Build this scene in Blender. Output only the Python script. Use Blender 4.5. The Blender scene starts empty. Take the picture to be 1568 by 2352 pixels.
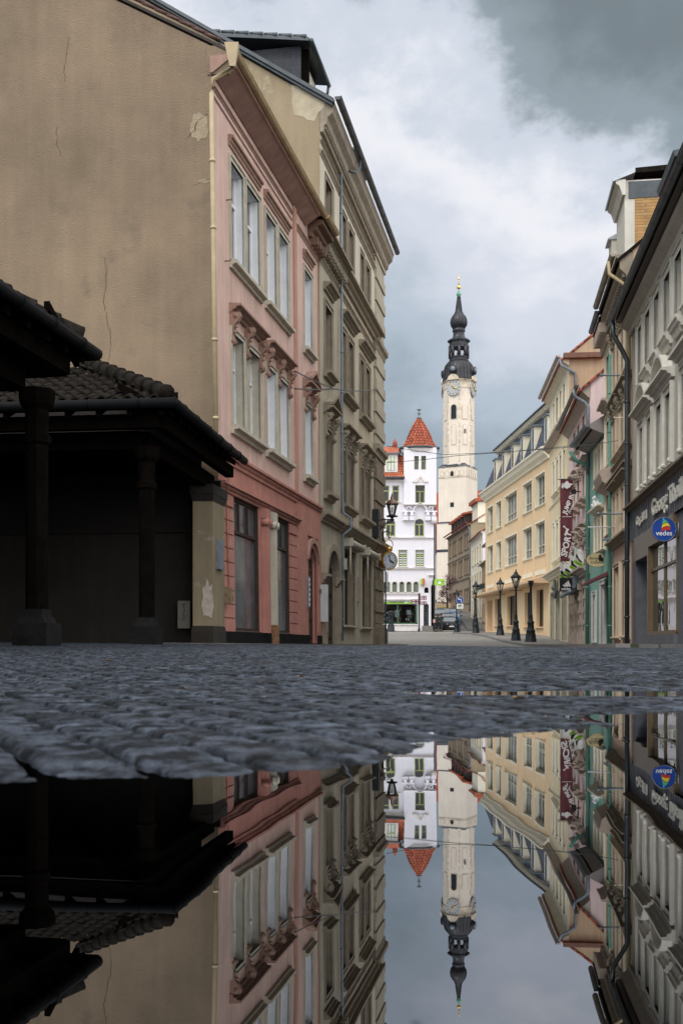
import bpy, bmesh, math, random
import numpy as np
from mathutils import Vector, Matrix
random.seed(7)
R = math.radians
scene = bpy.context.scene
col = scene.collection

# ---------------------------------------------------------------- camera
FPX, HX, HY, HC = 2470.0, 784.0, 1484.0, 0.16     # focal length, principal column, horizon row (survey pixels), eye height
cam_d = bpy.data.cameras.new("camera"); cam = bpy.data.objects.new("camera", cam_d); col.objects.link(cam)
scene.camera = cam
cam.location = (0, 0, HC); cam.rotation_euler = (R(90), 0, 0)
cam_d.sensor_fit = 'VERTICAL'; cam_d.sensor_height = 36; cam_d.sensor_width = 24
cam_d.lens = 36 * FPX / 2352
cam_d.shift_y = (HY - 1176) / 2352
cam_d.clip_start = 0.05; cam_d.clip_end = 2000
cam_d.dof.use_dof = True; cam_d.dof.focus_distance = 38; cam_d.dof.aperture_fstop = 9.5
scene.render.resolution_x = 682; scene.render.resolution_y = 1024
scene.view_settings.view_transform = 'Standard'; scene.view_settings.look = 'None'
scene.view_settings.gamma = 1; scene.view_settings.exposure = 0.0

# ---------------------------------------------------------------- sky and sun
SUN_EL, SUN_AZ = R(50), R(222)
world = bpy.data.worlds.new("World"); scene.world = world; world.use_nodes = True
wn = world.node_tree; wn.nodes.clear()
def wnode(t, **k):
    n = wn.nodes.new(t)
    for a, b in k.items(): setattr(n, a, b)
    return n
def wl(a, b): wn.links.new(a, b)
wo = wnode('ShaderNodeOutputWorld')
sky = wnode('ShaderNodeTexSky', sky_type='NISHITA'); sky.sun_disc = False
sky.sun_elevation = SUN_EL; sky.sun_rotation = SUN_AZ
bg_sky = wnode('ShaderNodeBackground'); bg_sky.inputs['Strength'].default_value = 0.1
wl(sky.outputs[0], bg_sky.inputs['Color'])
tc = wnode('ShaderNodeTexCoord')
dot = wnode('ShaderNodeVectorMath', operation='DOT_PRODUCT'); dot.inputs[1].default_value = (0.49, -0.538, 0.872)
wl(tc.outputs['Generated'], dot.inputs[0])
mp = wnode('ShaderNodeMapping'); mp.inputs['Scale'].default_value = (1.0, 0.8, 1.5); mp.inputs['Location'].default_value = (3.1, 0.4, 1.7)
wl(tc.outputs['Generated'], mp.inputs[0])
n1 = wnode('ShaderNodeTexNoise'); n1.inputs['Scale'].default_value = 2.6; n1.inputs['Detail'].default_value = 7; n1.inputs['Roughness'].default_value = 0.5
n1.inputs['Distortion'].default_value = 0.5
wl(mp.outputs[0], n1.inputs['Vector'])
n2 = wnode('ShaderNodeTexNoise'); n2.inputs['Scale'].default_value = 7; n2.inputs['Detail'].default_value = 8; n2.inputs['Roughness'].default_value = 0.6
wl(mp.outputs[0], n2.inputs['Vector'])
m1 = wnode('ShaderNodeMath', operation='MULTIPLY_ADD'); m1.inputs[1].default_value = 0.24; wl(n1.outputs['Fac'], m1.inputs[0]); wl(dot.outputs['Value'], m1.inputs[2])
m2 = wnode('ShaderNodeMath', operation='MULTIPLY_ADD'); m2.inputs[1].default_value = 0.25; wl(n2.outputs['Fac'], m2.inputs[0]); wl(m1.outputs[0], m2.inputs[2])
mr = wnode('ShaderNodeMapRange'); mr.inputs['From Min'].default_value = -0.6 + 0.25; mr.inputs['From Max'].default_value = 1.0 + 0.25
wl(m2.outputs[0], mr.inputs['Value'])
ramp = wnode('ShaderNodeValToRGB'); cr = ramp.color_ramp; cr.interpolation = 'EASE'
def lin(c): return tuple(((v / 255) / 12.92 if v / 255 < 0.04045 else ((v / 255 + 0.055) / 1.055) ** 2.4) for v in c) + (1,)
def pos(q): return (q + 0.6) / 1.6
SKYST = [(-0.42, (146, 160, 170)), (-0.33, (158, 173, 184)), (-0.25, (184, 196, 209)), (-0.16, (216, 222, 234)), (-0.085, (243, 244, 250)),
         (-0.03, (212, 220, 232)), (0.015, (150, 163, 171)), (0.09, (124, 135, 141)), (0.2, (140, 153, 162)), (0.34, (215, 222, 230))]
cr.elements[0].position = pos(SKYST[0][0]); cr.elements[0].color = lin(SKYST[0][1])
cr.elements[1].position = 0.72; cr.elements[1].color = (1.0, 1.0, 1.02, 1)
for q, c in SKYST[1:]:
    e = cr.elements.new(pos(q)); e.color = lin(c)
wl(mr.outputs[0], ramp.inputs[0])
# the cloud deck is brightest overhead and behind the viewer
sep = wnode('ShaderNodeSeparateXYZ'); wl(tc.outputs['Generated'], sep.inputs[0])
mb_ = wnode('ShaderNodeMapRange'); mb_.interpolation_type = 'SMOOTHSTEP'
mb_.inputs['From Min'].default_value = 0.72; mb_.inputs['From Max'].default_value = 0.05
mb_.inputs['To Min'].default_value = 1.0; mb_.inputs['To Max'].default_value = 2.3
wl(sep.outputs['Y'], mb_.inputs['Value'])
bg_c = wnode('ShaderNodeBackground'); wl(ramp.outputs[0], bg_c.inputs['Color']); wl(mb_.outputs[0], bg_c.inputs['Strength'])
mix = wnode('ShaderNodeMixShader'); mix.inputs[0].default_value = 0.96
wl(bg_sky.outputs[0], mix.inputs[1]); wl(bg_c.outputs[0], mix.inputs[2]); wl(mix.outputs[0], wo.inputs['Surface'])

sun_d = bpy.data.lights.new("sun", 'SUN'); sun = bpy.data.objects.new("sun", sun_d); col.objects.link(sun)
sun_d.energy = 1.35; sun_d.angle = R(20); sun_d.color = (1, 0.96, 0.9)
sd = Vector((math.sin(SUN_AZ) * math.cos(SUN_EL), math.cos(SUN_AZ) * math.cos(SUN_EL), math.sin(SUN_EL)))
sun.rotation_euler = sd.to_track_quat('Z', 'Y').to_euler()

# ---------------------------------------------------------------- helpers
def at(x, y, Z): return Vector(((x - HX) * Z / FPX, Z, HC + (HY - y) * Z / FPX))
def tag(o, label=None, cat=None, group=None, kind=None):
    if label: o['label'] = label
    if cat: o['category'] = cat
    if group: o['group'] = group
    if kind: o['kind'] = kind
    return o
def thing(name, label, cat, loc=(0, 0, 0), rz=0.0, group=None):
    o = bpy.data.objects.new(name, None); col.objects.link(o); o.empty_display_size = 0.3
    o.location = loc; o.rotation_euler = (0, 0, rz)
    return tag(o, label, cat, group)
def copy_tree(o, parent=None):
    c = o.copy(); col.objects.link(c); c.parent = parent
    for ch in o.children: copy_tree(ch, c)
    return c
def root_of(o):
    while o.parent: o = o.parent
    return o

class MB:
    """collects polygons in world (or thing) coordinates and links them as one mesh"""
    def __init__(s): s.v = []; s.f = []; s.m = []; s.cur = 0; s.sm = []; s.smooth = False
    def face(s, pts):
        i = len(s.v); s.v += [tuple(p) for p in pts]; s.f.append(tuple(range(i, i + len(pts)))); s.m.append(s.cur); s.sm.append(s.smooth)
    def mesh(s, verts, faces):
        i = len(s.v); s.v += [tuple(p) for p in verts]
        for f in faces: s.f.append(tuple(i + k for k in f)); s.m.append(s.cur); s.sm.append(s.smooth)
    def box8(s, p):   # p[0:4] bottom ring, p[4:8] top ring
        s.mesh(p, [(3, 2, 1, 0), (4, 5, 6, 7), (0, 1, 5, 4), (1, 2, 6, 5), (2, 3, 7, 6), (3, 0, 4, 7)])
    def box(s, x0, x1, y0, y1, z0, z1):
        s.box8([(x0, y0, z0), (x1, y0, z0), (x1, y1, z0), (x0, y1, z0), (x0, y0, z1), (x1, y0, z1), (x1, y1, z1), (x0, y1, z1)])
    def prism(s, ring0, ring1, caps=True):
        n = len(ring0)
        fs = [(i, (i + 1) % n, n + (i + 1) % n, n + i) for i in range(n)]
        if caps: fs += [tuple(range(n - 1, -1, -1)), tuple(range(n, 2 * n))]
        s.mesh(list(ring0) + list(ring1), fs)
    def fbox(s, F, a0, a1, h0, h1, o0, o1):
        s.box8([F.p(a0, h0, o0), F.p(a1, h0, o0), F.p(a1, h0, o1), F.p(a0, h0, o1), F.p(a0, h1, o0), F.p(a1, h1, o0), F.p(a1, h1, o1), F.p(a0, h1, o1)])
    def fprof(s, F, a0, a1, pts):
        s.prism([F.p(a0, h, o) for o, h in pts], [F.p(a1, h, o) for o, h in pts])
    def fpoly(s, F, pts, o0, o1):
        s.prism([F.p(a, h, o0) for a, h in pts], [F.p(a, h, o1) for a, h in pts])
    def lathe(s, prof, n=12, c=(0, 0, 0), rot=0.0, smooth=True, sx=1, sy=1):
        sm = s.smooth; s.smooth = smooth
        vs = []; fs = []
        for r, z in prof:
            for k in range(n):
                t = rot + 2 * math.pi * k / n
                vs.append((c[0] + r * sx * math.cos(t), c[1] + r * sy * math.sin(t), c[2] + z))
        m = len(prof)
        for j in range(m - 1):
            for k in range(n):
                fs.append((j * n + k, j * n + (k + 1) % n, (j + 1) * n + (k + 1) % n, (j + 1) * n + k))
        fs.append(tuple(range(n - 1, -1, -1))); fs.append(tuple((m - 1) * n + k for k in range(n)))
        s.mesh(vs, fs); s.smooth = sm
    def tube(s, path, r, n=8, smooth=True):
        path = [Vector(p) for p in path]; sm = s.smooth; s.smooth = smooth
        rr = r if isinstance(r, (list, tuple)) else [r] * len(path)
        vs = []; fs = []
        for i, p in enumerate(path):
            if i == 0: d = path[1] - p
            elif i == len(path) - 1: d = p - path[i - 1]
            else: d = (path[i + 1] - p).normalized() + (p - path[i - 1]).normalized()
            d.normalize()
            a = Vector((0, 0, 1)) if abs(d.z) < 0.9 else Vector((1, 0, 0))
            u = d.cross(a).normalized(); w = d.cross(u)
            for k in range(n):
                t = 2 * math.pi * k / n
                vs.append(p + (u * math.cos(t) + w * math.sin(t)) * rr[i])
        for j in range(len(path) - 1):
            for k in range(n):
                fs.append((j * n + k, j * n + (k + 1) % n, (j + 1) * n + (k + 1) % n, (j + 1) * n + k))
        fs.append(tuple(range(n - 1, -1, -1))); fs.append(tuple((len(path) - 1) * n + k for k in range(n)))
        s.mesh(vs, fs); s.smooth = sm
    def ball(s, c, r, n=12, m=8, sz=1.0):
        s.lathe([(max(1e-4, r * math.sin(math.pi * j / m)), -r * sz * math.cos(math.pi * j / m)) for j in range(m + 1)], n, c)
    def build(s, name, mats, parent=None, recalc=True, weld=False):
        if not s.f: return None
        off = Vector((0, 0, 0))
        if parent is not None:
            r = root_of(parent)
            if not r.get('_local'): off = Vector(r.location)
        me = bpy.data.meshes.new(name)
        me.from_pydata([(p[0] - off.x, p[1] - off.y, p[2] - off.z) for p in s.v], [], s.f)
        if not isinstance(mats, (list, tuple)): mats = [mats]
        for m in mats: me.materials.append(m)
        for i, pl in enumerate(me.polygons): pl.material_index = s.m[i]; pl.use_smooth = s.sm[i]
        if recalc:
            bm = bmesh.new(); bm.from_mesh(me)
            if weld: bmesh.ops.remove_doubles(bm, verts=bm.verts, dist=1e-4)
            bmesh.ops.recalc_face_normals(bm, faces=bm.faces); bm.to_mesh(me); bm.free()
        o = bpy.data.objects.new(name, me); col.objects.link(o)
        if parent is not None: o.parent = parent
        return o

class Frame:
    """orientation for a flat sign: origin, right, up, normal towards the reader"""
    def __init__(s, o, right, up=(0, 0, 1)):
        s.o = Vector(o); s.r = Vector(right).normalized(); s.u = Vector(up).normalized(); s.n = s.r.cross(s.u)
    def p(s, a, h, o=0): return s.o + s.r * a + s.u * h + s.n * o

def text(mb, fr, string, size, a=0.0, h=0.0, o=0.0, depth=0.01, align='LEFT', shear=0.0, rot=0.0, xs=1.0, bold=0.0):
    cu = bpy.data.curves.new("t", 'FONT'); cu.body = string; cu.size = size; cu.align_x = align
    cu.extrude = depth / 2; cu.shear = shear; cu.offset = bold; cu.resolution_u = 3
    ob = bpy.data.objects.new("t", cu); col.objects.link(ob)
    dg = bpy.context.evaluated_depsgraph_get(); me = ob.evaluated_get(dg).to_mesh()
    c, s_ = math.cos(rot), math.sin(rot)
    vs = []
    for v in me.vertices:
        x, y = v.co.x * xs, v.co.y
        vs.append(fr.p(a + x * c - y * s_, h + x * s_ + y * c, o + v.co.z + depth / 2))
    mb.mesh(vs, [tuple(p.vertices) for p in me.polygons])
    ob.evaluated_get(dg).to_mesh_clear(); bpy.data.objects.remove(ob); bpy.data.curves.remove(cu)

# ---------------------------------------------------------------- materials
def newmat(name):
    m = bpy.data.materials.new(name); m.use_nodes = True
    return m, m.node_tree, m.node_tree.nodes['Principled BSDF']
def mat(name, c, rough=0.8, var=0.15, scale=1.5, bump=0.0, bscale=60, streak=0.0, metal=0.0, spec=0.5, dirt=None, dirtamt=0.0, coat=0.0, emit=None):
    m, nt, b = newmat(name); N = nt.nodes; L = nt.links
    b.inputs['Roughness'].default_value = rough; b.inputs['Metallic'].default_value = metal
    b.inputs['Specular IOR Level'].default_value = spec; b.inputs['Coat Weight'].default_value = coat
    b.inputs['Base Color'].default_value = (*c, 1)
    if emit: b.inputs['Emission Color'].default_value = (*emit[0], 1); b.inputs['Emission Strength'].default_value = emit[1]
    t = N.new('ShaderNodeTexCoord')
    if var > 0 or dirt:
        n = N.new('ShaderNodeTexNoise'); n.inputs['Scale'].default_value = scale; n.inputs['Detail'].default_value = 6; n.inputs['Roughness'].default_value = 0.62
        L.new(t.outputs['Object'], n.inputs['Vector'])
        mrn = N.new('ShaderNodeMapRange'); mrn.inputs['From Min'].default_value = 0.3; mrn.inputs['From Max'].default_value = 0.7
        mrn.inputs['To Min'].default_value = 1 - var; mrn.inputs['To Max'].default_value = 1 + var
        L.new(n.outputs['Fac'], mrn.inputs['Value'])
        vm = N.new('ShaderNodeVectorMath'); vm.operation = 'SCALE'; vm.inputs[0].default_value = c
        L.new(mrn.outputs[0], vm.inputs['Scale']); last = vm.outputs[0]
        if streak > 0:
            mpn = N.new('ShaderNodeMapping'); mpn.inputs['Scale'].default_value = (3.0, 3.0, 0.22); L.new(t.outputs['Object'], mpn.inputs[0])
            ns = N.new('ShaderNodeTexNoise'); ns.inputs['Scale'].default_value = 1.6; ns.inputs['Detail'].default_value = 5
            L.new(mpn.outputs[0], ns.inputs['Vector'])
            m2_ = N.new('ShaderNodeMapRange'); m2_.inputs['From Min'].default_value = 0.35; m2_.inputs['From Max'].default_value = 0.68
            m2_.inputs['To Min'].default_value = 1 - streak; m2_.inputs['To Max'].default_value = 1 + streak * 0.5
            L.new(ns.outputs['Fac'], m2_.inputs['Value'])
            v2 = N.new('ShaderNodeVectorMath'); v2.operation = 'SCALE'; L.new(last, v2.inputs[0]); L.new(m2_.outputs[0], v2.inputs['Scale']); last = v2.outputs[0]
        if dirt:
            nd = N.new('ShaderNodeTexNoise'); nd.inputs['Scale'].default_value = scale * 2.3; nd.inputs['Detail'].default_value = 8; nd.inputs['Roughness'].default_value = 0.7
            L.new(t.outputs['Object'], nd.inputs['Vector'])
            m3 = N.new('ShaderNodeMapRange'); m3.inputs['From Min'].default_value = 0.62 - dirtamt * 0.25; m3.inputs['From Max'].default_value = 0.72
            L.new(nd.outputs['Fac'], m3.inputs['Value'])
            mx = N.new('ShaderNodeMix'); mx.data_type = 'RGBA'; L.new(m3.outputs[0], mx.inputs[0]); L.new(last, mx.inputs[6]); mx.inputs[7].default_value = (*dirt, 1)
            last = mx.outputs[2]
        L.new(last, b.inputs['Base Color'])
    if bump > 0:
        nb = N.new('ShaderNodeTexNoise'); nb.inputs['Scale'].default_value = bscale; nb.inputs['Detail'].default_value = 3
        L.new(t.outputs['Object'], nb.inputs['Vector'])
        bp = N.new('ShaderNodeBump'); bp.inputs['Strength'].default_value = bump; bp.inputs['Distance'].default_value = 0.02
        L.new(nb.outputs['Fac'], bp.inputs['Height']); L.new(bp.outputs[0], b.inputs['Normal'])
    return m
def brickmat(name, c1, c2, cm, w, h, mortar=0.02, rough=0.8, bump=0.6, swap=False, offset=0.5, rot=0.0, spec=0.3, var=0.25):
    """rows stacked along z; columns along the horizontal direction at angle rot"""
    m, nt, b = newmat(name); N = nt.nodes; L = nt.links
    t = N.new('ShaderNodeTexCoord'); mpn = N.new('ShaderNodeMapping'); mpn.inputs['Rotation'].default_value = (0, 0, rot)
    L.new(t.outputs['Object'], mpn.inputs[0])
    sp = N.new('ShaderNodeSeparateXYZ'); cb = N.new('ShaderNodeCombineXYZ'); L.new(mpn.outputs[0], sp.inputs[0])
    if swap: L.new(sp.outputs['X'], cb.inputs[0]); L.new(sp.outputs['Y'], cb.inputs[1])
    else: L.new(sp.outputs['X'], cb.inputs[0]); L.new(sp.outputs['Z'], cb.inputs[1])
    br = N.new('ShaderNodeTexBrick'); br.offset = offset; br.inputs['Scale'].default_value = 1
    br.inputs['Brick Width'].default_value = w; br.inputs['Row Height'].default_value = h; br.inputs['Mortar Size'].default_value = mortar
    br.inputs['Color1'].default_value = (*c1, 1); br.inputs['Color2'].default_value = (*c2, 1); br.inputs['Mortar'].default_value = (*cm, 1)
    br.inputs['Mortar Smooth'].default_value = 0.3
    L.new(cb.outputs[0], br.inputs['Vector'])
    n = N.new('ShaderNodeTexNoise'); n.inputs['Scale'].default_value = 1.7; n.inputs['Detail'].default_value = 5; L.new(t.outputs['Object'], n.inputs['Vector'])
    mrn = N.new('ShaderNodeMapRange'); mrn.inputs['From Min'].default_value = 0.3; mrn.inputs['From Max'].default_value = 0.7
    mrn.inputs['To Min'].default_value = 1 - var; mrn.inputs['To Max'].default_value = 1 + var; L.new(n.outputs['Fac'], mrn.inputs['Value'])
    vm = N.new('ShaderNodeVectorMath'); vm.operation = 'SCALE'; L.new(br.outputs['Color'], vm.inputs[0]); L.new(mrn.outputs[0], vm.inputs['Scale'])
    L.new(vm.outputs[0], b.inputs['Base Color'])
    bp = N.new('ShaderNodeBump'); bp.inputs['Strength'].default_value = bump; bp.inputs['Distance'].default_value = 0.03; bp.invert = True
    L.new(br.outputs['Fac'], bp.inputs['Height']); L.new(bp.outputs[0], b.inputs['Normal'])
    b.inputs['Roughness'].default_value = rough; b.inputs['Specular IOR Level'].default_value = spec
    return m
def glassmat(name, c=(0.012, 0.014, 0.016), rough=0.06, var=0.5):
    m = mat(name, c, rough=rough, var=var, scale=0.8, spec=0.45)
    N = m.node_tree.nodes; L = m.node_tree.links
    t = N.new('ShaderNodeTexCoord'); nb = N.new('ShaderNodeTexNoise'); nb.inputs['Scale'].default_value = 1.3; L.new(t.outputs['Object'], nb.inputs['Vector'])
    bp = N.new('ShaderNodeBump'); bp.inputs['Strength'].default_value = 0.12; bp.inputs['Distance'].default_value = 0.05
    L.new(nb.outputs['Fac'], bp.inputs['Height']); L.new(bp.outputs[0], N['Principled BSDF'].inputs['Normal'])
    return m
def clearglass(name, tint=(0.9, 0.95, 0.95), ior=1.5):
    m, nt, b = newmat(name); N = nt.nodes; L = nt.links; N.remove(b)
    out = [n for n in N if n.type == 'OUTPUT_MATERIAL'][0]
    tr = N.new('ShaderNodeBsdfTransparent'); tr.inputs[0].default_value = (*tint, 1)
    gl = N.new('ShaderNodeBsdfGlossy'); gl.inputs['Roughness'].default_value = 0.03
    lw = N.new('ShaderNodeLayerWeight'); lw.inputs[0].default_value = 0.25
    ma = N.new('ShaderNodeMath'); ma.operation = 'MULTIPLY_ADD'; ma.inputs[1].default_value = 0.9; ma.inputs[2].default_value = 0.06
    L.new(lw.outputs['Fresnel'], ma.inputs[0])
    mx = N.new('ShaderNodeMixShader'); L.new(ma.outputs[0], mx.inputs[0]); L.new(tr.outputs[0], mx.inputs[1]); L.new(gl.outputs[0], mx.inputs[2])
    L.new(mx.outputs[0], out.inputs['Surface'])
    return m

M = {}
M['pink'] = mat('pink_render', (0.60, 0.415, 0.345), 0.9, 0.12, 0.9, 0.35, 45, streak=0.14, dirt=(0.60, 0.42, 0.30), dirtamt=0.05)
M['pinkdark'] = mat('salmon_render', (0.40, 0.18, 0.14), 0.85, 0.14, 1.6, 0.3, 45, streak=0.12, dirt=(0.58, 0.33, 0.2), dirtamt=0.1)
M['terra'] = mat('terracotta_trim', (0.30, 0.185, 0.14), 0.85, 0.2, 5, 0.3, 60)
M['palestone'] = mat('pale_stone_trim', (0.46, 0.43, 0.34), 0.85, 0.15, 3, 0.3, 60, streak=0.1)
M['whitepaint'] = mat('white_painted_reveal', (0.74, 0.75, 0.76), 0.6, 0.06, 3)
M['rough'] = mat('tan_roughcast', (0.222, 0.163, 0.106), 0.95, 0.24, 0.4, 0.9, 38, streak=0.07, dirt=(0.17, 0.125, 0.085), dirtamt=0.25)
M['rough2'] = mat('yellow_tan_roughcast', (0.31, 0.245, 0.155), 0.95, 0.12, 0.5, 0.8, 38, streak=0.08, dirt=(0.5, 0.43, 0.31), dirtamt=0.15)
M['grey'] = mat('grey_beige_render', (0.38, 0.345, 0.26), 0.9, 0.1, 1.0, 0.3, 45, streak=0.14)
M['greylight'] = mat('light_beige_render', (0.52, 0.475, 0.37), 0.9, 0.1, 1.0, 0.3, 45, streak=0.12)
M['greytrim'] = mat('taupe_stone_trim', (0.26, 0.22, 0.16), 0.85, 0.18, 3, 0.3, 50, streak=0.1)
M['quoin'] = mat('rusticated_sandstone', (0.2, 0.165, 0.118), 0.92, 0.25, 3.5, 0.9, 18, streak=0.15, dirt=(0.1, 0.08, 0.06), dirtamt=0.25)
M['darkwood'] = mat('dark_brown_wood', (0.032, 0.018, 0.012), 0.55, 0.3, 6, 0.2, 40)
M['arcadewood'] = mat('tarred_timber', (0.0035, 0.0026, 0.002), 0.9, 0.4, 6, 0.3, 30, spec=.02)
M['black'] = mat('black_paint', (0.012, 0.013, 0.015), 0.45, 0.3, 8, 0.1, 40)
M['iron'] = mat('dark_cast_iron', (0.014, 0.019, 0.023), 0.5, 0.3, 8, 0.15, 50, spec=.3)
M['arciron'] = mat('black_gutter_iron', (0.005, 0.0055, 0.006), 0.6, 0.3, 8, 0.15, 50, spec=.08)
M['plinth'] = mat('black_plinth', (0.009, 0.009, 0.0095), 0.85, 0.4, 5, 0.5, 30, spec=.08)
M['gutterpaint'] = mat('ochre_painted_gutter', (0.36, 0.26, 0.135), 0.5, 0.2, 4, 0.1, 30, dirt=(0.12, 0.08, 0.05), dirtamt=0.15)
M['pipecream'] = mat('cream_downpipe', (0.42, 0.33, 0.19), 0.5, 0.12, 5)
M['zinc'] = mat('weathered_zinc', (0.17, 0.2, 0.23), 0.5, 0.2, 4, metal=0.3)
M['zincdark'] = mat('dark_zinc', (0.055, 0.065, 0.072), 0.42, 0.25, 4, metal=0.4)
M['aludull'] = mat('bright_metal_cap', (0.4, 0.43, 0.46), 0.45, 0.15, 4, metal=0.5)
M['glass'] = glassmat('window_glass')
M['glassblue'] = glassmat('pale_reflecting_glass', (0.09, 0.11, 0.12), 0.12)
M['slate'] = brickmat('slate', (0.035, 0.042, 0.055), (0.05, 0.06, 0.075), (0.015, 0.017, 0.02), 0.45, 0.3, 0.02, 0.55, 0.8)
M['slatecladding'] = brickmat('slate_cladding', (0.022, 0.024, 0.03), (0.03, 0.033, 0.04), (0.06, 0.065, 0.07), 0.4, 0.3, 0.012, 0.6, 0.6)
M['redtile'] = brickmat('red_clay_tiles', (0.42, 0.105, 0.045), (0.5, 0.15, 0.07), (0.14, 0.04, 0.025), 0.3, 0.3, 0.035, 0.75, 1.0)
M['redtiledark'] = brickmat('old_red_tiles', (0.3, 0.07, 0.045), (0.36, 0.1, 0.06), (0.12, 0.03, 0.02), 0.4, 0.35, 0.04, 0.8, 0.9)
M['darktile'] = mat('mossy_dark_clay_tile', (0.012, 0.0095, 0.0075), 0.9, 0.6, 7, 0.5, 30, spec=.08, dirt=(0.028, 0.028, 0.018), dirtamt=0.3)
M['browntile'] = mat('brown_clay_tile', (0.032, 0.022, 0.018), 0.8, 0.4, 7, 0.3, 30)
M['white'] = mat('white_render', (0.70, 0.68, 0.72), 0.85, 0.03, 1, 0.1, 30, streak=0.03)
M['whitetrim'] = mat('offwhite_trim', (0.66, 0.62, 0.6), 0.8, 0.08, 2, 0.1, 30)
M['green'] = mat('olive_window_paint', (0.33, 0.37, 0.12), 0.5, 0.08, 4)
M['greendark'] = mat('dark_green_paint', (0.05, 0.13, 0.07), 0.45, 0.2, 4)
M['tower'] = mat('cream_tower_render', (0.70, 0.615, 0.51), 0.9, 0.07, 0.35, 0.15, 12, streak=0.06)
M['towertrim'] = mat('tan_tower_stone', (0.55, 0.465, 0.355), 0.9, 0.3, 1.2, 0.2, 12)
M['copper'] = mat('black_patinated_copper', (0.028, 0.028, 0.032), 0.4, 0.4, 0.7, 0.2, 4, metal=0.35)
M['verdigris'] = mat('green_verdigris_copper', (0.12, 0.3, 0.2), 0.55, 0.3, 2)
M['gold'] = mat('gilding', (0.78, 0.5, 0.12), 0.3, 0.15, 6, metal=0.85)
M['yellow'] = mat('apricot_render', (0.72, 0.52, 0.31), 0.9, 0.05, 0.6, 0.2, 30, streak=0.05)
M['creamtrim'] = mat('cream_trim', (0.74, 0.68, 0.53), 0.8, 0.06, 1.5)
M['pale'] = mat('pale_cream_render', (0.74, 0.66, 0.51), 0.9, 0.08, 0.9, 0.2, 30, streak=0.1)
M['palebuff'] = mat('pale_yellow_render', (0.74, 0.6, 0.38), 0.9, 0.08, 0.9, 0.2, 30, streak=0.08)
M['tan'] = mat('tan_gable_render', (0.42, 0.31, 0.2), 0.92, 0.12, 0.7, 0.4, 30, streak=0.12)
M['rose'] = mat('pale_rose_render', (0.74, 0.56, 0.54), 0.9, 0.06, 0.8, 0.2, 30, streak=0.08)
M['taupe'] = mat('taupe_moulding', (0.44, 0.36, 0.3), 0.85, 0.15, 3, 0.2, 40)
M['teal'] = mat('teal_render', (0.21, 0.40, 0.335), 0.85, 0.08, 1, 0.2, 30, streak=0.08)
M['tealdark'] = mat('deep_teal_render', (0.11, 0.27, 0.22), 0.85, 0.1, 1, 0.2, 30)
M['beige'] = mat('warm_beige_render', (0.6, 0.5, 0.37), 0.9, 0.1, 1, 0.3, 40, streak=0.14)
M['beigepink'] = mat('beige_pink_render', (0.56, 0.41, 0.32), 0.9, 0.1, 1, 0.3, 40, streak=0.1)
M['georg'] = mat('stone_grey_render', (0.42, 0.395, 0.335), 0.9, 0.08, 1, 0.3, 45, streak=0.12)
M['georgtrim'] = mat('ivory_trim', (0.58, 0.555, 0.48), 0.85, 0.1, 3, 0.2, 45, streak=0.08)
M['fascia'] = mat('grey_fascia_boarding', (0.12, 0.117, 0.13), 0.6, 0.2, 2, streak=0.35)
M['bronze'] = mat('brown_anodised_frame', (0.15, 0.10, 0.055), 0.4, 0.12, 4, metal=0.3)
M['bluestone'] = mat('blue_grey_stone', (0.1, 0.105, 0.12), 0.7, 0.2, 3, 0.4, 30)
M['letter'] = mat('cast_letter_ivory', (0.55, 0.53, 0.46), 0.5, 0.08, 5)
M['brown'] = mat('brown_sandstone_render', (0.27, 0.2, 0.135), 0.92, 0.1, 0.5, 0.2, 20, streak=0.1)
M['lime'] = mat('lime_green_sign', (0.28, 0.55, 0.04), 0.4, 0.15, 1.0)
M['maroon'] = mat('maroon_cloth', (0.135, 0.035, 0.045), 0.8, 0.15, 4, 0.2, 60)
M['signwhite'] = mat('white_print', (0.8, 0.8, 0.78), 0.5, 0.04, 4)
M['signblue'] = mat('blue_sign_enamel', (0.012, 0.06, 0.32), 0.35, 0.1, 3)
M['signblack'] = mat('black_cloth', (0.01, 0.01, 0.012), 0.75, 0.2, 5)
M['curtain'] = mat('white_blind', (0.62, 0.66, 0.66), 0.7, 0.1, 5)
M['rust'] = mat('rusty_flaking_paint', (0.2, 0.09, 0.04), 0.85, 0.5, 12, 0.6, 40, dirt=(0.38, 0.33, 0.25), dirtamt=0.4)
M['patch'] = mat('bare_old_plaster', (0.31, 0.25, 0.165), 0.95, 0.2, 7, 1.0, 30)
M['crack'] = mat('crack_shadow_line', (0.1, 0.075, 0.05), 1.0, 0.2, 7)
M['lampglass'] = clearglass('lamp_glass', (0.85, 0.87, 0.85))
M['shopglass'] = clearglass('shop_glass', (0.75, 0.8, 0.8))

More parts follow.
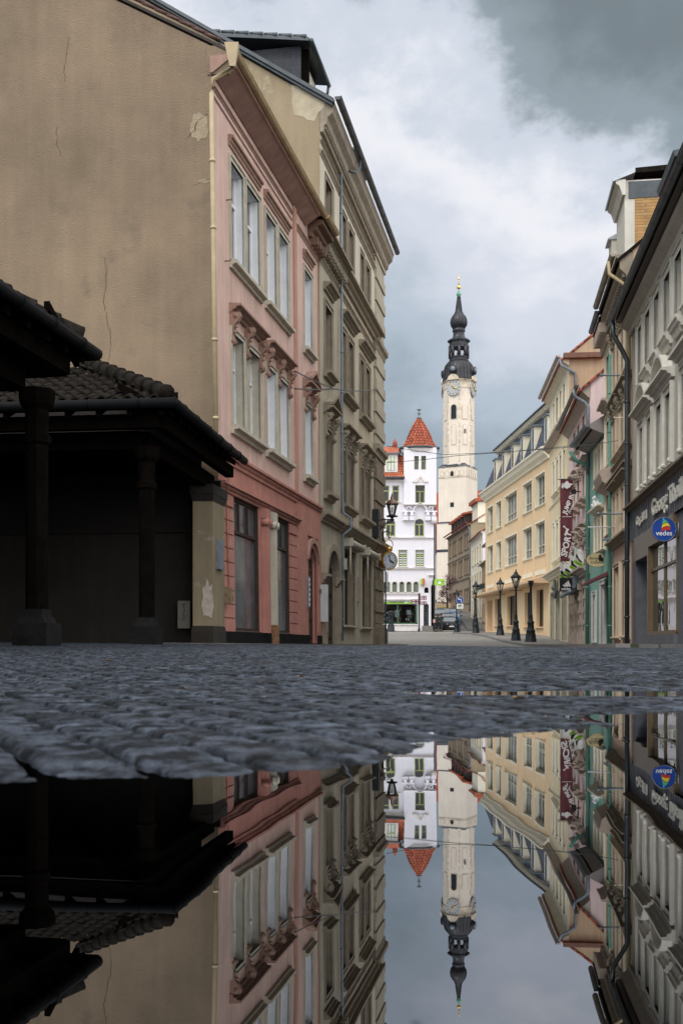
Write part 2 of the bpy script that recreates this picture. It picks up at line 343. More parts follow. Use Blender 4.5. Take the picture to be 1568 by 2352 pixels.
# ================================================================ facades
class Fac:
    def __init__(s, A, B, side=1, lean=(0, 0)):
        s.A = Vector(A); d = Vector(B) - s.A; s.L = d.length; s.u = d / s.L; s.n = Vector((s.u.y, -s.u.x)) * side; s.lean = lean
    def off(s, a, h):
        l0, l1 = s.lean; return (l0 + (l1 - l0) * min(1, max(0, a / s.L))) * h if l0 or l1 else 0
    def p(s, a, h, o=0):
        q = s.A + s.u * a + s.n * (o - s.off(a, h)); return Vector((q.x, q.y, h))
    def sx(s, x, h=0, o=0):
        k = (x - HX) / FPX; a = 0
        for _ in range(3):
            oo = o - s.off(a, h)
            a = (k * (s.A.y + s.n.y * oo) - (s.A.x + s.n.x * oo)) / (s.u.x - k * s.u.y)
        return a
    def hy(s, x, y, o=0):
        h = 5
        for _ in range(3):
            a = s.sx(x, h, o); h = HC + (HY - y) * s.p(a, h, o).y / FPX
        return h
    def frame(s, a, h, o=0):
        n3 = Vector((s.n.x, s.n.y, 0)); return Frame(s.p(a, h, o), Vector((0, 0, 1)).cross(n3))
def ray(x, Z): return ((x - HX) * Z / FPX, Z)

def corn(h, t, p, h2=None):     # moulded cornice section, top at h, thickness t, projection p
    return [(-0.02, h - t), (p * .25, h - t), (p * .3, h - t * .72), (p * .55, h - t * .6), (p * .62, h - t * .36), (p, h - t * .3), (p, h - t * .05), (-0.02, h + t * .12)]
def arc(a0, a1, hs, r, n=12):
    w = (a1 - a0) / 2; c = (a0 + a1) / 2
    rad = (w * w + r * r) / (2 * r); t0 = math.asin(min(1, w / rad))
    if r > w * 0.999: rad = w; t0 = math.pi / 2
    return [(c + rad * math.sin(-t0 + 2 * t0 * i / n), hs + r - rad + rad * math.cos(-t0 + 2 * t0 * i / n)) for i in range(n + 1)]

class House:
    def __init__(s, name, label, cat, F, base=0.2, group=None, holder=None):
        s.F = F; s.ops = []
        q = F.p(F.L / 2, base, 0)
        s.t = holder if holder else thing(name, label, cat, (q.x, q.y, base), group=group)
    def wall(s, a0, a1, h0, h1, m, o=0.0, name='wall', ops=None):
        F = s.F; ops = [q for q in (ops if ops is not None else s.ops) if q[0] < a1 and q[1] > a0 and q[2] < h1 and q[3] > h0]
        As = sorted({a0, a1, *[min(max(v, a0), a1) for q in ops for v in q[:2]]}); Hs = sorted({h0, h1, *[min(max(v, h0), h1) for q in ops for v in q[2:4]]})
        mb = MB()
        for i in range(len(As) - 1):
            for j in range(len(Hs) - 1):
                ca, ch = (As[i] + As[i + 1]) / 2, (Hs[j] + Hs[j + 1]) / 2
                if any(q[0] < ca < q[1] and q[2] < ch < q[3] for q in ops): continue
                mb.face([F.p(As[i], Hs[j], o), F.p(As[i + 1], Hs[j], o), F.p(As[i + 1], Hs[j + 1], o), F.p(As[i], Hs[j + 1], o)])
        for q in ops:
            if q[4] > 0:
                P = arc(q[0], q[1], q[3] - q[4], q[4])
                for (x0, y0), (x1, y1) in zip(P[:-1], P[1:]):
                    mb.face([F.p(x0, y0, o), F.p(x1, y1, o), F.p(x1, q[3], o), F.p(x0, q[3], o)])
        return mb.build(name, m, s.t, recalc=False)
    def win(s, lights, h0, h1, d=0.25, sur=None, rev=None, fr=None, glass=None, sw=0.1, sp=0.035, rise=0, sill=0.12, sillp=0.1, sillm=None, hood=None, hoodm=None,
            hoodgap=0.15, hoodt=0.22, hoodp=0.22, hw=0.12, tr=0.68, mul=True, blind=None, name='window', brk=True, bh=0.7, o=0.0, depthpane=None, rim=True, casem=0.055):
        F = s.F; sur = sur or M['palestone']; rev = rev or sur; fr = fr or M['whitepaint']; glass = glass or M['glass']; hoodm = hoodm or sur; sillm = sillm or sur
        mb = MB(); pane = MB()
        for a0, a1 in lights:
            s.ops.append((a0, a1, h0, h1, rise))
            hs = h1 - rise; P = arc(a0, a1, hs, rise) if rise > 0 else [(a0, h1), (a1, h1)]
            mb.cur = 0
            if sw > 0:
                for (b0, b1) in ((a0 - sw, a0), (a1, a1 + sw)):
                    mb.fbox(F, b0, b1, h0, hs, o - 0.02, o + sp)
                if rise > 0:
                    Q = [(c[0] + (c[0] - (a0 + a1) / 2) * sw * 2 / (a1 - a0), c[1] + sw) for c in P]
                    Q[0] = (a0 - sw, hs); Q[-1] = (a1 + sw, hs)
                    for i in range(len(P) - 1): mb.fpoly(F, [P[i], P[i + 1], Q[i + 1], Q[i]], o - 0.02, o + sp)
                else:
                    mb.fbox(F, a0 - sw, a1 + sw, h1, h1 + sw, o - 0.02, o + sp)
                    if rim:
                        e = sw * 0.3
                        mb.fbox(F, a0 - sw - e, a0 - sw, h0, h1 + sw + e, o - 0.02, o + sp * 1.9)
                        mb.fbox(F, a1 + sw, a1 + sw + e, h0, h1 + sw + e, o - 0.02, o + sp * 1.9)
                        mb.fbox(F, a0 - sw, a1 + sw, h1 + sw, h1 + sw + e, o - 0.02, o + sp * 1.9)
            mb.cur = 1; so = o + (sp if sw > 0 else 0) - 0.001
            mb.face([F.p(a0, h0, so), F.p(a0, hs, so), F.p(a0, hs, -d), F.p(a0, h0, -d)])
            mb.face([F.p(a1, h0, so), F.p(a1, hs, so), F.p(a1, hs, -d), F.p(a1, h0, -d)])
            mb.face([F.p(a0, h0, so), F.p(a1, h0, so), F.p(a1, h0, -d), F.p(a0, h0, -d)])
            for (x0, y0), (x1, y1) in zip(P[:-1], P[1:]): mb.face([F.p(x0, y0, so), F.p(x1, y1, so), F.p(x1, y1, -d), F.p(x0, y0, -d)])
            mb.cur = 2; b = casem; f0, f1 = -d, -d + 0.06
            mb.fbox(F, a0, a0 + b, h0, h1, f0, f1); mb.fbox(F, a1 - b, a1, h0, h1, f0, f1)
            mb.fbox(F, a0 + b, a1 - b, h0, h0 + b * 1.3, f0, f1); mb.fbox(F, a0 + b, a1 - b, h1 - b, h1, f0, f1)
            ht = h0 + (h1 - h0) * tr
            if tr > 0: mb.fbox(F, a0 + b, a1 - b, ht - b * .6, ht + b * .6, f0, f1 + 0.02)
            if mul:
                c = (a0 + a1) / 2; top = ht - b * .6 if tr > 0 else h1 - b
                mb.fbox(F, c - b * .6, c + b * .6, h0 + b * 1.3, top, f0, f1 + 0.012)
            pane.face([F.p(a0, h0, -d + 0.015), F.p(a1, h0, -d + 0.015), F.p(a1, h1, -d + 0.015), F.p(a0, h1, -d + 0.015)])
        w = mb.build(name, [sur, rev, fr], s.t, recalc=False)
        pane.build('pane', glass, w, recalc=False)
        A0 = min(l[0] for l in lights); A1 = max(l[1] for l in lights)
        if sill:
            q = MB(); q.fprof(F, A0 - sw - 0.08, A1 + sw + 0.08, [(-0.02, h0 - sill), (sillp * .5, h0 - sill), (sillp * .6, h0 - sill * .6), (sillp + .05, h0 - sill * .5), (sillp + .05, h0 - sill * .08), (-0.02, h0 + 0.02)])
            q.build('sill', sillm, w)
        if hood: s.hood(w, A0 - sw - hw, A1 + sw + hw, h1 + sw + hoodgap + hoodt, hoodt, hoodp, hood, hoodm, lights, bh, sw)
        return w
    def hood(s, w, a0, a1, h, t, p, kind, m, lights=None, bh=0.7, sw=0.1):
        F = s.F; q = MB(); q.fprof(F, a0, a1, corn(h, t, p))
        c = (a0 + a1) / 2
        if 'ped' in kind:
            r = (a1 - a0) * 0.24; q.fpoly(F, [(a0, h + .015), (a1, h + .015), (c, h + r)], -0.02, p * .45)
            for sgn in (0, 1):
                e = a0 if sgn == 0 else a1
                q.fpoly(F, [(e, h + .02), (c, h + r + .02), (c, h + r + .02 + t * .5), (e, h + .02 + t * .4)], -0.02, p * (1.02 + .01 * sgn))
        if 'seg' in kind:
            r = (a1 - a0) * 0.2; a0 += (a1 - a0) * .12; a1 -= (a1 - a0) * .12; P = arc(a0 + .06, a1 - .06, h + .02, r, 14)
            Q = [(c + (x - c) * 1.12, h + .02 + (y - h - .02) * 1.12) for x, y in P]
            for i in range(len(P) - 1): q.fpoly(F, [P[i], P[i + 1], Q[i + 1], Q[i]], -0.02, p * .75)
            q.fpoly(F, P, -0.02, 0.03)
            for k in range(7):
                t_ = k / 6 * math.pi; q.ball(F.p(c + math.cos(t_) * (a1 - a0) * .2, h + .1 + math.sin(t_) * r * .5, 0.05), 0.055, 6, 4)
        q.build('hood', m, w)
        if 'brk' in kind and lights:
            ed = sorted({round(lights[0][0] - sw * .6, 3), round(lights[-1][1] + sw * .6, 3)} | {round((lights[i][1] + lights[i + 1][0]) / 2, 3) for i in range(len(lights) - 1)})
            for e in ed:
                b = MB(); wdt = 0.068; hh = h - t
                P = [(0, hh - bh), (.05, hh - bh), (.10, hh - bh + .04), (.115, hh - bh + .1), (.07, hh - bh + .17), (.06, hh - bh + .28), (.09, hh - .3), (.16, hh - .2), (.2, hh - .1), (.18, hh - .0), (0, hh)]
                P = [(x * p / .22, y) for x, y in P]
                b.fprof(F, e - wdt, e + wdt, P)
                b.tube([F.p(e - wdt - .015, hh - .09, p * .55), F.p(e + wdt + .015, hh - .09, p * .55)], .07, 8)
                b.tube([F.p(e - wdt - .015, hh - bh + .09, p * .3), F.p(e + wdt + .015, hh - bh + .09, p * .3)], .05, 8)
                for k in range(3): b.ball(F.p(e, hh - .2 - k * .13, p * (.62 - .12 * k)), .045, 6, 4)
                b.build('bracket', m, w)
    def course(s, a0, a1, h, t, p, m, name='string_course', parent=None):
        q = MB(); q.fprof(s.F, a0, a1, corn(h, t, p)); return q.build(name, m, parent or s.t)
    def gutter(s, a0, a1, h, o, m, r=0.085, name='gutter', rings=0.9, dh=0.0):
        F = s.F; q = MB(); n = max(1, int((a1 - a0) / rings)); q.smooth = True
        def ring(a, rr, hh): return [F.p(a, hh + rr * math.sin(t), o + rr * math.cos(t)) for t in [math.pi + math.pi * k / 8 for k in range(9)]]
        def seg(x0, x1, rr):
            h0 = h + dh * (x0 - a0) / (a1 - a0); h1 = h + dh * (x1 - a0) / (a1 - a0)
            A = ring(x0, rr, h0); B = ring(x1, rr, h1); q.mesh(A + B, [(k, k + 1, 9 + k + 1, 9 + k) for k in range(8)])
            Ai = ring(x0, rr * .86, h0); Bi = ring(x1, rr * .86, h1); q.mesh(Ai + Bi, [(k, k + 1, 9 + k + 1, 9 + k) for k in range(8)])
        seg(a0, a1, r)
        q.mesh(ring(a0, r, h), [tuple(range(9))]); q.mesh(ring(a1, r, h + dh), [tuple(range(9))])
        for i in range(n + 1):
            x = a0 + (a1 - a0) * i / n; seg(max(a0, x - .03), min(a1, x + .03), r * 1.1)
        q.tube([F.p(a0, h, o + r), F.p(a1, h + dh, o + r)], .014, 6)
        return q.build(name, m, s.t, recalc=False)
    def body(s, depth, H, m, h0=0.0, a0=None, a1=None, pitch=0.0, gm=None, o=0.0):
        """side walls, back wall and gables; each gable its own part"""
        F = s.F; a0 = 0 if a0 is None else a0; a1 = F.L if a1 is None else a1
        rr = depth / 2 * pitch
        for a in (a0, a1):
            q = MB(); q.face([F.p(a, h0, -o), F.p(a, h0, -depth), F.p(a, H, -depth), F.p(a, H + rr, -depth / 2), F.p(a, H, -o)])
            q.build('side_wall', gm or m, s.t, recalc=False)
        q = MB(); q.face([F.p(a0, h0, -depth), F.p(a1, h0, -depth), F.p(a1, H, -depth), F.p(a0, H, -depth)]); q.build('rear_wall', m, s.t, recalc=False)
    def roof(s, depth, H, pitch, m, over=0.5, v0=0.15, v1=0.15, th=0.12, a0=None, a1=None, name='roof'):
        F = s.F; a0 = (0 if a0 is None else a0) - v0; a1 = (F.L if a1 is None else a1) + v1; q = MB()
        hr = H + depth / 2 * pitch
        for (oa, ha, ob, hb) in ((over, H - over * pitch, -depth / 2, hr), (-depth / 2, hr, -depth - over, H - over * pitch)):
            q.prism([F.p(a0, ha, oa), F.p(a0, hb, ob), F.p(a0, hb + th, ob), F.p(a0, ha + th, oa)],
                    [F.p(a1, ha, oa), F.p(a1, hb, ob), F.p(a1, hb + th, ob), F.p(a1, ha + th, oa)])
        return q.build(name, m, s.t)
    def eavestiles(s, a0, a1, h, o, m, step=0.25, r=0.06, dh=0):
        F = s.F; q = MB(); n = int((a1 - a0) / step)
        for i in range(n):
            a = a0 + (i + .5) * step; hh = h + dh * i / n
            q.tube([F.p(a, hh, o), F.p(a, hh + .18, o - .35)], r, 6)
        return q.build('eaves_tiles', m, s.t)
    def pipe(s, pts, r, m, name='downpipe', collars=True):
        q = MB(); q.tube(pts, r, 10)
        if collars:
            for i in range(len(pts) - 1):
                a, b = Vector(pts[i]), Vector(pts[i + 1])
                if (b - a).length > 1.6:
                    n = int((b - a).length / 1.5)
                    for k in range(1, n + 1):
                        c = a.lerp(b, k / (n + .5)); q.lathe([(r * 1.25, -.03), (r * 1.25, .03)], 10, c)
        return q.build(name, m, s.t)

# ================================================================ LEFT: salmon house
KL = 521 * 35.0
def zl(x): return KL / (1255 - x)
PF = Fac(ray(508, zl(508)), ray(734, 35.0), 1, lean=(0.0175, 0.006))
P = House('town_house', 'salmon pink town house with tan roughcast gable standing beside the dark arcade', 'house', PF, base=0.25)
S = PF.sx
wk = dict(sur=M['palestone'], rev=M['whitepaint'], fr=M['whitepaint'], sillm=M['palestone'], hoodm=M['terra'])
for xs in (((529.5, 557.5), (566, 594)), ((609.6, 632), (640, 660)), ((697.6, 714.7),)):
    P.win([(S(a, 10.5), S(b, 10.5)) for a, b in xs], 9.36, 11.78, hood='cap', hoodgap=0.22, hoodt=0.24, hoodp=0.14, hw=0.02, sill=0.2, sillp=0.14, mul=True, **wk)
for xs in (((532.8, 558), (570.7, 595.4)), ((612, 632), (641.5, 660.3)), ((698.5, 715),)):
    one = len(xs) == 1
    wk2 = dict(wk); 
    if xs[0][0] < 600: wk2['rev'] = M['palestone']
    P.win([(S(a, 6.5), S(b, 6.5)) for a, b in xs], 5.42, 7.64, hood='brk ped' if one else 'brk', hoodgap=0.34, hoodt=0.2, hoodp=0.3, hw=0.06, sill=0.22, sillp=0.16, bh=.78, **wk2)
wallL = PF.L
aS = S(683, 2); 
# shop windows
a1, a2, a3, a4 = S(535, 2), S(594, 2), S(625, 2), S(664, 2)
for (b0, b1) in ((a1, a2), (a3, a4)):
    P.win([(b0, b1)], 0.52, 3.72, d=0.12, sur=M['pinkdark'], rev=M['darkwood'], fr=M['darkwood'], glass=M['glassblue'], sw=0, tr=0.745, mul=False, sill=0.16, sillp=0.03, sillm=M['darkwood'], name='shop_window', casem=0.06)
q = MB()
for (b0, b1) in ((a1, a2), (a3, a4)):
    for k in (1, 2):
        q = MB(); c = b0 + (b1 - b0) * k / 3; q.fbox(PF, c - .045, c + .045, 2.95, 3.63, -.12, -.05); q.build('transom_bar', M['darkwood'], P.t)
# door
d0, d1 = S(705, 1.5), S(724, 1.5)
w = P.win([(d0, d1)], 0.25, 3.25, d=0.15, rise=0.42, sur=M['pinkdark'], rev=M['pinkdark'], fr=M['darkwood'], sw=0.13, sp=0.05, tr=0.77, mul=False, sill=0, name='arched_door', glass=M['darkwood'], casem=.08)
q = MB()
for k in range(4): q.fbox(PF, d0 + .14, d1 - .14, .45 + .55 * k, .88 + .55 * k, -.12, -.09)
q.build('door_panel', M['darkwood'], w)
q = MB(); Pa = arc(d0 - .12, d1 + .12, 2.83, .56); Qa = arc(d0 - .26, d1 + .26, 2.83, .72)
for i in range(12): q.fpoly(PF, [Pa[i], Pa[i + 1], Qa[i + 1], Qa[i]], -.01, .13)
q.build('arch_moulding', M['terra'], w)
P.wall(0, wallL, 0.1, 4.6, M['pinkdark'], name='ground_floor_wall')
P.wall(0, wallL, 4.6, 13.45, M['pink'], name='upper_wall')
# mouldings
P.course(0.02, wallL, 4.68, 0.26, 0.16, M['pinkdark'])
P.course(0.02, aS, 3.93, 0.2, 0.18, M['pinkdark'], 'shop_cornice')
P.course(0.05, aS - .3, 12.95, 0.09, 0.06, M['terra'], 'frieze_moulding'); P.course(0.05, aS - .3, 12.72, 0.05, 0.03, M['terra'], 'frieze_moulding')
P.course(aS + .2, wallL, 12.8, 0.16, 0.08, M['terra'], 'frieze_moulding')
q = MB(); q.fbox(PF, aS - .2, aS + .12, 4.7, 13.3, -.01, .05); q.build('pilaster', mat('pilaster_salmon', (0.46, 0.25, 0.19), .9, .12, 1.2, .3, 45, streak=.12), P.t)
q = MB(); q.fbox(PF, aS - .12, d0 - .14, .5, 4.42, -.01, .07); q.fbox(PF, d1 + .14, wallL, .5, 4.42, -.01, .07); q.fbox(PF, d0 - .14, d1 + .14, 3.58, 4.42, -.01, .07); q.build('door_bay_facing', M['pinkdark'], P.t)
# rusticated piers
for b0, b1 in ((0.03, a1 - .02), (a4 + .03, aS - .15)):
    q = MB(); h = .5
    while h < 3.55:
        q.fbox(PF, b0, b1, h, h + (.26 if h > 2.9 else .3), -.01, .05); h += .325
    q.build('rusticated_pier', M['pinkdark'], P.t)
q = MB(); c = (a2 + a3) / 2
q.fbox(PF, a2 + .03, a2 + .36, .5, 3.6, -.01, .06); q.build('pier', M['pinkdark'], P.t)
for i, (cc, mm) in enumerate(((a2 + .3, M['pinkdark']), (a3 - .32, M['palestone']))):
    q = MB(); q.fbox(PF, cc - .14, cc + .14, .25 if i else .5, 3.35, .06, .2); q.fbox(PF, cc - .19, cc + .19, 3.35, 3.45, .0, .24)
    for sg in (-.15, .15): q.tube([PF.p(cc + sg, 3.37, .03), PF.p(cc + sg, 3.37, .25)], .1, 10)
    q.fbox(PF, cc - .22, cc + .22, 3.46, 3.72, .0, .2)
    col_ = q.build('shop_column', mm, P.t)
q = MB(); q.fbox(PF, a3 - .48, a3 - .12, .22, .72, .062, .21); q.build('flaking_base', M['rust'], P.t)
q = MB(); q.fbox(PF, 0.0, d0 - .05, -.1, .5, -.02, .1); q.fbox(PF, d1 + .05, wallL - .03, -.1, .5, -.02, .1); q.build('plinth', M['plinth'], P.t)
# eaves
q = MB(); q.fprof(PF, -.05, S(700, 13.4), [(-.02, 13.18), (.04, 13.18), (.42, 13.44), (.5, 13.46), (.5, 13.56), (-.02, 13.56)]); q.build('cove_eaves', mat('shaded_pink_eaves', (.33, .2, .155), .85, .2, 2, .2, 30, streak=.1), P.t)  # wall pink darkened in its colour for the shade under the gutter
q = MB(); ap = S(706, 13.2); q.fprof(PF, ap, wallL + .2, corn(13.5, .5, .5))
k = ap + .15
while k < wallL: q.fbox(PF, k, k + .14, 12.78, 13.02, 0, .3); k += .36
q.build('bracketed_cornice', mat('umber_cornice', (.17, .1, .065), .85, .2, 3, .2, 30), P.t)
P.gutter(-.1, S(706, 13.4), 13.62, .55, M['gutterpaint'], .1, rings=.85)
P.gutter(S(707, 13.4) - .1, wallL + .05, 13.58, .62, M['gutterpaint'], .1, rings=.7)
P.eavestiles(0, wallL, 13.7, .5, M['browntile'])
P.roof(11, 13.86, .575, M['browntile'], over=.5, v0=.04, v1=0, th=.07)
# gable (roughcast wall facing the square)
q = MB()
ZG = [PF.p(0, -.1, 0), PF.p(0, -.1, -11), PF.p(0, 13.9, -11), PF.p(0, 13.8 + 3.16, -5.5), PF.p(0, 13.8, .02), PF.p(0, 13.42, .0)]
q.face(ZG); gab = q.build('gable_wall', M['rough'], P.t, recalc=False)
q = MB(); q.fbox(PF, -.02, .1, 13.15, 13.8, -.1, .42); q.build('eaves_return', M['rough'], P.t)
GF = Fac((PF.p(0, 0, 0).x, PF.p(0, 0, 0).y), (PF.p(0, 0, -8).x, PF.p(0, 0, -8).y), -1, lean=(0, 0))   # the gable plane: a runs left
GF.n = -PF.u.copy()
def gp(x, y, o=0.0):     # point of the gable plane seen at x, y
    k = (x - HX) / FPX; a = (k * (GF.A.y + GF.n.y * o) - (GF.A.x + GF.n.x * o)) / (GF.u.x - k * GF.u.y)
    Z = GF.A.y + GF.u.y * a + GF.n.y * o; return (a, HC + (HY - y) * Z / FPX)
def blob(cx, cy, rx, ry, n=26, seed=1):
    rnd = random.Random(seed); pts = []
    for k in range(n):
        t = 2 * math.pi * k / n; r = 0.78 + .3 * rnd.random(); pts.append(gp(cx + rx * r * math.cos(t), cy + ry * r * math.sin(t)))
    return pts
q = MB()
for b in ((459, 292, 23, 34, 3), (468, 416, 14, 5, 5)): q = MB(); q.fpoly(GF, blob(*b[:4], seed=b[4]), -.03, .006); q.build('bare_plaster_patch', M['patch'], P.t)
q = MB()
def crack(pts, w=0.014):
    rnd = random.Random(len(pts) * 7 + int(pts[0][0])); fine = []
    for (x0, y0), (x1, y1) in zip(pts[:-1], pts[1:]):
        n = max(2, int(math.hypot(x1 - x0, y1 - y0) / 7))
        for k in range(n): fine.append((x0 + (x1 - x0) * k / n + rnd.uniform(-2.2, 2.2), y0 + (y1 - y0) * k / n))
    fine.append(pts[-1]); P_ = [gp(*f) for f in fine]
    for (aa, hh), (ab, hb) in zip(P_[:-1], P_[1:]):
        ww = w * rnd.uniform(.4, 1); q.face([GF.p(aa - ww, hh, .008), GF.p(aa + ww, hh, .008), GF.p(ab + ww * .8, hb, .008), GF.p(ab - ww * .8, hb, .008)])
crack([(430, 318), (446, 300), (452, 280), (476, 262)], .02); crack([(160, 85), (150, 150), (148, 190)], .008); crack([(132, 290), (130, 330), (141, 360)], .008)
crack([(240, 590), (246, 640), (238, 690), (252, 760), (255, 800), (248, 840)], .009); crack([(440, 426), (455, 422), (480, 411)], .02); crack([(415, 1096), (412, 1090)], .01)
q.build('crack', M['crack'], P.t, recalc=False)
q = MB(); e0 = gp(530, 112); 
for k in range(26):
    aa = .0 + k * .3; hh = 13.86 + aa * .575; q.tube([GF.p(aa, hh + .03, .05), GF.p(aa + .36, hh + .22, .05)], .04, 6)
q.build('verge_tiles', mat('weathered_brown_red_tile', (.09, .04, .03), .85, .4, 7, .4, 20), P.t)
# cream downpipe with hopper
hp = [at(533, 120, 23.95), at(532, 158, 23.98), at(489, 182, 24.0), at(486, 215, 24.02), at(491, 600, 24.1), at(497, 1050, 24.2)]
P.pipe(hp, .055, M['pipecream'])
q = MB(); c = at(534, 108, 23.95); q.prism([c + Vector((-.17, -.1, .06)), c + Vector((.14, -.1, .06)), c + Vector((.14, .12, .06)), c + Vector((-.17, .12, .06))], [c + Vector((-.06, -.06, -.45)), c + Vector((.06, -.06, -.45)), c + Vector((.06, .06, -.45)), c + Vector((-.06, .06, -.45))]); q.build('hopper', M['pipecream'], P.t)
# small fittings: letter boxes, name plate, wall hooks
q = MB(); q.fbox(PF, S(700.5, 1.5), S(703, 1.5), 1.35, 2.3, .071, .13); q.build('doorbell_panel', M['zinc'], P.t)
q = MB()
for k in range(6): q.fbox(PF, S(700.5, 1.5) + .02, S(703, 1.5) - .02, 1.4 + k * .15, 1.49 + k * .15, .13, .136)
q.build('name_plates', M['signwhite'], P.t)
q = MB(); q.fbox(PF, S(728, 1.5), S(730.5, 1.5), 1.9, 2.0, .07, .12); q.build('house_plaque', M['bronze'], P.t)
q = MB(); a_ = wallL - .16; q.fbox(PF, a_, a_ + .16, .95, 2.15, .07, .3); q.build('notice_box', mat('grey_enamel_box', (.42, .45, .45), .5, .1, 4), P.t)
q = MB()
for x_, y_ in ((522, 463), (517, 600)): 
    aa, hh = S(x_, 9), PF.hy(x_, y_); q.tube([PF.p(aa, hh, 0), PF.p(aa, hh, .12), PF.p(aa, hh + .05, .15)], .015, 6)
q.build('wall_hook', M['rust'], P.t)
# earth cable and rusty box at the corner
q = MB(); aa = .28; q.tube([PF.p(aa, 4.35, .2), PF.p(aa + .02, 3.6, .1), PF.p(aa + .06, 3.0, .08), PF.p(aa + .1, 2.3, .08), PF.p(aa + .08, 1.45, .1), PF.p(aa, 1.3, .12)], .014, 6); q.fbox(PF, -.1, .3, 4.3, 4.4, .1, .2); q.build('hanging_cable', M['rust'], P.t)
q = MB(); q.fbox(PF, -.12, .1, 1.12, 1.5, .05, .26); q.tube([PF.p(.1, 1.3, .16), PF.p(.26, 1.3, .16)], .06, 8); q.tube([PF.p(.3, 1.2, .16), PF.p(.24, 1.4, .2)], .05, 8); q.build('switch_box', mat('rusty_ochre_box', (.2, .14, .08), .8, .4, 9), P.t)
q = MB(); q.fbox(PF, -.12, -.02, .2, 3.9, -.05, .07); q.build('dark_gap_strip', M['plinth'], P.t)  # solid black strip drawn for the dark gap at the corner

# ================================================================ LEFT: grey corner house
GA = ray(734, 35.0); GB = ray(877, zl(877))
GFc = Fac(GA, GB, 1)
G = House('corner_house', 'tall grey beige corner house with rusticated quoins behind the salmon house', 'house', GFc, base=0.25)
S = GFc.sx; L = GFc.L
aP = S(778)                   # downpipe line
aQ = S(858)                   # quoin pier starts
gk = dict(sur=M['greytrim'], rev=M['greytrim'], fr=M['darkwood'], hoodm=M['greytrim'], glass=M['glass'])
cols = [((745.4, 760),), ((784, 792.5), (799.5, 809)), ((826, 833.4), (839.3, 847))]
for xs in cols:
    lt = [(S(a), S(b)) for a, b in xs]; one = len(lt) == 1
    P2 = dict(gk)
    G.win(lt, 13.95, 15.75, sw=.12, sill=0, hood=None, **P2)
    G.win(lt, 9.34, 11.54, sw=.13, hood='cap', hoodgap=.3, hoodt=.24, hoodp=.3, hw=.12, sill=.24, sillp=.22, **P2)
    G.win(lt, 5.3, 7.45, sw=.12, hood='brk ped' if one else 'brk', hoodgap=.34, hoodt=.22, hoodp=.36, hw=.1, sill=.24, sillp=.22, bh=.8, **P2)
# ground floor: arched gateway and two windows
g0, g1 = S(744), S(771)
w = G.win([(g0, g1)], 0.2, 3.42, d=.18, rise=.85, sw=.0, sur=M['greytrim'], rev=M['greytrim'], fr=M['darkwood'], glass=M['darkwood'], tr=.7, sill=0, name='arched_gateway', casem=.12)
q = MB(); Pa = arc(g0, g1, 2.57, .85); Qa = arc(g0 - .2, g1 + .2, 2.57, 1.08)
for i in range(12): q.fpoly(GFc, [Pa[i], Pa[i + 1], Qa[i + 1], Qa[i]], -.01, .16)
q.build('arch_moulding', M['greytrim'], w)
for c in (g0 - .18, g1 + .18):
    q = MB(); q.fbox(GFc, c - .18, c + .18, .2, 2.2, -.01, .14); q.fbox(GFc, c - .13, c + .13, .6, 2.05, .14, .16); q.fprof(GFc, c - .24, c + .24, corn(2.55, .3, .26)); q.build('pilaster', M['greytrim'], w)
q = MB()
for sgn in (0, 1):
    for k in range(3):
        c0 = g0 + .15 + sgn * (g1 - g0) / 2; q.fbox(GFc, c0, c0 + (g1 - g0) / 2 - .3, .45 + k * .75, 1.05 + k * .75, -.15, -.11)
q.build('door_panel', M['darkwood'], w)
for x0, x1 in ((787, 812), (828, 848.5)):
    b0, b1 = S(x0), S(x1)
    w = G.win([(b0, b1)], .92, 3.72, d=.3, sw=.14, sp=.05, sur=M['grey'], rev=M['greytrim'], fr=M['darkwood'], glass=M['glass'], tr=.78, mul=False, sill=.12, name='shop_window')
    q = MB(); q.tube([GFc.p(b0 - .15, 3.92, .28), GFc.p(b1 + .35, 3.92, .28)], .12, 10); q.fbox(GFc, b0 - .22, b0 - .15, 3.76, 4.06, .0, .42); q.fbox(GFc, b1 + .35, b1 + .42, 3.76, 4.06, .0, .42)
    q.tube([GFc.p(b0 - .1, 3.8, .3), GFc.p(b0 - .1, 2.75, .3)], .035, 6)
    q.build('awning_roller', M['palestone'], G.t)
q = MB(); q.fbox(GFc, S(818), S(822), 1.9, 2.85, .0, .1); q.build('wall_plaque', mat('pink_grey_plaque', (.3, .23, .2), .7, .15, 5), G.t)
q = MB(); 
for k in range(5): q.fbox(GFc, S(818) + .08, S(822) - .08, 2.02 + k * .15, 2.08 + k * .15, .1, .106)
q.build('plaque_lettering', M['greytrim'], G.t)
q = MB(); q.fbox(GFc, S(781), S(784.5), 2.9, 3.3, .02, .2); q.build('junction_box', M['palestone'], G.t)
aLow = S(778)
G.wall(0, L, .0, 4.3, M['grey'], name='ground_floor_wall')
G.wall(0, aLow, 4.3, 13.4, M['grey'], name='upper_wall')
G.wall(aLow, L, 4.3, 13.4, mat('buff_render', (.46, .4, .295), .9, .1, 1, .3, 45, streak=.14), name='upper_wall')
G.wall(0, L, 13.4, 17.0, M['greylight'], name='top_floor_wall')
G.course(0, aP - .05, 4.55, .3, .3, M['greytrim']); G.course(aP + .05, L + .1, 4.55, .3, .36, M['greytrim'])
G.course(0, aLow, 12.85, .16, .1, M['greytrim']); G.course(aLow, aQ, 12.85, .16, .1, M['greytrim'])
q = MB(); q.fprof(GFc, 0, aLow + .1, corn(13.6, .3, .5)); k = .1
while k < aLow: q.fbox(GFc, k, k + .14, 13.02, 13.28, 0, .32); q.ball(GFc.p(k + .07, 13.0, .2), .07, 6, 4); k += .34
q.build('bracketed_cornice', M['greytrim'], G.t)
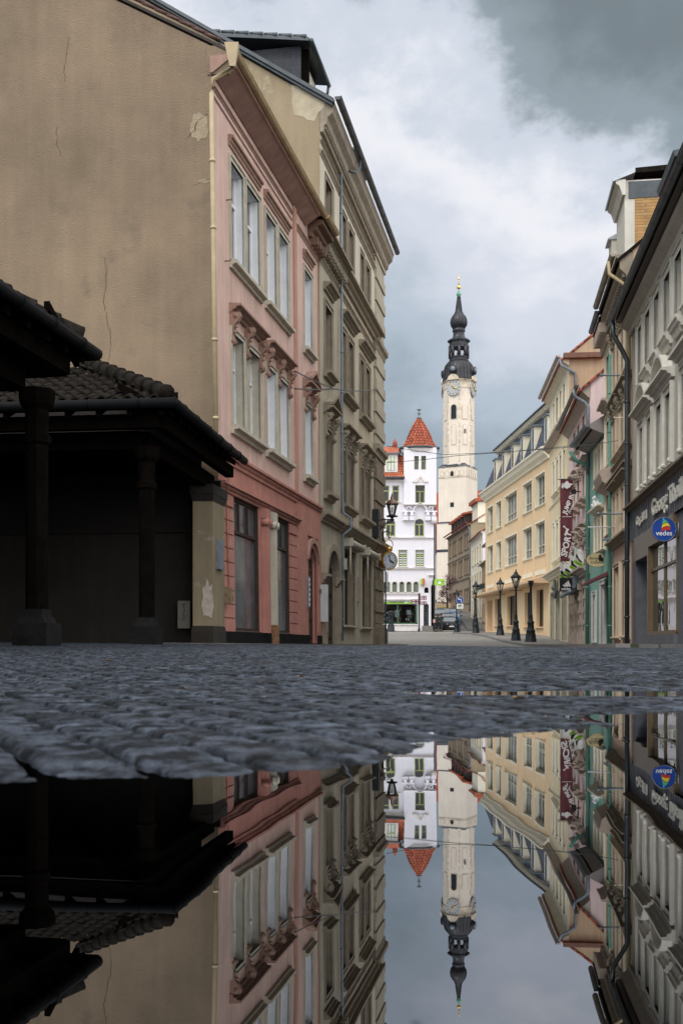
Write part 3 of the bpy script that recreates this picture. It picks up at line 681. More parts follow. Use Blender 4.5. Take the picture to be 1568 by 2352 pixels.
G.course(aLow + .1, aQ + .5, 13.62, .42, .42, M['greytrim'], 'main_cornice')
q = MB(); q.fprof(GFc, 0, aQ + .6, corn(13.78, .12, .08)); q.build('sill_course', M['greylight'], G.t)
# top floor pilaster strips and architraves
q = MB()
for a_, b_ in ((0, .55), (S(765), S(781)), (S(813), S(824)), (S(850), aQ)):
    q = MB(); q.fbox(GFc, a_ + .03, b_ - .03, 13.9, 16.0, -.01, .05); q.build('top_floor_panel', M['greylight'], G.t)
G.course(0, L, 16.35, .16, .1, M['greytrim'], 'architrave'); G.course(0, L, 16.7, .1, .08, M['greytrim'], 'architrave')
q = MB(); q.fprof(GFc, 0, L + .35, [(-.02, 16.9), (.12, 16.9), (.14, 17.1), (.22, 17.15), (.26, 17.35), (.42, 17.5), (.46, 17.72), (.5, 17.8), (-.02, 17.85)]); k = .1
while k < L: q.fbox(GFc, k, k + .07, 17.02, 17.1, .12, .2); k += .14
q.build('main_cornice', M['greytrim'], G.t)
G.gutter(-.1, L + .5, 17.95, .62, M['zincdark'], .11, rings=.85)
G.roof(13, 17.95, .66, M['zincdark'], over=.45, v0=.12, v1=.3, th=.1)
q = MB(); q.prism([GFc.p(-.2, 17.72, .5), GFc.p(-.2, 22.25, -6.4), GFc.p(-.2, 22.36, -6.4), GFc.p(-.2, 17.86, .5)], [GFc.p(-.0, 17.72, .5), GFc.p(-.0, 22.25, -6.4), GFc.p(-.0, 22.36, -6.4), GFc.p(-.0, 17.86, .5)]); q.build('verge_flashing', M['zincdark'], G.t)
q = MB(); q.face([GFc.p(0, 3, 0), GFc.p(0, 3, -13), GFc.p(0, 17.9, -13), GFc.p(0, 17.9 + 4.29, -6.5), GFc.p(0, 17.9, 0)]); q.build('gable_wall', M['rough2'], G.t, recalc=False)
q = MB(); q.face([GFc.p(L, -.2, 0), GFc.p(L, -.2, -13), GFc.p(L, 17.9, -13), GFc.p(L, 17.9 + 4.29, -6.5), GFc.p(L, 17.9, 0)]); q.build('side_wall', M['greylight'], G.t, recalc=False)
q = MB(); g2 = Fac((GFc.p(0, 0, 0).x, GFc.p(0, 0, 0).y), (GFc.p(0, 0, -8).x, GFc.p(0, 0, -8).y), -1); g2.n = -GFc.u.copy()
def gp2(x, y):
    k = (x - HX) / FPX; a = (k * g2.A.y - g2.A.x) / (g2.u.x - k * g2.u.y); return (a, HC + (HY - y) * (g2.A.y + g2.u.y * a) / FPX)
rnd = random.Random(4)
q.fpoly(g2, [gp2(x + rnd.uniform(-2, 2), y + rnd.uniform(-2, 2)) for x, y in ((670, 196), (700, 205), (748, 226), (742, 245), (728, 262), (722, 280), (705, 276), (700, 268), (675, 262), (669, 240), (672, 215))], -.03, .006)
q.build('pale_plaster_patch', mat('faded_cream_plaster', (.43, .37, .26), .95, .15, 3, .5, 20), G.t)
# quoins: alternating smooth and rusticated blocks wrapping the corner
h = .2; i = 0
while h < 16.9:
    t = .73; q = MB()
    if i % 2 == 0: q.fbox(GFc, aQ, L + .06, h, h + t * .62, -.4, .08); 
    else: q.fbox(GFc, aQ - .06, L + .12, h, h + t * .6, -.45, .14)
    hh = t * .62 if i % 2 == 0 else t * .6
    q.build('quoin_block', M['quoin'] if h < 8.6 else M['grey'], G.t); h += hh + .03; i += 1
for hh in (.0, 4.2, 8.35, 12.9):
    q = MB(); 
    if hh == 0: q.fbox(GFc, aQ - .1, L + .22, -.1, .95, -.4, .24)
    else: pj = .42 if hh < 5 else .26; q.fprof(GFc, aQ - .2, L + pj, [(-.5, hh), (pj * .4, hh), (pj * .5, hh + .18), (pj * .95, hh + .25), (pj, hh + .42), (-.5, hh + .46)])
    q.build('pier_moulding', M['quoin'] if hh < 5 else M['greytrim'], G.t)
G.pipe([GFc.p(aP - .1, 16.9, .1), GFc.p(aP - .1, 12, .12), GFc.p(aP, 5.6, .12), GFc.p(aP, 4.9, .15), GFc.p(aP + .12, 4.7, .42), GFc.p(aP + .12, 4.35, .42), GFc.p(aP, 4.1, .14), GFc.p(aP, .35, .12)], .05, M['zinc'])
q = MB(); q.tube([GFc.p(aP + .9, 17.9, .6), GFc.p(aP + .9, 17.5, .6), GFc.p(aP + .1, 17.0, .55), GFc.p(aP - .35, 16.85, .45)], .05, 8); q.build('gutter_outlet', M['zincdark'], G.t)
# dormers
for k, (s0, s1) in enumerate(((1.2, 3.5), (9.2, 11.4))):
    q = MB(); o_ = -.9; ht = 20.45
    w = G
    q.fbox(GFc, s0, s1, 18.3, ht, -4.6, o_); dm = q.build('dormer', M['slatecladding'], G.t)
    q = MB(); q.fbox(GFc, s0 + .25, s1 - .25, 18.95, 20.2, o_ - .02, o_ + .03); q.build('dormer_window', M['greylight'], dm)
    q = MB(); q.prism([GFc.p(s0 - .35, ht - .05, o_ + .35), GFc.p(s0 - .35, ht + .62, -5.0), GFc.p(s0 - .35, ht + .74, -5.0), GFc.p(s0 - .35, ht + .07, o_ + .35)], [GFc.p(s1 + .3, ht - .05, o_ + .35), GFc.p(s1 + .3, ht + .62, -5.0), GFc.p(s1 + .3, ht + .74, -5.0), GFc.p(s1 + .3, ht + .07, o_ + .35)])
    for j in range(8): q.tube([GFc.p(s0 - .3, ht + .1 + j * .082, o_ + .25 - j * .5), GFc.p(s0 - .3, ht + .19 + j * .082, o_ - .2 - j * .5)], [.09, .05], 6)
    q.build('dormer_roof', M['zincdark'], dm)
    q = MB(); q.tube([GFc.p(s0 - .3, ht - .02, o_ + .42), GFc.p(s1 + .4, ht - .02, o_ + .42)], .08, 8); q.tube([GFc.p(s1 + .3, ht - .1, o_ + .42), GFc.p(s1 + .3, ht - .35, o_ + .38), GFc.p(s1 + .3, ht - .55, o_ + .2)], .05, 8); q.build('dormer_gutter', M['zincdark'], dm)
    q = MB(); q.fbox(GFc, s0 + .05, s0 + .2, 18.6, ht - .1, o_, o_ + .25); q.build('dormer_post', M['arcadewood'], dm)

# ================================================================ ground
BZ = ([-60, 0, 2.5, 3.2, 4.3, 6, 10, 16, 24, 34, 48, 55, 59, 72, 81, 88, 115, 118, 150, 200, 400], [.05, 0, .003, .006, .010, .045, .105, .145, .17, .185, .235, .31, .37, .78, 1.05, 1.19, 1.68, 1.85, 4.6, 8.5, 22])
def gz(x, y):
    return np.interp(y, BZ[0], BZ[1]) - 0.011 * np.clip(x, -8, 12) * np.clip((np.asarray(y) - 8) / 16, 0, 1) * np.clip((60 - np.asarray(y)) / 12, 0, 1)
def hash2(i, j, s=0):
    v = np.sin(i * 127.1 + j * 311.7 + s * 74.7) * 43758.5453; return v - np.floor(v)
def vnoise(x, y, s=0):
    i, j = np.floor(x), np.floor(y); fx, fy = x - i, y - j; fx = fx * fx * (3 - 2 * fx); fy = fy * fy * (3 - 2 * fy)
    return (hash2(i, j, s) * (1 - fx) + hash2(i + 1, j, s) * fx) * (1 - fy) + (hash2(i, j + 1, s) * (1 - fx) + hash2(i + 1, j + 1, s) * fx) * fy
def fbm(x, y, s=0, n=4):
    a = 0; w = .5
    for k in range(n): a = a + w * (vnoise(x * 2 ** k, y * 2 ** k, s + k) - .5); w *= .5
    return a
def cobbles(X, Y):
    """height of worn granite setts laid in rows running from far left to near right"""
    dx, dy = .44, -.898
    wob = 0.035 * fbm(X * 2.2, Y * 2.2, 3)
    u = X * dx + Y * dy + 0.02 * fbm(X * 5, Y * 5, 11); v = -X * dy + Y * dx + wob + 0.016 * fbm(X * 7, Y * 7, 5)
    W = 0.128; row = np.floor(v / W); Lr = 0.155 + 0.04 * hash2(row, row * 0 + 3)
    uu = u + hash2(row, row * 0 + 9) * 5; cell = np.floor(uu / Lr)
    uu = uu + (hash2(cell, row, 2) - .5) * 0.02
    fu = np.abs(uu / Lr - np.floor(uu / Lr) - .5) * 2; fv = np.abs(v / W - row - .5) * 2
    eu = (1 - fu) * Lr / 2 + .003; ev = (1 - fv) * W / 2
    e = -0.006 * np.log(np.exp(-eu / 0.006) + np.exp(-ev / 0.006)) + 0.010 * (fbm(X * 45, Y * 45, 8, 2))
    top = 1 - np.exp(-np.clip(e - 0.0065, 0, 1) / 0.003)
    tilt = (hash2(cell, row, 5) - .5) * (uu / Lr - np.floor(uu / Lr) - .5) * 0.012 + (hash2(cell, row, 6) - .5) * (fv - .5) * .006
    hgt = -0.030 * (1 - top) + (hash2(cell, row, 7) - .5) * 0.0035 + tilt * .25 + 0.0006 * fbm(X * 14, Y * 14, 21, 3) + .0052 * fbm(X * 80, Y * 80, 31, 3)
    return hgt, top, hash2(cell, row, 12)
EX = [-3, -1.7, -1.3, -.8, -.41, -.226, 0, .05, .165, .33, .52, .76, 1.2, 1.8, 2.6]
EY = [.4, .7, 1.12, 1.26, 1.28, 1.29, 1.42, 1.49, 1.80, 1.95, 2.12, 2.42, 2.5, 2.2, .8]
def landform(X, Y):
    far = np.interp(X, EX, EY) + .05 * fbm(X * 4, Y * 4, 41) ; near = .41 + .07 * np.exp(-((X - .035) / .014) ** 2) + .08 * np.clip((X - .095) / .03, 0, 1) - .03 * np.abs(X)
    d = np.maximum(Y - far, near - Y)              # > 0 outside the puddle
    rl = .16 + .9 * np.clip((X + .02) / .3, 0, 1); base = np.where(d > 0, 0.013 * (1 - np.exp(-np.clip(d, 0, 9) / rl)), -0.05 * (1 - np.exp(-np.clip(-d, 0, 9) / .12)))
    z = base + gz(X, Y) * np.clip((Y - 1.0) / 1.5, 0, 1)
    # a second shallow pool further on, another far one
    for cx, cy, rx, ry, dp in ((.75, 3.75, .62, .34, .036), (1.9, 3.3, .5, .2, .03), (.75, 2.45, .5, .2, .008)):
        z = z - dp * np.exp(-np.clip(((X - cx) / rx) ** 2 + ((Y - cy) / ry) ** 2, 0, 30))
    z = z + .010 * fbm(X * .9, Y * .9, 51)
    return z
nr, nc = 1350, 900
Yv = 0.30 * (41.0 / 0.30) ** (np.linspace(0, 1, nr) ** 0.93)
T = np.linspace(-0.66, 0.66, nc)
YY, TT = np.meshgrid(Yv, T, indexing='ij'); XX = YY * TT
hg, top, hid = cobbles(XX, YY)
damp = np.clip(1.15 - YY / 60, .5, 1)
ZZ = landform(XX, YY) + hg * damp
ZZ = np.where(YY > 38, ZZ - (YY - 38) * .01, ZZ)
def gridmesh(name, X, Y, Z, m):
    nr, nc = X.shape; co = np.stack([X, Y, Z], -1).reshape(-1, 3).astype(np.float32)
    i = (np.arange(nr - 1)[:, None] * nc + np.arange(nc - 1)[None, :]).ravel()
    f = np.stack([i, i + 1, i + nc + 1, i + nc], 1).astype(np.int32)
    me = bpy.data.meshes.new(name); me.vertices.add(len(co)); me.vertices.foreach_set('co', co.ravel())
    me.loops.add(f.size); me.loops.foreach_set('vertex_index', f.ravel()); me.polygons.add(len(f))
    me.polygons.foreach_set('loop_start', np.arange(0, f.size, 4, dtype=np.int32)); me.polygons.foreach_set('loop_total', np.full(len(f), 4, dtype=np.int32))
    me.polygons.foreach_set('use_smooth', np.ones(len(f), dtype=bool)); me.update(calc_edges=True); me.materials.append(m)
    o = bpy.data.objects.new(name, me); col.objects.link(o); return o
def stonemat(name, c1, c2, joint, wet=True, bump=.5, brick=None, rough=.55):
    m, nt, b = newmat(name); N = nt.nodes; L = nt.links
    t = N.new('ShaderNodeTexCoord')
    n = N.new('ShaderNodeTexNoise'); n.inputs['Scale'].default_value = 16; n.inputs['Detail'].default_value = 8; n.inputs['Roughness'].default_value = .7; L.new(t.outputs['Object'], n.inputs['Vector'])
    mx = N.new('ShaderNodeMix'); mx.data_type = 'RGBA'; mx.inputs[6].default_value = (*c1, 1); mx.inputs[7].default_value = (*c2, 1)
    ra = N.new('ShaderNodeMapRange'); ra.inputs['From Min'].default_value = .43; ra.inputs['From Max'].default_value = .68; L.new(n.outputs['Fac'], ra.inputs['Value']); L.new(ra.outputs[0], mx.inputs[0])
    last = mx.outputs[2]
    at_ = N.new('ShaderNodeAttribute'); at_.attribute_name = 'joint'
    if brick:
        mp2 = N.new('ShaderNodeMapping'); mp2.inputs['Rotation'].default_value = (0, 0, brick[3]); L.new(t.outputs['Object'], mp2.inputs[0])
        br = N.new('ShaderNodeTexBrick'); br.inputs['Scale'].default_value = 1; br.inputs['Brick Width'].default_value = brick[0]; br.inputs['Row Height'].default_value = brick[1]; br.inputs['Mortar Size'].default_value = brick[2]
        L.new(mp2.outputs[0], br.inputs['Vector']); fac = br.outputs['Fac']
    else: fac = at_.outputs['Fac']
    mj = N.new('ShaderNodeMix'); mj.data_type = 'RGBA'; L.new(fac, mj.inputs[0]); L.new(last, mj.inputs[6]); mj.inputs[7].default_value = (*joint, 1)
    if not brick:
        ta = N.new('ShaderNodeAttribute'); ta.attribute_name = 'tone'; tv = N.new('ShaderNodeVectorMath'); tv.operation = 'SCALE'; L.new(mj.outputs[2], tv.inputs[0]); L.new(ta.outputs['Fac'], tv.inputs['Scale']); L.new(tv.outputs[0], b.inputs['Base Color'])
    else: L.new(mj.outputs[2], b.inputs['Base Color'])
    nb = N.new('ShaderNodeTexNoise'); nb.inputs['Scale'].default_value = 75; nb.inputs['Detail'].default_value = 6; nb.inputs['Roughness'].default_value = .7; L.new(t.outputs['Object'], nb.inputs['Vector'])
    bp = N.new('ShaderNodeBump'); bp.inputs['Strength'].default_value = bump * 1.8; bp.inputs['Distance'].default_value = .012; L.new(nb.outputs['Fac'], bp.inputs['Height']); L.new(bp.outputs[0], b.inputs['Normal'])
    nw = N.new('ShaderNodeTexNoise'); nw.inputs['Scale'].default_value = 1.1; nw.inputs['Detail'].default_value = 3; L.new(t.outputs['Object'], nw.inputs['Vector'])
    rr = N.new('ShaderNodeMapRange'); rr.inputs['From Min'].default_value = .4; rr.inputs['From Max'].default_value = .62; rr.inputs['To Min'].default_value = rough + .1; rr.inputs['To Max'].default_value = rough - .22 if wet else rough
    L.new(nw.outputs['Fac'], rr.inputs['Value']); L.new(rr.outputs[0], b.inputs['Roughness'])
    b.inputs['Specular IOR Level'].default_value = .16 if wet else .3
    return m
M['cobble'] = stonemat('wet_granite_setts', (0.004, 0.0055, 0.008), (0.085, 0.102, 0.132), (0.0015, 0.0023, 0.002), rough=.6)
cob = gridmesh('cobbled_street', XX, YY, ZZ, M['cobble']); tag(cob, 'dark wet granite setts of the street around the puddle', kind='structure')
ja = cob.data.attributes.new('joint', 'FLOAT', 'POINT'); tn = cob.data.attributes.new('tone', 'FLOAT', 'POINT'); tn.data.foreach_set('value', (.75 + .5 * hid + .6 * fbm(XX * 2.3, YY * 2.3, 71)).ravel().astype(np.float32)); ja.data.foreach_set('value', np.clip(1.15 - top * 1.25 + .15 * fbm(XX * 3, YY * 3, 61), 0, 1).ravel().astype(np.float32))
del XX, YY, ZZ, TT, hg, top, hid
# wide base ground, with the square and its streets
M['darkpave'] = stonemat('dark_setts', (0.03, 0.034, 0.042), (0.06, 0.066, 0.08), (0.02, 0.018, 0.016), brick=(.16, .13, .012, .46))
M['plaza'] = stonemat('light_dry_setts', (0.21, 0.2, 0.18), (0.31, 0.30, 0.27), (0.11, 0.1, 0.09), wet=False, brick=(.3, .18, .02, .9), rough=.8)
M['hillpave'] = stonemat('grey_street_setts', (0.14, 0.135, 0.14), (0.21, 0.2, 0.2), (0.07, 0.065, 0.06), wet=False, brick=(.3, .2, .025, .3), rough=.75)
M['redpave'] = stonemat('reddish_paving', (0.24, 0.19, 0.16), (0.31, 0.25, 0.21), (0.1, 0.08, 0.07), wet=False, brick=(.4, .25, .03, .1), rough=.8)
M['kerb'] = mat('granite_kerb', (0.17, 0.16, 0.145), .85, .25, 2, .4, 20)
M['pavement'] = stonemat('pavement_slabs', (0.2, 0.185, 0.165), (0.28, 0.265, 0.235), (0.09, 0.08, 0.07), wet=False, brick=(.5, .35, .02, .75), rough=.8)
M['mosspave'] = stonemat('damp_pavement', (0.12, 0.115, 0.11), (0.18, 0.17, 0.155), (0.05, 0.055, 0.03), brick=(.5, .35, .02, .2), rough=.6)
def sheet(name, xs, ys, m, dz=0.0, label=None, clip=None):
    X, Y = np.meshgrid(np.array(xs, float), np.array(ys, float)); Z = gz(X, Y) + dz
    if clip: Z = clip(X, Y, Z)
    o = gridmesh(name, X, Y, Z, m); return tag(o, label, kind='structure')
xs = np.concatenate([np.linspace(-300, -60, 9), np.linspace(-50, 50, 41), np.linspace(60, 300, 9)])
sheet('ground', xs, np.concatenate([np.linspace(-150, -10, 8), np.linspace(-5, 60, 53), np.linspace(62, 160, 40), np.linspace(170, 800, 20)]), M['darkpave'], -.05, 'dark paved ground beneath the town', clip=lambda X, Y, Z: np.where((Y < 44), Z - .06, Z))
sheet('square', np.linspace(-45, 45, 61), np.linspace(40, 117, 78), M['plaza'], .004, 'light grey paved square in front of the white house')
sheet('side_street', np.linspace(-12, 14.6, 20), np.linspace(116.5, 200, 60), M['hillpave'], .01, 'grey sett street climbing past the parked cars')
# polygon slabs with kerbs
def slab(name, poly, m, h=.1, label=None, sub=True):
    mb = MB(); n = len(poly); top_ = [(x, y, float(gz(x, y)) + h) for x, y in poly]; mb.face(top_)
    for i in range(n):
        a, b = top_[i], top_[(i + 1) % n]; mb.face([a, b, (b[0], b[1], b[2] - h - .1), (a[0], a[1], a[2] - h - .1)])
    bm_o = mb.build(name, m, None, recalc=True); return tag(bm_o, label, kind='structure')
def strip(name, left, right, m, h, label):   # left / right are matching point rows
    mb = MB(); n = len(left)
    def P3(p, dh=0): return (p[0], p[1], float(gz(*p)) + h + dh)
    for i in range(n - 1): mb.face([P3(left[i]), P3(right[i]), P3(right[i + 1]), P3(left[i + 1])])
    for row in (left, right):
        for i in range(n - 1): mb.face([P3(row[i]), P3(row[i + 1]), P3(row[i + 1], -h - .08), P3(row[i], -h - .08)])
    mb.face([P3(left[0]), P3(right[0]), P3(right[0], -h - .08), P3(left[0], -h - .08)])
    return tag(mb.build(name, m, None, recalc=True), label, kind='structure')
def dens(pts, n=6):
    out = []
    for a, b in zip(pts[:-1], pts[1:]):
        for k in range(n): out.append((a[0] + (b[0] - a[0]) * k / n, a[1] + (b[1] - a[1]) * k / n))
    return out + [pts[-1]]
kl = dens([(5.6, 22), (6.3, 30), (7.2, 38), (8.2, 48), (8.6, 54), (9.0, 62), (9.6, 72), (9.6, 82), (8.9, 86.5), (9.4, 90.5), (12.5, 93)], 5)
kr = dens([(10.2, 22), (9.6, 30), (9.9, 38), (11, 48), (12.5, 54), (13.5, 62), (15.6, 72), (15, 82), (14.4, 88), (14.2, 91), (14.1, 93.2)], 5)
kin = [(x + .3, y) for x, y in kl]
strip('pavement', kin[15:], kr[15:], M['pavement'], .10, 'light slab pavement before the apricot building')
strip('near_pavement', kin[:16], kr[:16], M['mosspave'], .10, 'damp dark pavement before the nearest shops at right')
strip('kerb', kl, kin, M['kerb'], .104, 'curved granite kerb of the right pavement')
pl_ = dens([(-3.4, 22), (-2.6, 26), (-.9, 35), (1.5, 47), (1.9, 49.5)], 5); pr_ = [(x + 1.15, y - .2) for x, y in pl_]
strip('left_pavement', [(x - .6, y) for x, y in pl_], pr_, M['mosspave'], .03, 'damp narrow pavement along the left house fronts')
cl = dens([(-16, 112.6), (-4, 112.6), (4, 112.4), (9.3, 112.2), (12.5, 115)], 4); cr_ = [(x, y + 2.6) for x, y in cl]
strip('far_pavement', cl, cr_, M['pavement'], .1, 'pavement in front of the white corner house')
strip('crossing', dens([(6.6, 116.6), (7.6, 124)], 3), dens([(11.4, 115.4), (11.6, 124)], 3), M['redpave'], .03, 'reddish paving where the side street meets the square')
strip('side_street_pavement', dens([(13.8, 118), (14.9, 133), (15.8, 150), (12, 175)], 4), dens([(17.6, 112), (18.6, 130), (19, 150), (17, 175)], 4), M['mosspave'], .12, 'mossy pavement rising along the side street')
mh = MB(); mh.lathe([(.42, 0), (.42, .008)], 20, (2.45, 52, float(gz(2.45, 52)) + .006)); tag(mh.build('manhole_cover', M['iron']), 'round iron manhole cover in the light paving beside the blue pole', 'manhole cover')
# water
def watermat():
    m, nt, b = newmat('puddle_water'); N = nt.nodes; L = nt.links; out = [n for n in N if n.type == 'OUTPUT_MATERIAL'][0]; N.remove(b)
    t = N.new('ShaderNodeTexCoord'); n = N.new('ShaderNodeTexNoise'); n.inputs['Scale'].default_value = 3.0; n.inputs['Detail'].default_value = 2; L.new(t.outputs['Object'], n.inputs['Vector'])
    bp = N.new('ShaderNodeBump'); bp.inputs['Strength'].default_value = .055; bp.inputs['Distance'].default_value = .01; L.new(n.outputs['Fac'], bp.inputs['Height'])
    gl = N.new('ShaderNodeBsdfGlossy'); gl.inputs['Roughness'].default_value = 0.0; gl.inputs[0].default_value = (.93, .96, 1.0, 1); L.new(bp.outputs[0], gl.inputs['Normal'])
    tr = N.new('ShaderNodeBsdfTransparent'); tr.inputs[0].default_value = (.16, .14, .11, 1)
    fr = N.new('ShaderNodeFresnel'); fr.inputs[0].default_value = 1.6; L.new(bp.outputs[0], fr.inputs['Normal'])
    ma = N.new('ShaderNodeMath'); ma.operation = 'MULTIPLY_ADD'; ma.inputs[1].default_value = .88; ma.inputs[2].default_value = .18; ma.use_clamp = True; L.new(fr.outputs[0], ma.inputs[0])
    mx = N.new('ShaderNodeMixShader'); L.new(ma.outputs[0], mx.inputs[0]); L.new(tr.outputs[0], mx.inputs[1]); L.new(gl.outputs[0], mx.inputs[2]); L.new(mx.outputs[0], out.inputs['Surface'])
    return m
wx, wy = np.meshgrid(np.linspace(-2.6, 3.2, 3), np.linspace(.15, 4.6, 3)); wat = gridmesh('puddle', wx, wy, wx * 0, watermat()); tag(wat, 'still rainwater puddle mirroring the street', kind='structure')

# ================================================================ market arcades at far left
def pan_tiles(mb, O, ud, vd, rise, W, Lr, inside, tw=.23, row=.3, jit=0.012, seed=1):
    """interlocking clay pan tiles: O corner, ud along the eave, vd horizontally up the slope"""
    rnd = random.Random(seed); O = Vector(O); ud = Vector(ud); vd = Vector(vd); prof = [(0, .0), (.18, .045), (.38, .06), (.58, .04), (.74, .0), (.88, -.012), (1.0, 0)]
    for j in range(int(Lr / row)):
        for i in range(int(W / tw)):
            if not inside((i + .5) * tw, (j + .5) * row): continue
            z0 = rnd.uniform(-jit, jit); y0 = rnd.uniform(-.015, .015); vs = []
            for (fy, lift) in ((0, .05), (1.12, .0)):
                for fx, hh in prof:
                    a = (i + fx) * tw; b = (j + fy) * row + y0; p = O + ud * a + vd * b; vs.append((p.x, p.y, p.z + b * rise + hh + lift + z0))
            n = len(prof); low = [(v[0], v[1], v[2] - .035) for v in vs[:n]]
            mb.mesh(vs, [(k, k + 1, n + k + 1, n + k) for k in range(n - 1)]); mb.mesh(vs[:n] + low, [(k, k + 1, n + k + 1, n + k) for k in range(n - 1)])
def ridge_tiles(mb, A, B, r=.13, step=.36):
    A, B = Vector(A), Vector(B); n = int((B - A).length / step); d = (B - A).normalized(); mb.smooth = True
    for i in range(n):
        p = A + d * step * i; q = A + d * step * (i + 1.15); mb.tube([p, p + d * .04, q], [r * 1.22, r * 1.15, r * .86], 10)
    mb.smooth = False
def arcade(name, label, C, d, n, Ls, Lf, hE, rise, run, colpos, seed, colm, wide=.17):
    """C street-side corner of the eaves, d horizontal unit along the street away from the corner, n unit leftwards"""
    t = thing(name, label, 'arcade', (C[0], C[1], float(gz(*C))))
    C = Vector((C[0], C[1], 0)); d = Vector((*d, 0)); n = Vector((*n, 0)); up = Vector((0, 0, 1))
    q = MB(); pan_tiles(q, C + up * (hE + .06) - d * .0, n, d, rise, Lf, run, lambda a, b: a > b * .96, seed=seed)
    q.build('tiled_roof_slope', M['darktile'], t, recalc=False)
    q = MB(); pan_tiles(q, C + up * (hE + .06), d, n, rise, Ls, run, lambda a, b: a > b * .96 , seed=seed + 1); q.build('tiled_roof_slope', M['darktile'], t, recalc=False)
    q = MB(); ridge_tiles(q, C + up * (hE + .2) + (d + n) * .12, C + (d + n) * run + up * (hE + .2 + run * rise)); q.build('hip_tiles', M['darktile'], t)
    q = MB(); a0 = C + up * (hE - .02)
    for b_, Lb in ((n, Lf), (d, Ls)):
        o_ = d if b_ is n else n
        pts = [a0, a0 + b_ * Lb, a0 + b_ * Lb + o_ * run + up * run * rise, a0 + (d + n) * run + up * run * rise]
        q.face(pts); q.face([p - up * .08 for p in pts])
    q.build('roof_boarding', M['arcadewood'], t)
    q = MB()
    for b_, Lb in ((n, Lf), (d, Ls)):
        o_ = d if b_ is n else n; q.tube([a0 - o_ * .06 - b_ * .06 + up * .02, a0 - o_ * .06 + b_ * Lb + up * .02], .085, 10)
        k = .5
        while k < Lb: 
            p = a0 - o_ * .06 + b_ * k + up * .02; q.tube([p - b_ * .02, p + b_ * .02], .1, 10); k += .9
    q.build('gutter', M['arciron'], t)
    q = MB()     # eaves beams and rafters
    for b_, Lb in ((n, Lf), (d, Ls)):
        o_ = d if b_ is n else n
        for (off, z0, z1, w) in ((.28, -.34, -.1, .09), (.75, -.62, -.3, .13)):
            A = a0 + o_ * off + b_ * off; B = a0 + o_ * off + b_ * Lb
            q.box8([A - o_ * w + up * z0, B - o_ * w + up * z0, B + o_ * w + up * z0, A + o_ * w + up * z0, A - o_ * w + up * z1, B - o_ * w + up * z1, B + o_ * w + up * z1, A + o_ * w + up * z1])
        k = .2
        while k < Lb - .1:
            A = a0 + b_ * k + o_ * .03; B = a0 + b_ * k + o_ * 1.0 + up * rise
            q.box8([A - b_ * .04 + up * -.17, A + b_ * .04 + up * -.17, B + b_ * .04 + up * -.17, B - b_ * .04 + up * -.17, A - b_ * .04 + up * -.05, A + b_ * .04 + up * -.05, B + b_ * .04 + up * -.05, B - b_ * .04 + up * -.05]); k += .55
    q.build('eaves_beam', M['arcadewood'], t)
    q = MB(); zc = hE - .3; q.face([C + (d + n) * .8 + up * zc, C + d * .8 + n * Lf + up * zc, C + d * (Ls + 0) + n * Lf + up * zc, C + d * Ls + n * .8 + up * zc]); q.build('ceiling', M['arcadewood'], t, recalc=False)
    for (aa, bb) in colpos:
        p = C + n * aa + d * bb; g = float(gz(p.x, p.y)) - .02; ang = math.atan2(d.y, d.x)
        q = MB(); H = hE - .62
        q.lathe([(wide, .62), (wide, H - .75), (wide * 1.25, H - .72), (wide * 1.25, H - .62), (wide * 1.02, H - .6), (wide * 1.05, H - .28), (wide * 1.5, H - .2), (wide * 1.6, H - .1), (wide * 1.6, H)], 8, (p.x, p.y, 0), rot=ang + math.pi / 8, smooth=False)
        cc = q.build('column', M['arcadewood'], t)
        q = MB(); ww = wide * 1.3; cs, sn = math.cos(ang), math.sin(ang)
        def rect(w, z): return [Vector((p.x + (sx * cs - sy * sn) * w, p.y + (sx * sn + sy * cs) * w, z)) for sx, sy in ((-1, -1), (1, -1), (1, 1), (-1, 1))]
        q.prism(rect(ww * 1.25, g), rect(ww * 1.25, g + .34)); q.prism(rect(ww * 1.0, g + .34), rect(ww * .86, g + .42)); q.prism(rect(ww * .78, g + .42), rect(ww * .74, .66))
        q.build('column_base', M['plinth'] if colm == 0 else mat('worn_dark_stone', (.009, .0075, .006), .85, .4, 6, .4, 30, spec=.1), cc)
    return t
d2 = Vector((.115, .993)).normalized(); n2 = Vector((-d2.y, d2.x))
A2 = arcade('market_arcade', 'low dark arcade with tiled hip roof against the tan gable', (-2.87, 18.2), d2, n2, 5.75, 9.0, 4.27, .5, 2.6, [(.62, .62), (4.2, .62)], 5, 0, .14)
d1 = Vector((.167, .986)).normalized() * -1; n1 = Vector((d1.y, -d1.x)); n1 = Vector((-.986, .167))
A1 = arcade('market_arcade', 'nearer black arcade pavilion cut by the left frame edge', (-3.5, 15.07), d1, n1, 9.0, 6.0, 4.26, .5, 2.6, [(.55, .55), (.55, 5.5)], 15, 0, .15)
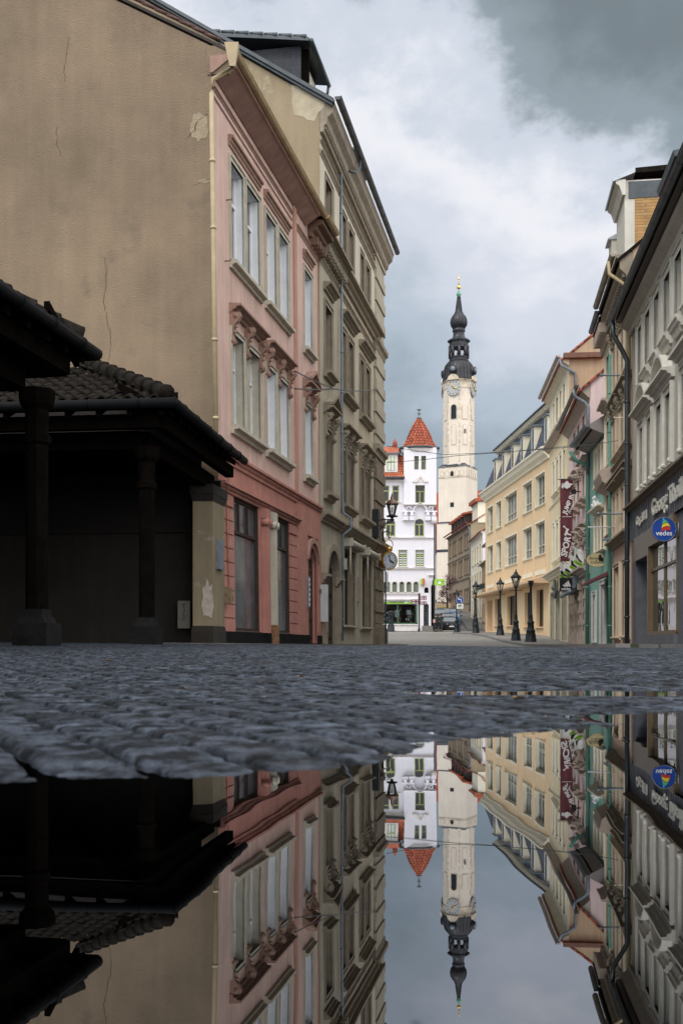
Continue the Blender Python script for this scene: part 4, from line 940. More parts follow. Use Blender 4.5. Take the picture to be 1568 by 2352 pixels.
# walls closing the second arcade
def quadwall(name, pts, m, t, th=.3): 
    q = MB(); a, b = Vector((*pts[0], 0)), Vector((*pts[1], 0)); nn = (b - a).normalized(); nn = Vector((-nn.y, nn.x, 0)) * th
    z0, z1 = pts[2], pts[3]; q.box8([a + Vector((0, 0, z0)), b + Vector((0, 0, z0)), b + nn + Vector((0, 0, z0)), a + nn + Vector((0, 0, z0)), a + Vector((0, 0, z1)), b + Vector((0, 0, z1)), b + nn + Vector((0, 0, z1)), a + nn + Vector((0, 0, z1))])
    return q.build(name, m, t)
M['arcwall'] = mat('shaded_arcade_plaster', (.016, .0125, .008), .95, .25, 1.2, .5, 25, streak=.2)  # beige plaster darkened to hold the arcade's shade in its colour
M['arcwalltop'] = mat('deep_shade_plaster', (.009, .006, .0045), .95, .25, 1.2, .4, 25)  # deeper shade under the roof put into the upper wall colour
pa = at(300, 1470, 23.95); pb = at(440, 1470, 23.7)
quadwall('rear_wall', ((-11.5, 24.9), (-3.1, 23.8), 0, 2.72), M['arcwall'], A2, .05); quadwall('rear_wall', ((-11.5, 24.88), (-3.1, 23.78), 2.76, 4.95), M['arcwalltop'], A2, .05); quadwall('rear_wall', ((-11.5, 24.87), (-4.5, 23.96), 4.9, 5.62), M['arcwalltop'], A2, .04); quadwall('rear_wall', ((-4.7, 23.98), (-3.75, 23.86), 4.9, 5.3), M['arcwalltop'], A2, .03)  # shade-coloured sheets before the tan gable; the topmost cover bright gaps under the eaves
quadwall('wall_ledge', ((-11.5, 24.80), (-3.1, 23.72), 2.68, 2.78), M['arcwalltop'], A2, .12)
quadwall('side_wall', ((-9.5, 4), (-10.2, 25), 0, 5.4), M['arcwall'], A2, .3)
q = MB(); p0 = Vector(ray(443, 23.3)); p1 = Vector(ray(489, 23.3)); dd = Vector((.16, .987))
c = [Vector((*p0, 0)), Vector((*p1, 0)), Vector((*(p1 + dd * .95), 0)), Vector((*(p0 + dd * .95), 0))]
def rg(c, s_, z): m_ = sum(c, Vector()) / 4; return [m_ + (p - m_) * s_ + Vector((0, 0, z)) for p in c]
q.prism(rg(c, 1, .1), rg(c, 1, 3.45)); q.build('wall_pier', mat('peeling_buff_render', (.2, .16, .1), .95, .12, 1.2, .5, 40, streak=.15, dirt=(.36, .31, .24), dirtamt=.12), A2)
q = MB(); q.prism(rg(c, 1.1, .1), rg(c, 1.1, .48)); q.prism(rg(c, 1.1, .48), rg(c, 1.02, .6)); q.build('pier_base', M['arcwall'], A2)
q = MB(); q.prism(rg(c, 1.02, 3.3), rg(c, 1.16, 3.46)); q.prism(rg(c, 1.2, 3.46), rg(c, 1.2, 3.66)); q.build('pier_capital', M['arcwall'], A2)
q = MB(); e = [p1 + dd * .95 * k for k in (.25, .7)]; ou = Vector((.06, -.01)); q.box8([Vector((*(e[0]), 1.85)), Vector((*(e[1]), 1.85)), Vector((*(e[1] + ou), 1.85)), Vector((*(e[0] + ou), 1.85)), Vector((*(e[0]), 2.5)), Vector((*(e[1]), 2.5)), Vector((*(e[1] + ou), 2.5)), Vector((*(e[0] + ou), 2.5))])
q.build('notice_plate', M['zinc'], A2)
q = MB(); fr = Frame(Vector((p0.x, p0.y, 0)), (1, 0, 0)); qq = []
rnd = random.Random(9)
for k in range(22):
    t_ = 2 * math.pi * k / 22; r = .75 + .45 * rnd.random(); qq.append((.32 + .13 * r * math.cos(t_), 1.15 + .42 * r * math.sin(t_)))
q.prism([fr.p(x, y, .002) for x, y in qq], [fr.p(x, y, .01) for x, y in qq]); q.build('plaster_loss', mat('exposed_light_plaster', (.38, .33, .27), .95, .2, 9, .6, 30), A2)
q = MB(); bx = at(412, 1430, 23.6); q.box(bx.x - .02, bx.x + .25, bx.y - .1, bx.y, .55, 1.15); q.build('meter_box', mat('grey_meter_box', (.09, .08, .06), .6, .15, 4), A2)
q = MB(); bx2 = (bx.x, bx.y - .104); fr = Frame((bx.x + .03, bx.y - .104, .7), (1, 0, 0)); q.tube([fr.p(.05, .02), fr.p(.1, .1), fr.p(.06, .17), fr.p(.11, .24), fr.p(.07, .33), fr.p(.12, .38), fr.p(.04, .36)], .008, 5); q.build('scrawl', M['signblack'], A2)

# ================================================================ RIGHT row of shops
def xz(K, xv, x): return ray(x, K / (x - xv))
def simplehood(h, w, l, **k): pass
# ---- stone-grey toy shop at the right edge
KG = 366 * 34.0
TF = Fac(xz(KG, 1085, 1720), ray(1451, 34.0), -1)          # near end beyond the frame, far end at the downpipe
T = House('shop_house', 'stone grey shop house with ivory window trim and dark grey lettered fascia at right', 'house', TF, base=.1)
S = TF.sx
tk = dict(sur=M['georgtrim'], rev=M['georgtrim'], fr=M['bronze'], hoodm=M['georgtrim'])
def ab(x0, x1, F=None): 
    F = F or TF; a, b = F.sx(x0), F.sx(x1); return (min(a, b), max(a, b))
ups = [(1467.5, 1475.8), (1484, 1495.4), (1505, 1517), (1527.5, 1542), (1552, 1569), (1582, 1604)]
for i, x in enumerate(ups):
    T.win([ab(*x)], 8.1, 9.72, d=.28, sw=.17, sp=.05, sill=0, **tk)
for i, x in enumerate(ups):
    if i: 
        a, b = ab(*x); q = MB(); q.fprof(TF, a - .1, b + .1, [(-.02, 7.82), (.08, 7.82), (.1, 7.9), (.16, 7.92), (.18, 8.0), (.22, 8.02), (.22, 8.09), (-.02, 8.1)]); q.fprof(TF, a + .05, b - .05, [(-.02, 7.72), (.06, 7.72), (.1, 7.82), (-.02, 7.82)]); q.build('sill', M['georgtrim'], T.t)
prs = [((1472, 1480.5), (1489.5, 1499)), ((1511, 1523), (1531.5, 1544)), ((1570, 1588), (1598, 1616))]
for i, pr in enumerate(prs):
    lt = sorted([ab(*pr[0]), ab(*pr[1])])
    T.win(lt, 4.78, 6.62, d=.3, sw=.16, sp=.06, sill=0, hood='seg' if i < 2 else 'cap', hoodgap=.12, hoodt=.24, hoodp=.34, hw=.12, **tk)
    q = MB()
    for l in lt:
        for e in (l[0] - .08, l[1] + .08): q.ball(TF.p(e, 4.84, .1), .07, 8, 5); q.fbox(TF, e - .09, e + .09, 4.55, 4.78, -.01, .05)
    q.build('rosette_blocks', M['georgtrim'], T.t)
L = TF.L
aD = ab(1495, 1554); aE = ab(1460, 1489.5)
T.ops.append((aE[0], aE[1], .1, 2.75, 0)); T.ops.append((aD[0], aD[1], .5, 2.95, 0))
T.wall(0, L, 4.35, 10.5, M['georg'], name='upper_wall'); T.wall(0, L, 0, 3.45, M['bluestone'], name='ground_floor_wall'); T.wall(0, L, 3.45, 4.35, M['fascia'], name='shop_fascia', o=.08)
q = MB(); k = 0
while k < L: q.fbox(TF, k, k + .015, 3.47, 4.33, .08, .095); k += .32
q.build('fascia_joints', M['zincdark'], T.t)
T.course(0, L + .06, 4.52, .22, .3, mat('brown_string_course', (.16, .12, .085), .8, .15, 3), 'string_course')
q = MB(); q.fprof(TF, 0, L + .06, [(-.02, 9.95), (.1, 9.95), (.12, 10.1), (.3, 10.22), (.34, 10.34), (-.02, 10.4)]); q.build('eaves_moulding', M['georg'], T.t)
q = MB(); q.fprof(TF, 0, L + .1, [(-.02, 10.36), (.5, 10.42), (.5, 10.5), (-.02, 10.85)]); q.build('soffit', M['darkwood'], T.t)
T.gutter(0, L + .12, 10.5, .62, M['zincdark'], .1, rings=.8)
T.roof(10, 10.9, .75, M['darktile'], over=.55, v0=0, v1=.1)
T.body(10, 10.9, M['georg'], pitch=.75)
# shop window, entrance
q = MB(); b0, b1 = aD
q.fbox(TF, b0 - .14, b0, .5, 3.45, -.05, .03); q.fbox(TF, b1, b1 + .16, .5, 3.45, -.05, .1); q.fbox(TF, b0, b1, 2.95, 3.45, -.05, .1); q.fbox(TF, b0, b1, .46, .56, -.05, .1)
q.fbox(TF, b1 + .16, aE[1] + .02, 2.75, 3.45, -.02, .085)
c = b0 + (b1 - b0) * .48; q.fbox(TF, c - .04, c + .04, .56, 2.95, -.06, .0); q.fbox(TF, b0, b1, 2.25, 2.32, -.065, .01)
fm = q.build('shop_window', M['bronze'], T.t)
q = MB(); q.face([TF.p(b0, .5, -.04), TF.p(b1, .5, -.04), TF.p(b1, 2.95, -.04), TF.p(b0, 2.95, -.04)]); q.build('pane', glassmat('mirror_shop_glass', (.03, .035, .035), .02), fm, recalc=False)
q = MB(); q.fbox(TF, b0 - .14, b1 + .2, 0, .46, -.05, .12)
q.build('stall_riser', M['bluestone'], T.t)
q = MB(); e0, e1 = aE
for a in (e0, e1): q.face([TF.p(a, 0, 0), TF.p(a, 0, -1.6), TF.p(a, 2.75, -1.6), TF.p(a, 2.75, 0)])
q.face([TF.p(e0, 0, -1.6), TF.p(e1, 0, -1.6), TF.p(e1, 2.75, -1.6), TF.p(e0, 2.75, -1.6)]); q.face([TF.p(e0, 2.75, 0), TF.p(e1, 2.75, 0), TF.p(e1, 2.75, -1.6), TF.p(e0, 2.75, -1.6)])
q.build('entrance_recess', M['bluestone'], T.t, recalc=False)
q = MB(); q.fbox(TF, e0 + .1, e1 - .1, .15, 2.5, -1.55, -1.5); q.build('door', M['darkwood'], T.t)
q = MB(); q.fbox(TF, e0 + .03, e0 + .05, 1.3, 1.75, -.6, -.15); q.build('notice', mat('yellow_red_notice', (.75, .5, .03), .5, .05, 4), T.t)
# lettering
q = MB(); f0 = TF.frame(ab(1507, 1508)[1], 3.72, .1); text(q, f0, 'Georg Theiler', .62, 0, 0, 0, depth=.05, xs=1.42, bold=.012)
q.build('shop_name', M['letter'], T.t, recalc=False)
q = MB(); f1 = TF.frame(ab(1469.7, 1470)[1], 3.78, .1); text(q, f1, 'Gegr.1871', .36, 0, 0, 0, depth=.04, xs=1.3, bold=.006)
q.build('founding_date', M['letter'], T.t, recalc=False)
e = L + .05
T.pipe([TF.p(L - .1, 10.4, .62), TF.p(L - .1, 10.0, .6), TF.p(L + .0, 9.5, .3), TF.p(L + .02, 9.2, .16), TF.p(L + .02, 4.6, .16), TF.p(L + .02, .2, .16)], .075, M['zincdark'])
# small awning-less roof dormer eave above the gutter
q = MB(); q.fbox(TF, L - 6.2, L - 4.2, 11.3, 12.9, -2.6, -.6); q.fprof(TF, L - 6.4, L - 3.9, [(-.15, 12.75), (-.1, 12.9), (-3, 13.5), (-3, 13.3)]); q.build('dormer', M['zincdark'], T.t)
q = MB(); q.fprof(TF, L - 3.0, L - 2.2, [(-.4, 11.6), (-.35, 11.75), (-3, 13.9), (-3, 13.6)]); q.build('ridge_tiles', M['redtile'], T.t)

# ---- warm beige ornate house
BF = Fac(ray(1451.5, 34.2), ray(1406, 39.6), -1)
B = House('ornate_house', 'warm beige narrow house with metal capped stepped gable next to the toy shop', 'house', BF, base=.12)
L = BF.L; bk = dict(sur=M['beige'], rev=M['beige'], fr=M['darkwood'], hoodm=M['greytrim'])
cs = [(L * .1, L * .26), (L * .32, L * .48), (L * .56, L * .7), (L * .76, L * .9)]
for k, (h0, h1, hd) in enumerate(((9.3, 11.1, 'brk'), (6.95, 8.5, 'brk'), (4.05, 5.5, 'cap'))):
    for pr in (cs[:2], cs[2:]):
        B.win(pr, h0, h1, d=.22, sw=.1, sp=.05, sill=.15, hood=hd, hoodt=.2, hoodp=.3, hoodgap=.12 if k else .2, bh=.5, hw=.05, **bk)
for a, b in ((L * .12, L * .42), (L * .58, L * .88)): B.win([(a, b)], .5, 2.95, d=.25, sw=.1, sp=.04, name='shop_window', **bk)
B.wall(0, L, 0, 3.75, M['beigepink'], name='ground_floor_wall'); B.wall(0, L, 3.75, 12.2, M['beige'], name='upper_wall')
for h, t, p_ in ((3.92, .26, .3), (6.1, .2, .3), (6.62, .12, .12), (8.95, .18, .22), (11.6, .16, .15)): B.course(0, L, h, t, p_, M['greytrim'])
q = MB(); q.fprof(BF, 0, L, [(-.02, 11.75), (.15, 11.75), (.2, 12.0), (.4, 12.2), (.4, 12.45), (.5, 12.55), (.5, 12.62), (-.02, 12.7)]); k = .1
while k < L: q.fbox(BF, k, k + .12, 11.95, 12.15, .1, .3); k += .3
q.build('main_cornice', M['greytrim'], B.t)
B.gutter(0, L, 12.68, .6, mat('taupe_gutter', (.3, .26, .2), .5, .1, 4), .1)
B.roof(10, 12.75, .8, M['darktile'], over=.5, v0=.05, v1=.05); B.body(10, 12.75, M['tan'], pitch=.8)
q = MB(); q.tube([BF.p(.25, 12.5, .72), BF.p(.2, 12.1, .7), BF.p(.15, 11.7, .2), BF.p(.12, 11.3, .1), BF.p(.12, 10.2, .1), BF.p(.1, 4, .1)], .06, 8); q.build('downpipe', M['pipecream'], B.t)
# gable dormers with bright caps
for i, (a0, a1, ht) in enumerate(((1.0, 3.2, 15.4), (3.2, 4.0, 14.3), (4.0, 4.8, 13.5))):
    if i == 0:
        q = MB(); q.fbox(BF, a0, a1, 12.7, ht, -3.2, .12); gd = q.build('gable_dormer', M['georgtrim'], B.t)
        q = MB(); q.fbox(BF, a0 - .012, a0, 12.9, ht - .6, -3.1, -.2); q.build('brick_cheek', brickmat('ochre_brick', (.4, .21, .07), (.45, .26, .1), (.26, .19, .12), .28, .1, .012, rot=R(80)), gd)
        q = MB(); q.fbox(BF, a0 - .03, a0, ht - .6, ht - .05, -3.1, .0); q.build('lead_strip', M['zincdark'], gd)
        q = MB(); q.fprof(BF, a0 - .1, a1 + .1, [(.1, ht - .5), (.2, ht - .5), (.3, ht - .2), (.42, ht - .1), (.42, ht), (.1, ht)]); q.build('cornice', M['georgtrim'], gd)
        q = MB(); q.fprof(BF, a0 - .14, a1 + .14, [(.5, ht - .06), (.5, ht + .04), (-.2, ht + .38), (-.2, ht + .2)]); q.build('metal_cap', M['aludull'], gd)
        q = MB(); q.fprof(BF, a0 - .1, a1 + .1, [(-.2, ht + .2), (-.2, ht + .36), (-3.4, ht + .5), (-3.4, ht + .3)]); q.build('dormer_roof', M['darktile'], gd)
    else:
        q = MB(); q.fprof(BF, a0, a1, [(-.6, 12.7), (.25, 12.7), (.3, ht), (-.6, ht)]); q.build('parapet', M['georgtrim'], B.t)
        q = MB(); q.fprof(BF, a0 - .05, a1 + .05, [(-.65, ht), (.42, ht), (.42, ht + .04), (-.1, ht + .3), (-.65, ht + .3)]); q.build('metal_cap', M['aludull'], B.t)

# ---- tall narrow teal house and low teal house
F2 = Fac(ray(1406.5, 39.6), ray(1392, 41.8), -1)
V = House('teal_house', 'tall narrow teal house with deep dentil cornice left of the beige one', 'house', F2, base=.15)
L = F2.L
for h0, h1 in ((9.2, 11.2), (7.0, 8.7), (4.4, 5.9)): V.win([(L * .2, L * .8)], h0, h1, d=.2, sur=M['creamtrim'], rev=M['creamtrim'], sw=.2, sp=.06, hood='cap', hoodm=M['taupe'], hoodp=.4, hoodt=.3)
V.win([(L * .15, L * .75)], .2, 2.6, d=.4, sur=M['tealdark'], fr=M['darkwood'], sw=.05, name='shop_door', sill=0)
V.wall(0, L, 0, 12.1, M['tealdark'])
q = MB(); q.fprof(F2, -.1, L + .3, [(-.02, 11.5), (.2, 11.5), (.25, 12.0), (.42, 12.25), (.45, 12.4), (-.02, 12.5)]); k = 0
while k < L: q.fbox(F2, k, k + .1, 11.75, 12.1, .1, .5); k += .2
q.build('dentil_cornice', M['taupe'], V.t); V.gutter(-.1, L + .35, 12.5, .55, M['zincdark'], .1)
V.roof(9, 12.5, .6, M['darktile'], over=.5, v0=0, v1=.2)
q = MB(); q.face([F2.p(L, 0, 0), F2.p(L, 0, -9), F2.p(L, 12.4, -9), F2.p(L, 15.1, -4.5), F2.p(L, 12.4, 0)]); q.build('side_wall', M['teal'], V.t, recalc=False)
q = MB(); q.fprof(F2, -.2, L + .1, [(.0, 5.95), (.4, 6.2), (.5, 6.5), (.5, 6.62), (0, 6.8)]); q.build('oriel_base', M['taupe'], V.t)
V.pipe([F2.p(0, 10.9, .1), F2.p(0, .2, .12)], .06, M['tealdark'])
q = MB(); q.prism([F2.p(.1, 3.0, .02), F2.p(.1, 2.55, .95), F2.p(.1, 2.45, .95), F2.p(.1, 2.85, .02)], [F2.p(L, 3.0, .02), F2.p(L, 2.55, .95), F2.p(L, 2.45, .95), F2.p(L, 2.85, .02)]); q.build('awning', M['maroon'], V.t)

F3 = Fac(ray(1392, 41.8), ray(1354, 46.0), -1)
W = House('teal_house', 'low teal house with white window block and lion hood, green downpipe at its corner', 'house', F3, base=.15)
L = F3.L; wkk = dict(sur=M['creamtrim'], rev=M['whitetrim'], fr=M['whitepaint'], glass=M['glassblue'])
cs = [ab(x, x + 5.2, F3) for x in (1369.5, 1376.5, 1384)]
W.win(sorted(cs), 6.65, 8.05, d=.15, sw=.14, sp=.06, sill=.1, **wkk)
W.win(sorted(cs), 4.0, 5.25, d=.15, sw=.14, sp=.06, sill=.1, hood='cap', hoodp=.35, hoodt=.22, hoodgap=.1, hoodm=M['creamtrim'], **wkk)
a, b = ab(1378, 1392, F3); W.win([(a + .3, b - .3)], .2, 2.6, d=.3, sur=M['whitetrim'], fr=mat('blue_grey_door', (.14, .17, .24), .5, .1, 3), glass=mat('blue_grey_panel', (.13, .16, .22), .5, .1, 3), sw=.16, name='door', sill=0)
a, b = ab(1361, 1369, F3); W.win([(a + .1, b - .1)], .3, 2.3, d=.3, sur=M['whitetrim'], sw=.12, name='side_door', sill=0)
W.wall(0, L, 0, 8.75, M['teal'])
q = MB(); c = ab(1376, 1378, F3)[0]; q.ball(F3.p(c, 5.92, .18), .15, 10, 8, 1.2); q.ball(F3.p(c + .04, 5.82, .3), .08, 8, 6); q.fpoly(F3, [(c - .45, 5.62), (c + .45, 5.62), (c + .3, 5.9), (c - .3, 5.9)], 0, .3)
for sg in (-1, 1): q.ball(F3.p(c + sg * .16, 6.12, .25), .07, 6, 5)
q.build('lion_mask', M['whitepaint'], W.t)
q = MB(); q.fprof(F3, -.05, L + .12, [(-.02, 8.45), (.12, 8.42), (.6, 8.62), (.68, 8.7), (.68, 8.78), (-.02, 9.2)]); q.build('cove_eaves', mat('mauve_grey_cove', (.3, .265, .26), .85, .1, 2), W.t)
W.gutter(-.05, L + .15, 8.78, .74, M['zinc'], .1); W.roof(9, 8.95, .7, M['darktile'], over=.6, v0=0, v1=.1); W.body(9, 8.95, M['teal'], pitch=.7)
W.pipe([F3.p(L - .05, 8.5, .85), F3.p(L - .02, 8.1, .6), F3.p(L + .02, 7.9, .15), F3.p(L + .02, 7.6, .1), F3.p(L + .02, .2, .12)], .08, M['tealdark'])

# ---- pale rose house
F4 = Fac(ray(1354, 46.0), ray(1306, 55.0), -1)
Q4 = House('rose_house', 'pale rose house with taupe window hoods behind the maroon banner', 'house', F4, base=.18)
L = F4.L; S = F4.sx
rk = dict(sur=M['rose'], rev=M['palestone'], fr=M['darkwood'])
cs = [ab(x0, x1, F4) for x0, x1 in ((1347, 1352.5), (1337.5, 1342.5), (1326, 1330.5), (1317, 1321))]
for a, b in cs:
    Q4.win([(a, b)], 9.35, 10.5, d=.2, sw=.05, sp=.02, sill=.14, sillp=.18, sillm=M['taupe'], **rk)
    Q4.win([(a, b)], 6.6, 7.95, d=.2, sw=.06, sp=.02, sill=.2, sillp=.34, sillm=M['taupe'], hood='brk', hoodm=M['taupe'], hoodp=.34, hoodt=.22, bh=.3, **rk)
    Q4.win([(a, b)], 3.95, 5.05, d=.2, sw=.06, sp=.02, sill=.14, sillm=M['taupe'], hood='brk', hoodm=M['taupe'], hoodp=.42, hoodt=.22, bh=.62, **rk)
for k in range(4):
    a = L * (.06 + .235 * k); Q4.win([(a + .2, a + L * .2)], .3, 2.85, d=.2, sur=M['taupe'], rev=M['darkwood'], fr=M['darkwood'], glass=M['darkwood'], sw=.06, sill=0, name='shop_door' if k % 2 else 'shop_window')
    q = MB(); q.fbox(F4, a - .12, a + .15, .2, .8, 0, .26); q.fbox(F4, a - .08, a + .11, .8, 2.7, 0, .18); q.fbox(F4, a - .14, a + .17, 2.7, 3.0, 0, .26)
    for j in range(3): q.fbox(F4, a - .12, a + .15, 1.1 + j * .55, 1.3 + j * .55, .0, .22)
    q.build('shop_pilaster', M['taupe'], Q4.t)
Q4.wall(0, L, 0, 3.3, M['taupe'], name='ground_floor_wall'); Q4.wall(0, L, 3.3, 11.2, M['rose'], name='upper_wall')
Q4.course(0, L, 3.62, .35, .45, M['taupe'], 'shop_cornice')
q = MB(); q.fprof(F4, 0, L + .3, [(-.02, 10.75), (.4, 11.12), (.45, 11.25), (-.02, 11.4)]); q.build('boxed_eaves', M['taupe'], Q4.t)
Q4.gutter(-.1, L + .3, 11.32, .55, M['zincdark'], .09); Q4.roof(10, 11.4, .85, M['redtiledark'], over=.5, v0=.1, v1=0); Q4.body(10, 11.4, M['rose'], pitch=.85)
Q4.pipe([F4.p(.1, 11.2, .7), F4.p(.1, 10.9, .65), F4.p(.05, 10.6, .2), F4.p(-.02, 10.4, .1), F4.p(-.02, 7.5, .1)], .07, M['zinc'])
q = MB(); q.fbox(F4, L * .3, L * .62, 2.62, 2.95, .2, .3); q.build('shop_sign_board', M['signblack'], Q4.t)
q = MB(); q.tube([F4.p(L * .25, 2.6, .6), F4.p(L * .75, 2.6, .6)], .1, 8); q.build('awning_roller', M['zinc'], Q4.t)

# ---- tall pale cream house with tan gable
F5 = Fac(ray(1306, 55.0), ray(1261, 64.0), -1)
Q5 = House('cream_house', 'tall pale cream house with tan side gable rising behind the rose house', 'house', F5, base=.4)
L = F5.L; ck = dict(sur=M['creamtrim'], rev=M['creamtrim'], fr=M['greytrim'], glass=M['glassblue'])
xs5 = [((1270.5, 1274), (1278, 1282.2)), ((1286, 1290), (1294, 1298.5))]
for i, pr in enumerate(xs5):
    lt = sorted(ab(*x, F5) for x in pr)
    for h0, h1 in ((12.5, 14.0), (8.8, 10.5), (5.0, 7.0)): Q5.win(lt, h0, h1, d=.16, sw=.16, sp=.04, sill=.16, sillp=.12, **ck)
for k in range(3):
    a = L * (.08 + .3 * k); Q5.win([(a + .15, a + L * .22)], .5, 3.2, d=.3, sur=M['palestone'], fr=M['darkwood'], sw=.08, sill=0, name='shop_window')
Q5.wall(0, L, 0, 11.7, M['palebuff'], name='lower_wall'); Q5.wall(0, L, 11.7, 14.7, M['pale'], name='top_floor_wall')
Q5.course(0, L + .4, 11.95, .3, .4, M['taupe'], 'main_cornice'); Q5.course(0, L + .2, 4.35, .35, .5, M['creamtrim'], 'shop_cornice'); Q5.course(0, L, 8.3, .12, .08, M['creamtrim'])
q = MB(); q.fprof(F5, 0, L + .3, [(-.02, 14.5), (.4, 14.8), (.45, 14.95), (-.02, 15.0)]); q.build('cove_eaves', M['pale'], Q5.t)
Q5.gutter(-.1, L + .3, 15.02, .55, M['taupe'], .1); Q5.roof(10, 15.05, .82, M['redtiledark'], over=.45, v0=.05, v1=.1); Q5.body(10, 15.0, M['tan'], pitch=.82)
q = MB(); q.fbox(F5, -.28, -.02, 14.85, 15.1, -1.7, .3); q.build('gable_return', mat('brown_red_return', (.16, .08, .055), .85, .3, 4), Q5.t)
Q5.pipe([F5.p(.0, 14.9, .5), F5.p(-.1, 14.5, .4), F5.p(-.12, 14.1, -.3), F5.p(-.12, 11, -.3)], .07, M['zinc'])
q = MB(); q.fpoly(F5, [(L * .55 + x, 3.1 + y) for x, y in ((-.3, 0), (-.34, .5), (-.2, .75), (.2, .75), (.34, .5), (.3, 0), (0, -.3))], .1, .2); q.ball(F5.p(L * .55, 3.4, .2), .16, 8, 6); q.build('carved_shield', mat('grey_cast_shield', (.12, .13, .13), .6, .3, 6), Q5.t)

# ---- apricot shop building with slate mansard
KY = (1258 - 640) * 70.0
F6 = Fac(ray(1260, KY / 620), ray(1114, KY / 474), -1)
Y6 = House('department_store', 'wide apricot shop building with slate mansard and six white dormers behind the street lamps', 'building', F6, base=.7)
L = F6.L; S = F6.sx
cols6 = [(1119.8, 1132), (1139.5, 1151), (1160, 1187), (1201.5, 1221.3), (1229.5, 1251.2)]
for i, x in enumerate(cols6):
    a, b = ab(*x, F6)
    for h0, h1 in ((9.6, 11.65), (6.3, 8.45)):
        n = 4 if i == 2 else 3
        w = Y6.win([(a, b)], h0, h1, d=.28, sur=M['creamtrim'], rev=M['creamtrim'], fr=M['palestone'], glass=M['glassblue'], sw=.12, sp=.04, sill=.12, sillp=.06, mul=False, tr=.3, rim=False, casem=.07)
        q = MB(); 
        for k in range(1, n): c = a + (b - a) * k / n; q.fbox(F6, c - .035, c + .035, h0 + .07, h1 - .07, -.28, -.2)
        q.build('mullion', M['palestone'], w)
    q = MB(); q.fbox(F6, a - .14, b + .14, 4.95, 5.25, -.01, .05); q.build('lintel_panel', M['creamtrim'], Y6.t)
    
    for e_ in (a - .2, b + .14): q = MB(); q.fbox(F6, e_, e_ + .06, 5.4, 12.1, -.01, .02); q.build('pilaster_strip', M['yellow'], Y6.t)
for i, x in enumerate(((1118, 1130), (1136, 1146), (1164, 1184), (1204, 1217), (1231, 1247))):
    a, b = ab(*x, F6); base = float(gz(*F6.p((a + b) / 2, 0).xy)) + .15
    Y6.win([(a, b)], base + (.5 if i else 0), 3.95, d=.3 if i else .7, sur=M['yellow'], rev=M['yellow'], fr=M['iron'], glass=M['glass'] if i else M['tan'], sw=0, sill=.12 if i else 0, mul=False, tr=0, name='shop_window' if i else 'entrance')
Y6.wall(0, L, -.2, 12.5, M['yellow'])
q = MB(); q.fprof(F6, -.3, L + .6, [(-.02, 4.25), (1.0, 4.25), (1.1, 4.35), (1.1, 4.5), (-.02, 4.75)]); q.build('canopy', mat('apricot_canopy', (.62, .43, .26), .8, .06, 1), Y6.t)
q = MB(); q.fprof(F6, -.1, L + .2, [(-.02, 12.35), (.1, 12.35), (.14, 12.5), (.36, 12.7), (.42, 12.95), (.55, 13.0), (.55, 13.1), (-.02, 13.2)]); q.build('main_cornice', M['creamtrim'], Y6.t)
mi = .85
q = MB(); q.mesh([F6.p(-.1, 13.15, .15), F6.p(L + .2, 13.15, .15), F6.p(L - 1.5, 16.2, -mi), F6.p(-.1, 16.2, -mi), F6.p(-.1, 13.15, -12), F6.p(L + .2, 13.15, -12), F6.p(L - 1.5, 16.2, -10), F6.p(-.1, 16.2, -10)],
    [(0, 1, 2, 3), (1, 5, 6, 2), (5, 4, 7, 6), (4, 0, 3, 7), (3, 2, 6, 7)]); q.build('mansard_roof', brickmat('blue_slate', (.04, .05, .075), (.055, .068, .1), (.015, .018, .025), .5, .42, .03, .5, 1.0, rot=R(80)), Y6.t)
q = MB(); q.fprof(F6, -.1, L - 1.2, [(-mi - .1, 16.15), (-mi + .15, 16.2), (-mi + .38, 16.38), (-mi + .38, 16.46), (-mi - .1, 16.5)]); k = 0
while k < L - 1.5: q.fbox(F6, k, k + .16, 16.2, 16.34, -mi, -mi + .3); k += .42
q.build('upper_cornice', M['creamtrim'], Y6.t)
q = MB(); q.fprof(F6, -.1, L - 1.1, [(-mi + .5, 16.46), (-mi + .45, 16.6), (-6, 18.4), (-6, 18.2)]); q.build('upper_roof', M['slate'], Y6.t)
for i, x in enumerate((1134, 1152.8, 1173.8, 1195.2, 1219.9, 1249.5)):
    a, b = ab(x, x + (6 + i * .5), F6)
    q = MB(); q.mesh([F6.p(a, 13.45, .02), F6.p(b, 13.45, .02), F6.p(b, 15.2, .02), F6.p(a, 15.2, .02), F6.p(a, 15.2, -1.1), F6.p(b, 15.2, -1.1)], [(0, 1, 2, 3), (3, 2, 5, 4), (0, 3, 4), (1, 5, 2)]); dm = q.build('dormer', M['creamtrim'], Y6.t)
    q = MB(); q.fbox(F6, a + (b - a) * .25, a + (b - a) * .75, 13.6, 15.05, -.02, .05); q.build('dormer_window', M['glassblue'], dm)
    q = MB(); q.fprof(F6, a - .14, b + .14, [(.15, 15.2), (.15, 15.28), (-1.1, 15.42), (-1.1, 15.2)]); q.build('dormer_roof', M['zinc'], dm)
Y6.body(12, 13.1, M['yellow'])
q = MB(); f6 = F6.frame(ab(1121, 1122, F6)[1], 4.85, .95); text(q, f6, 'SCHUHHAUS KELLER', .58, 0, -.02, 0, depth=.08, xs=.62, bold=.012); q.build('shop_letters', M['iron'], Y6.t, recalc=False)

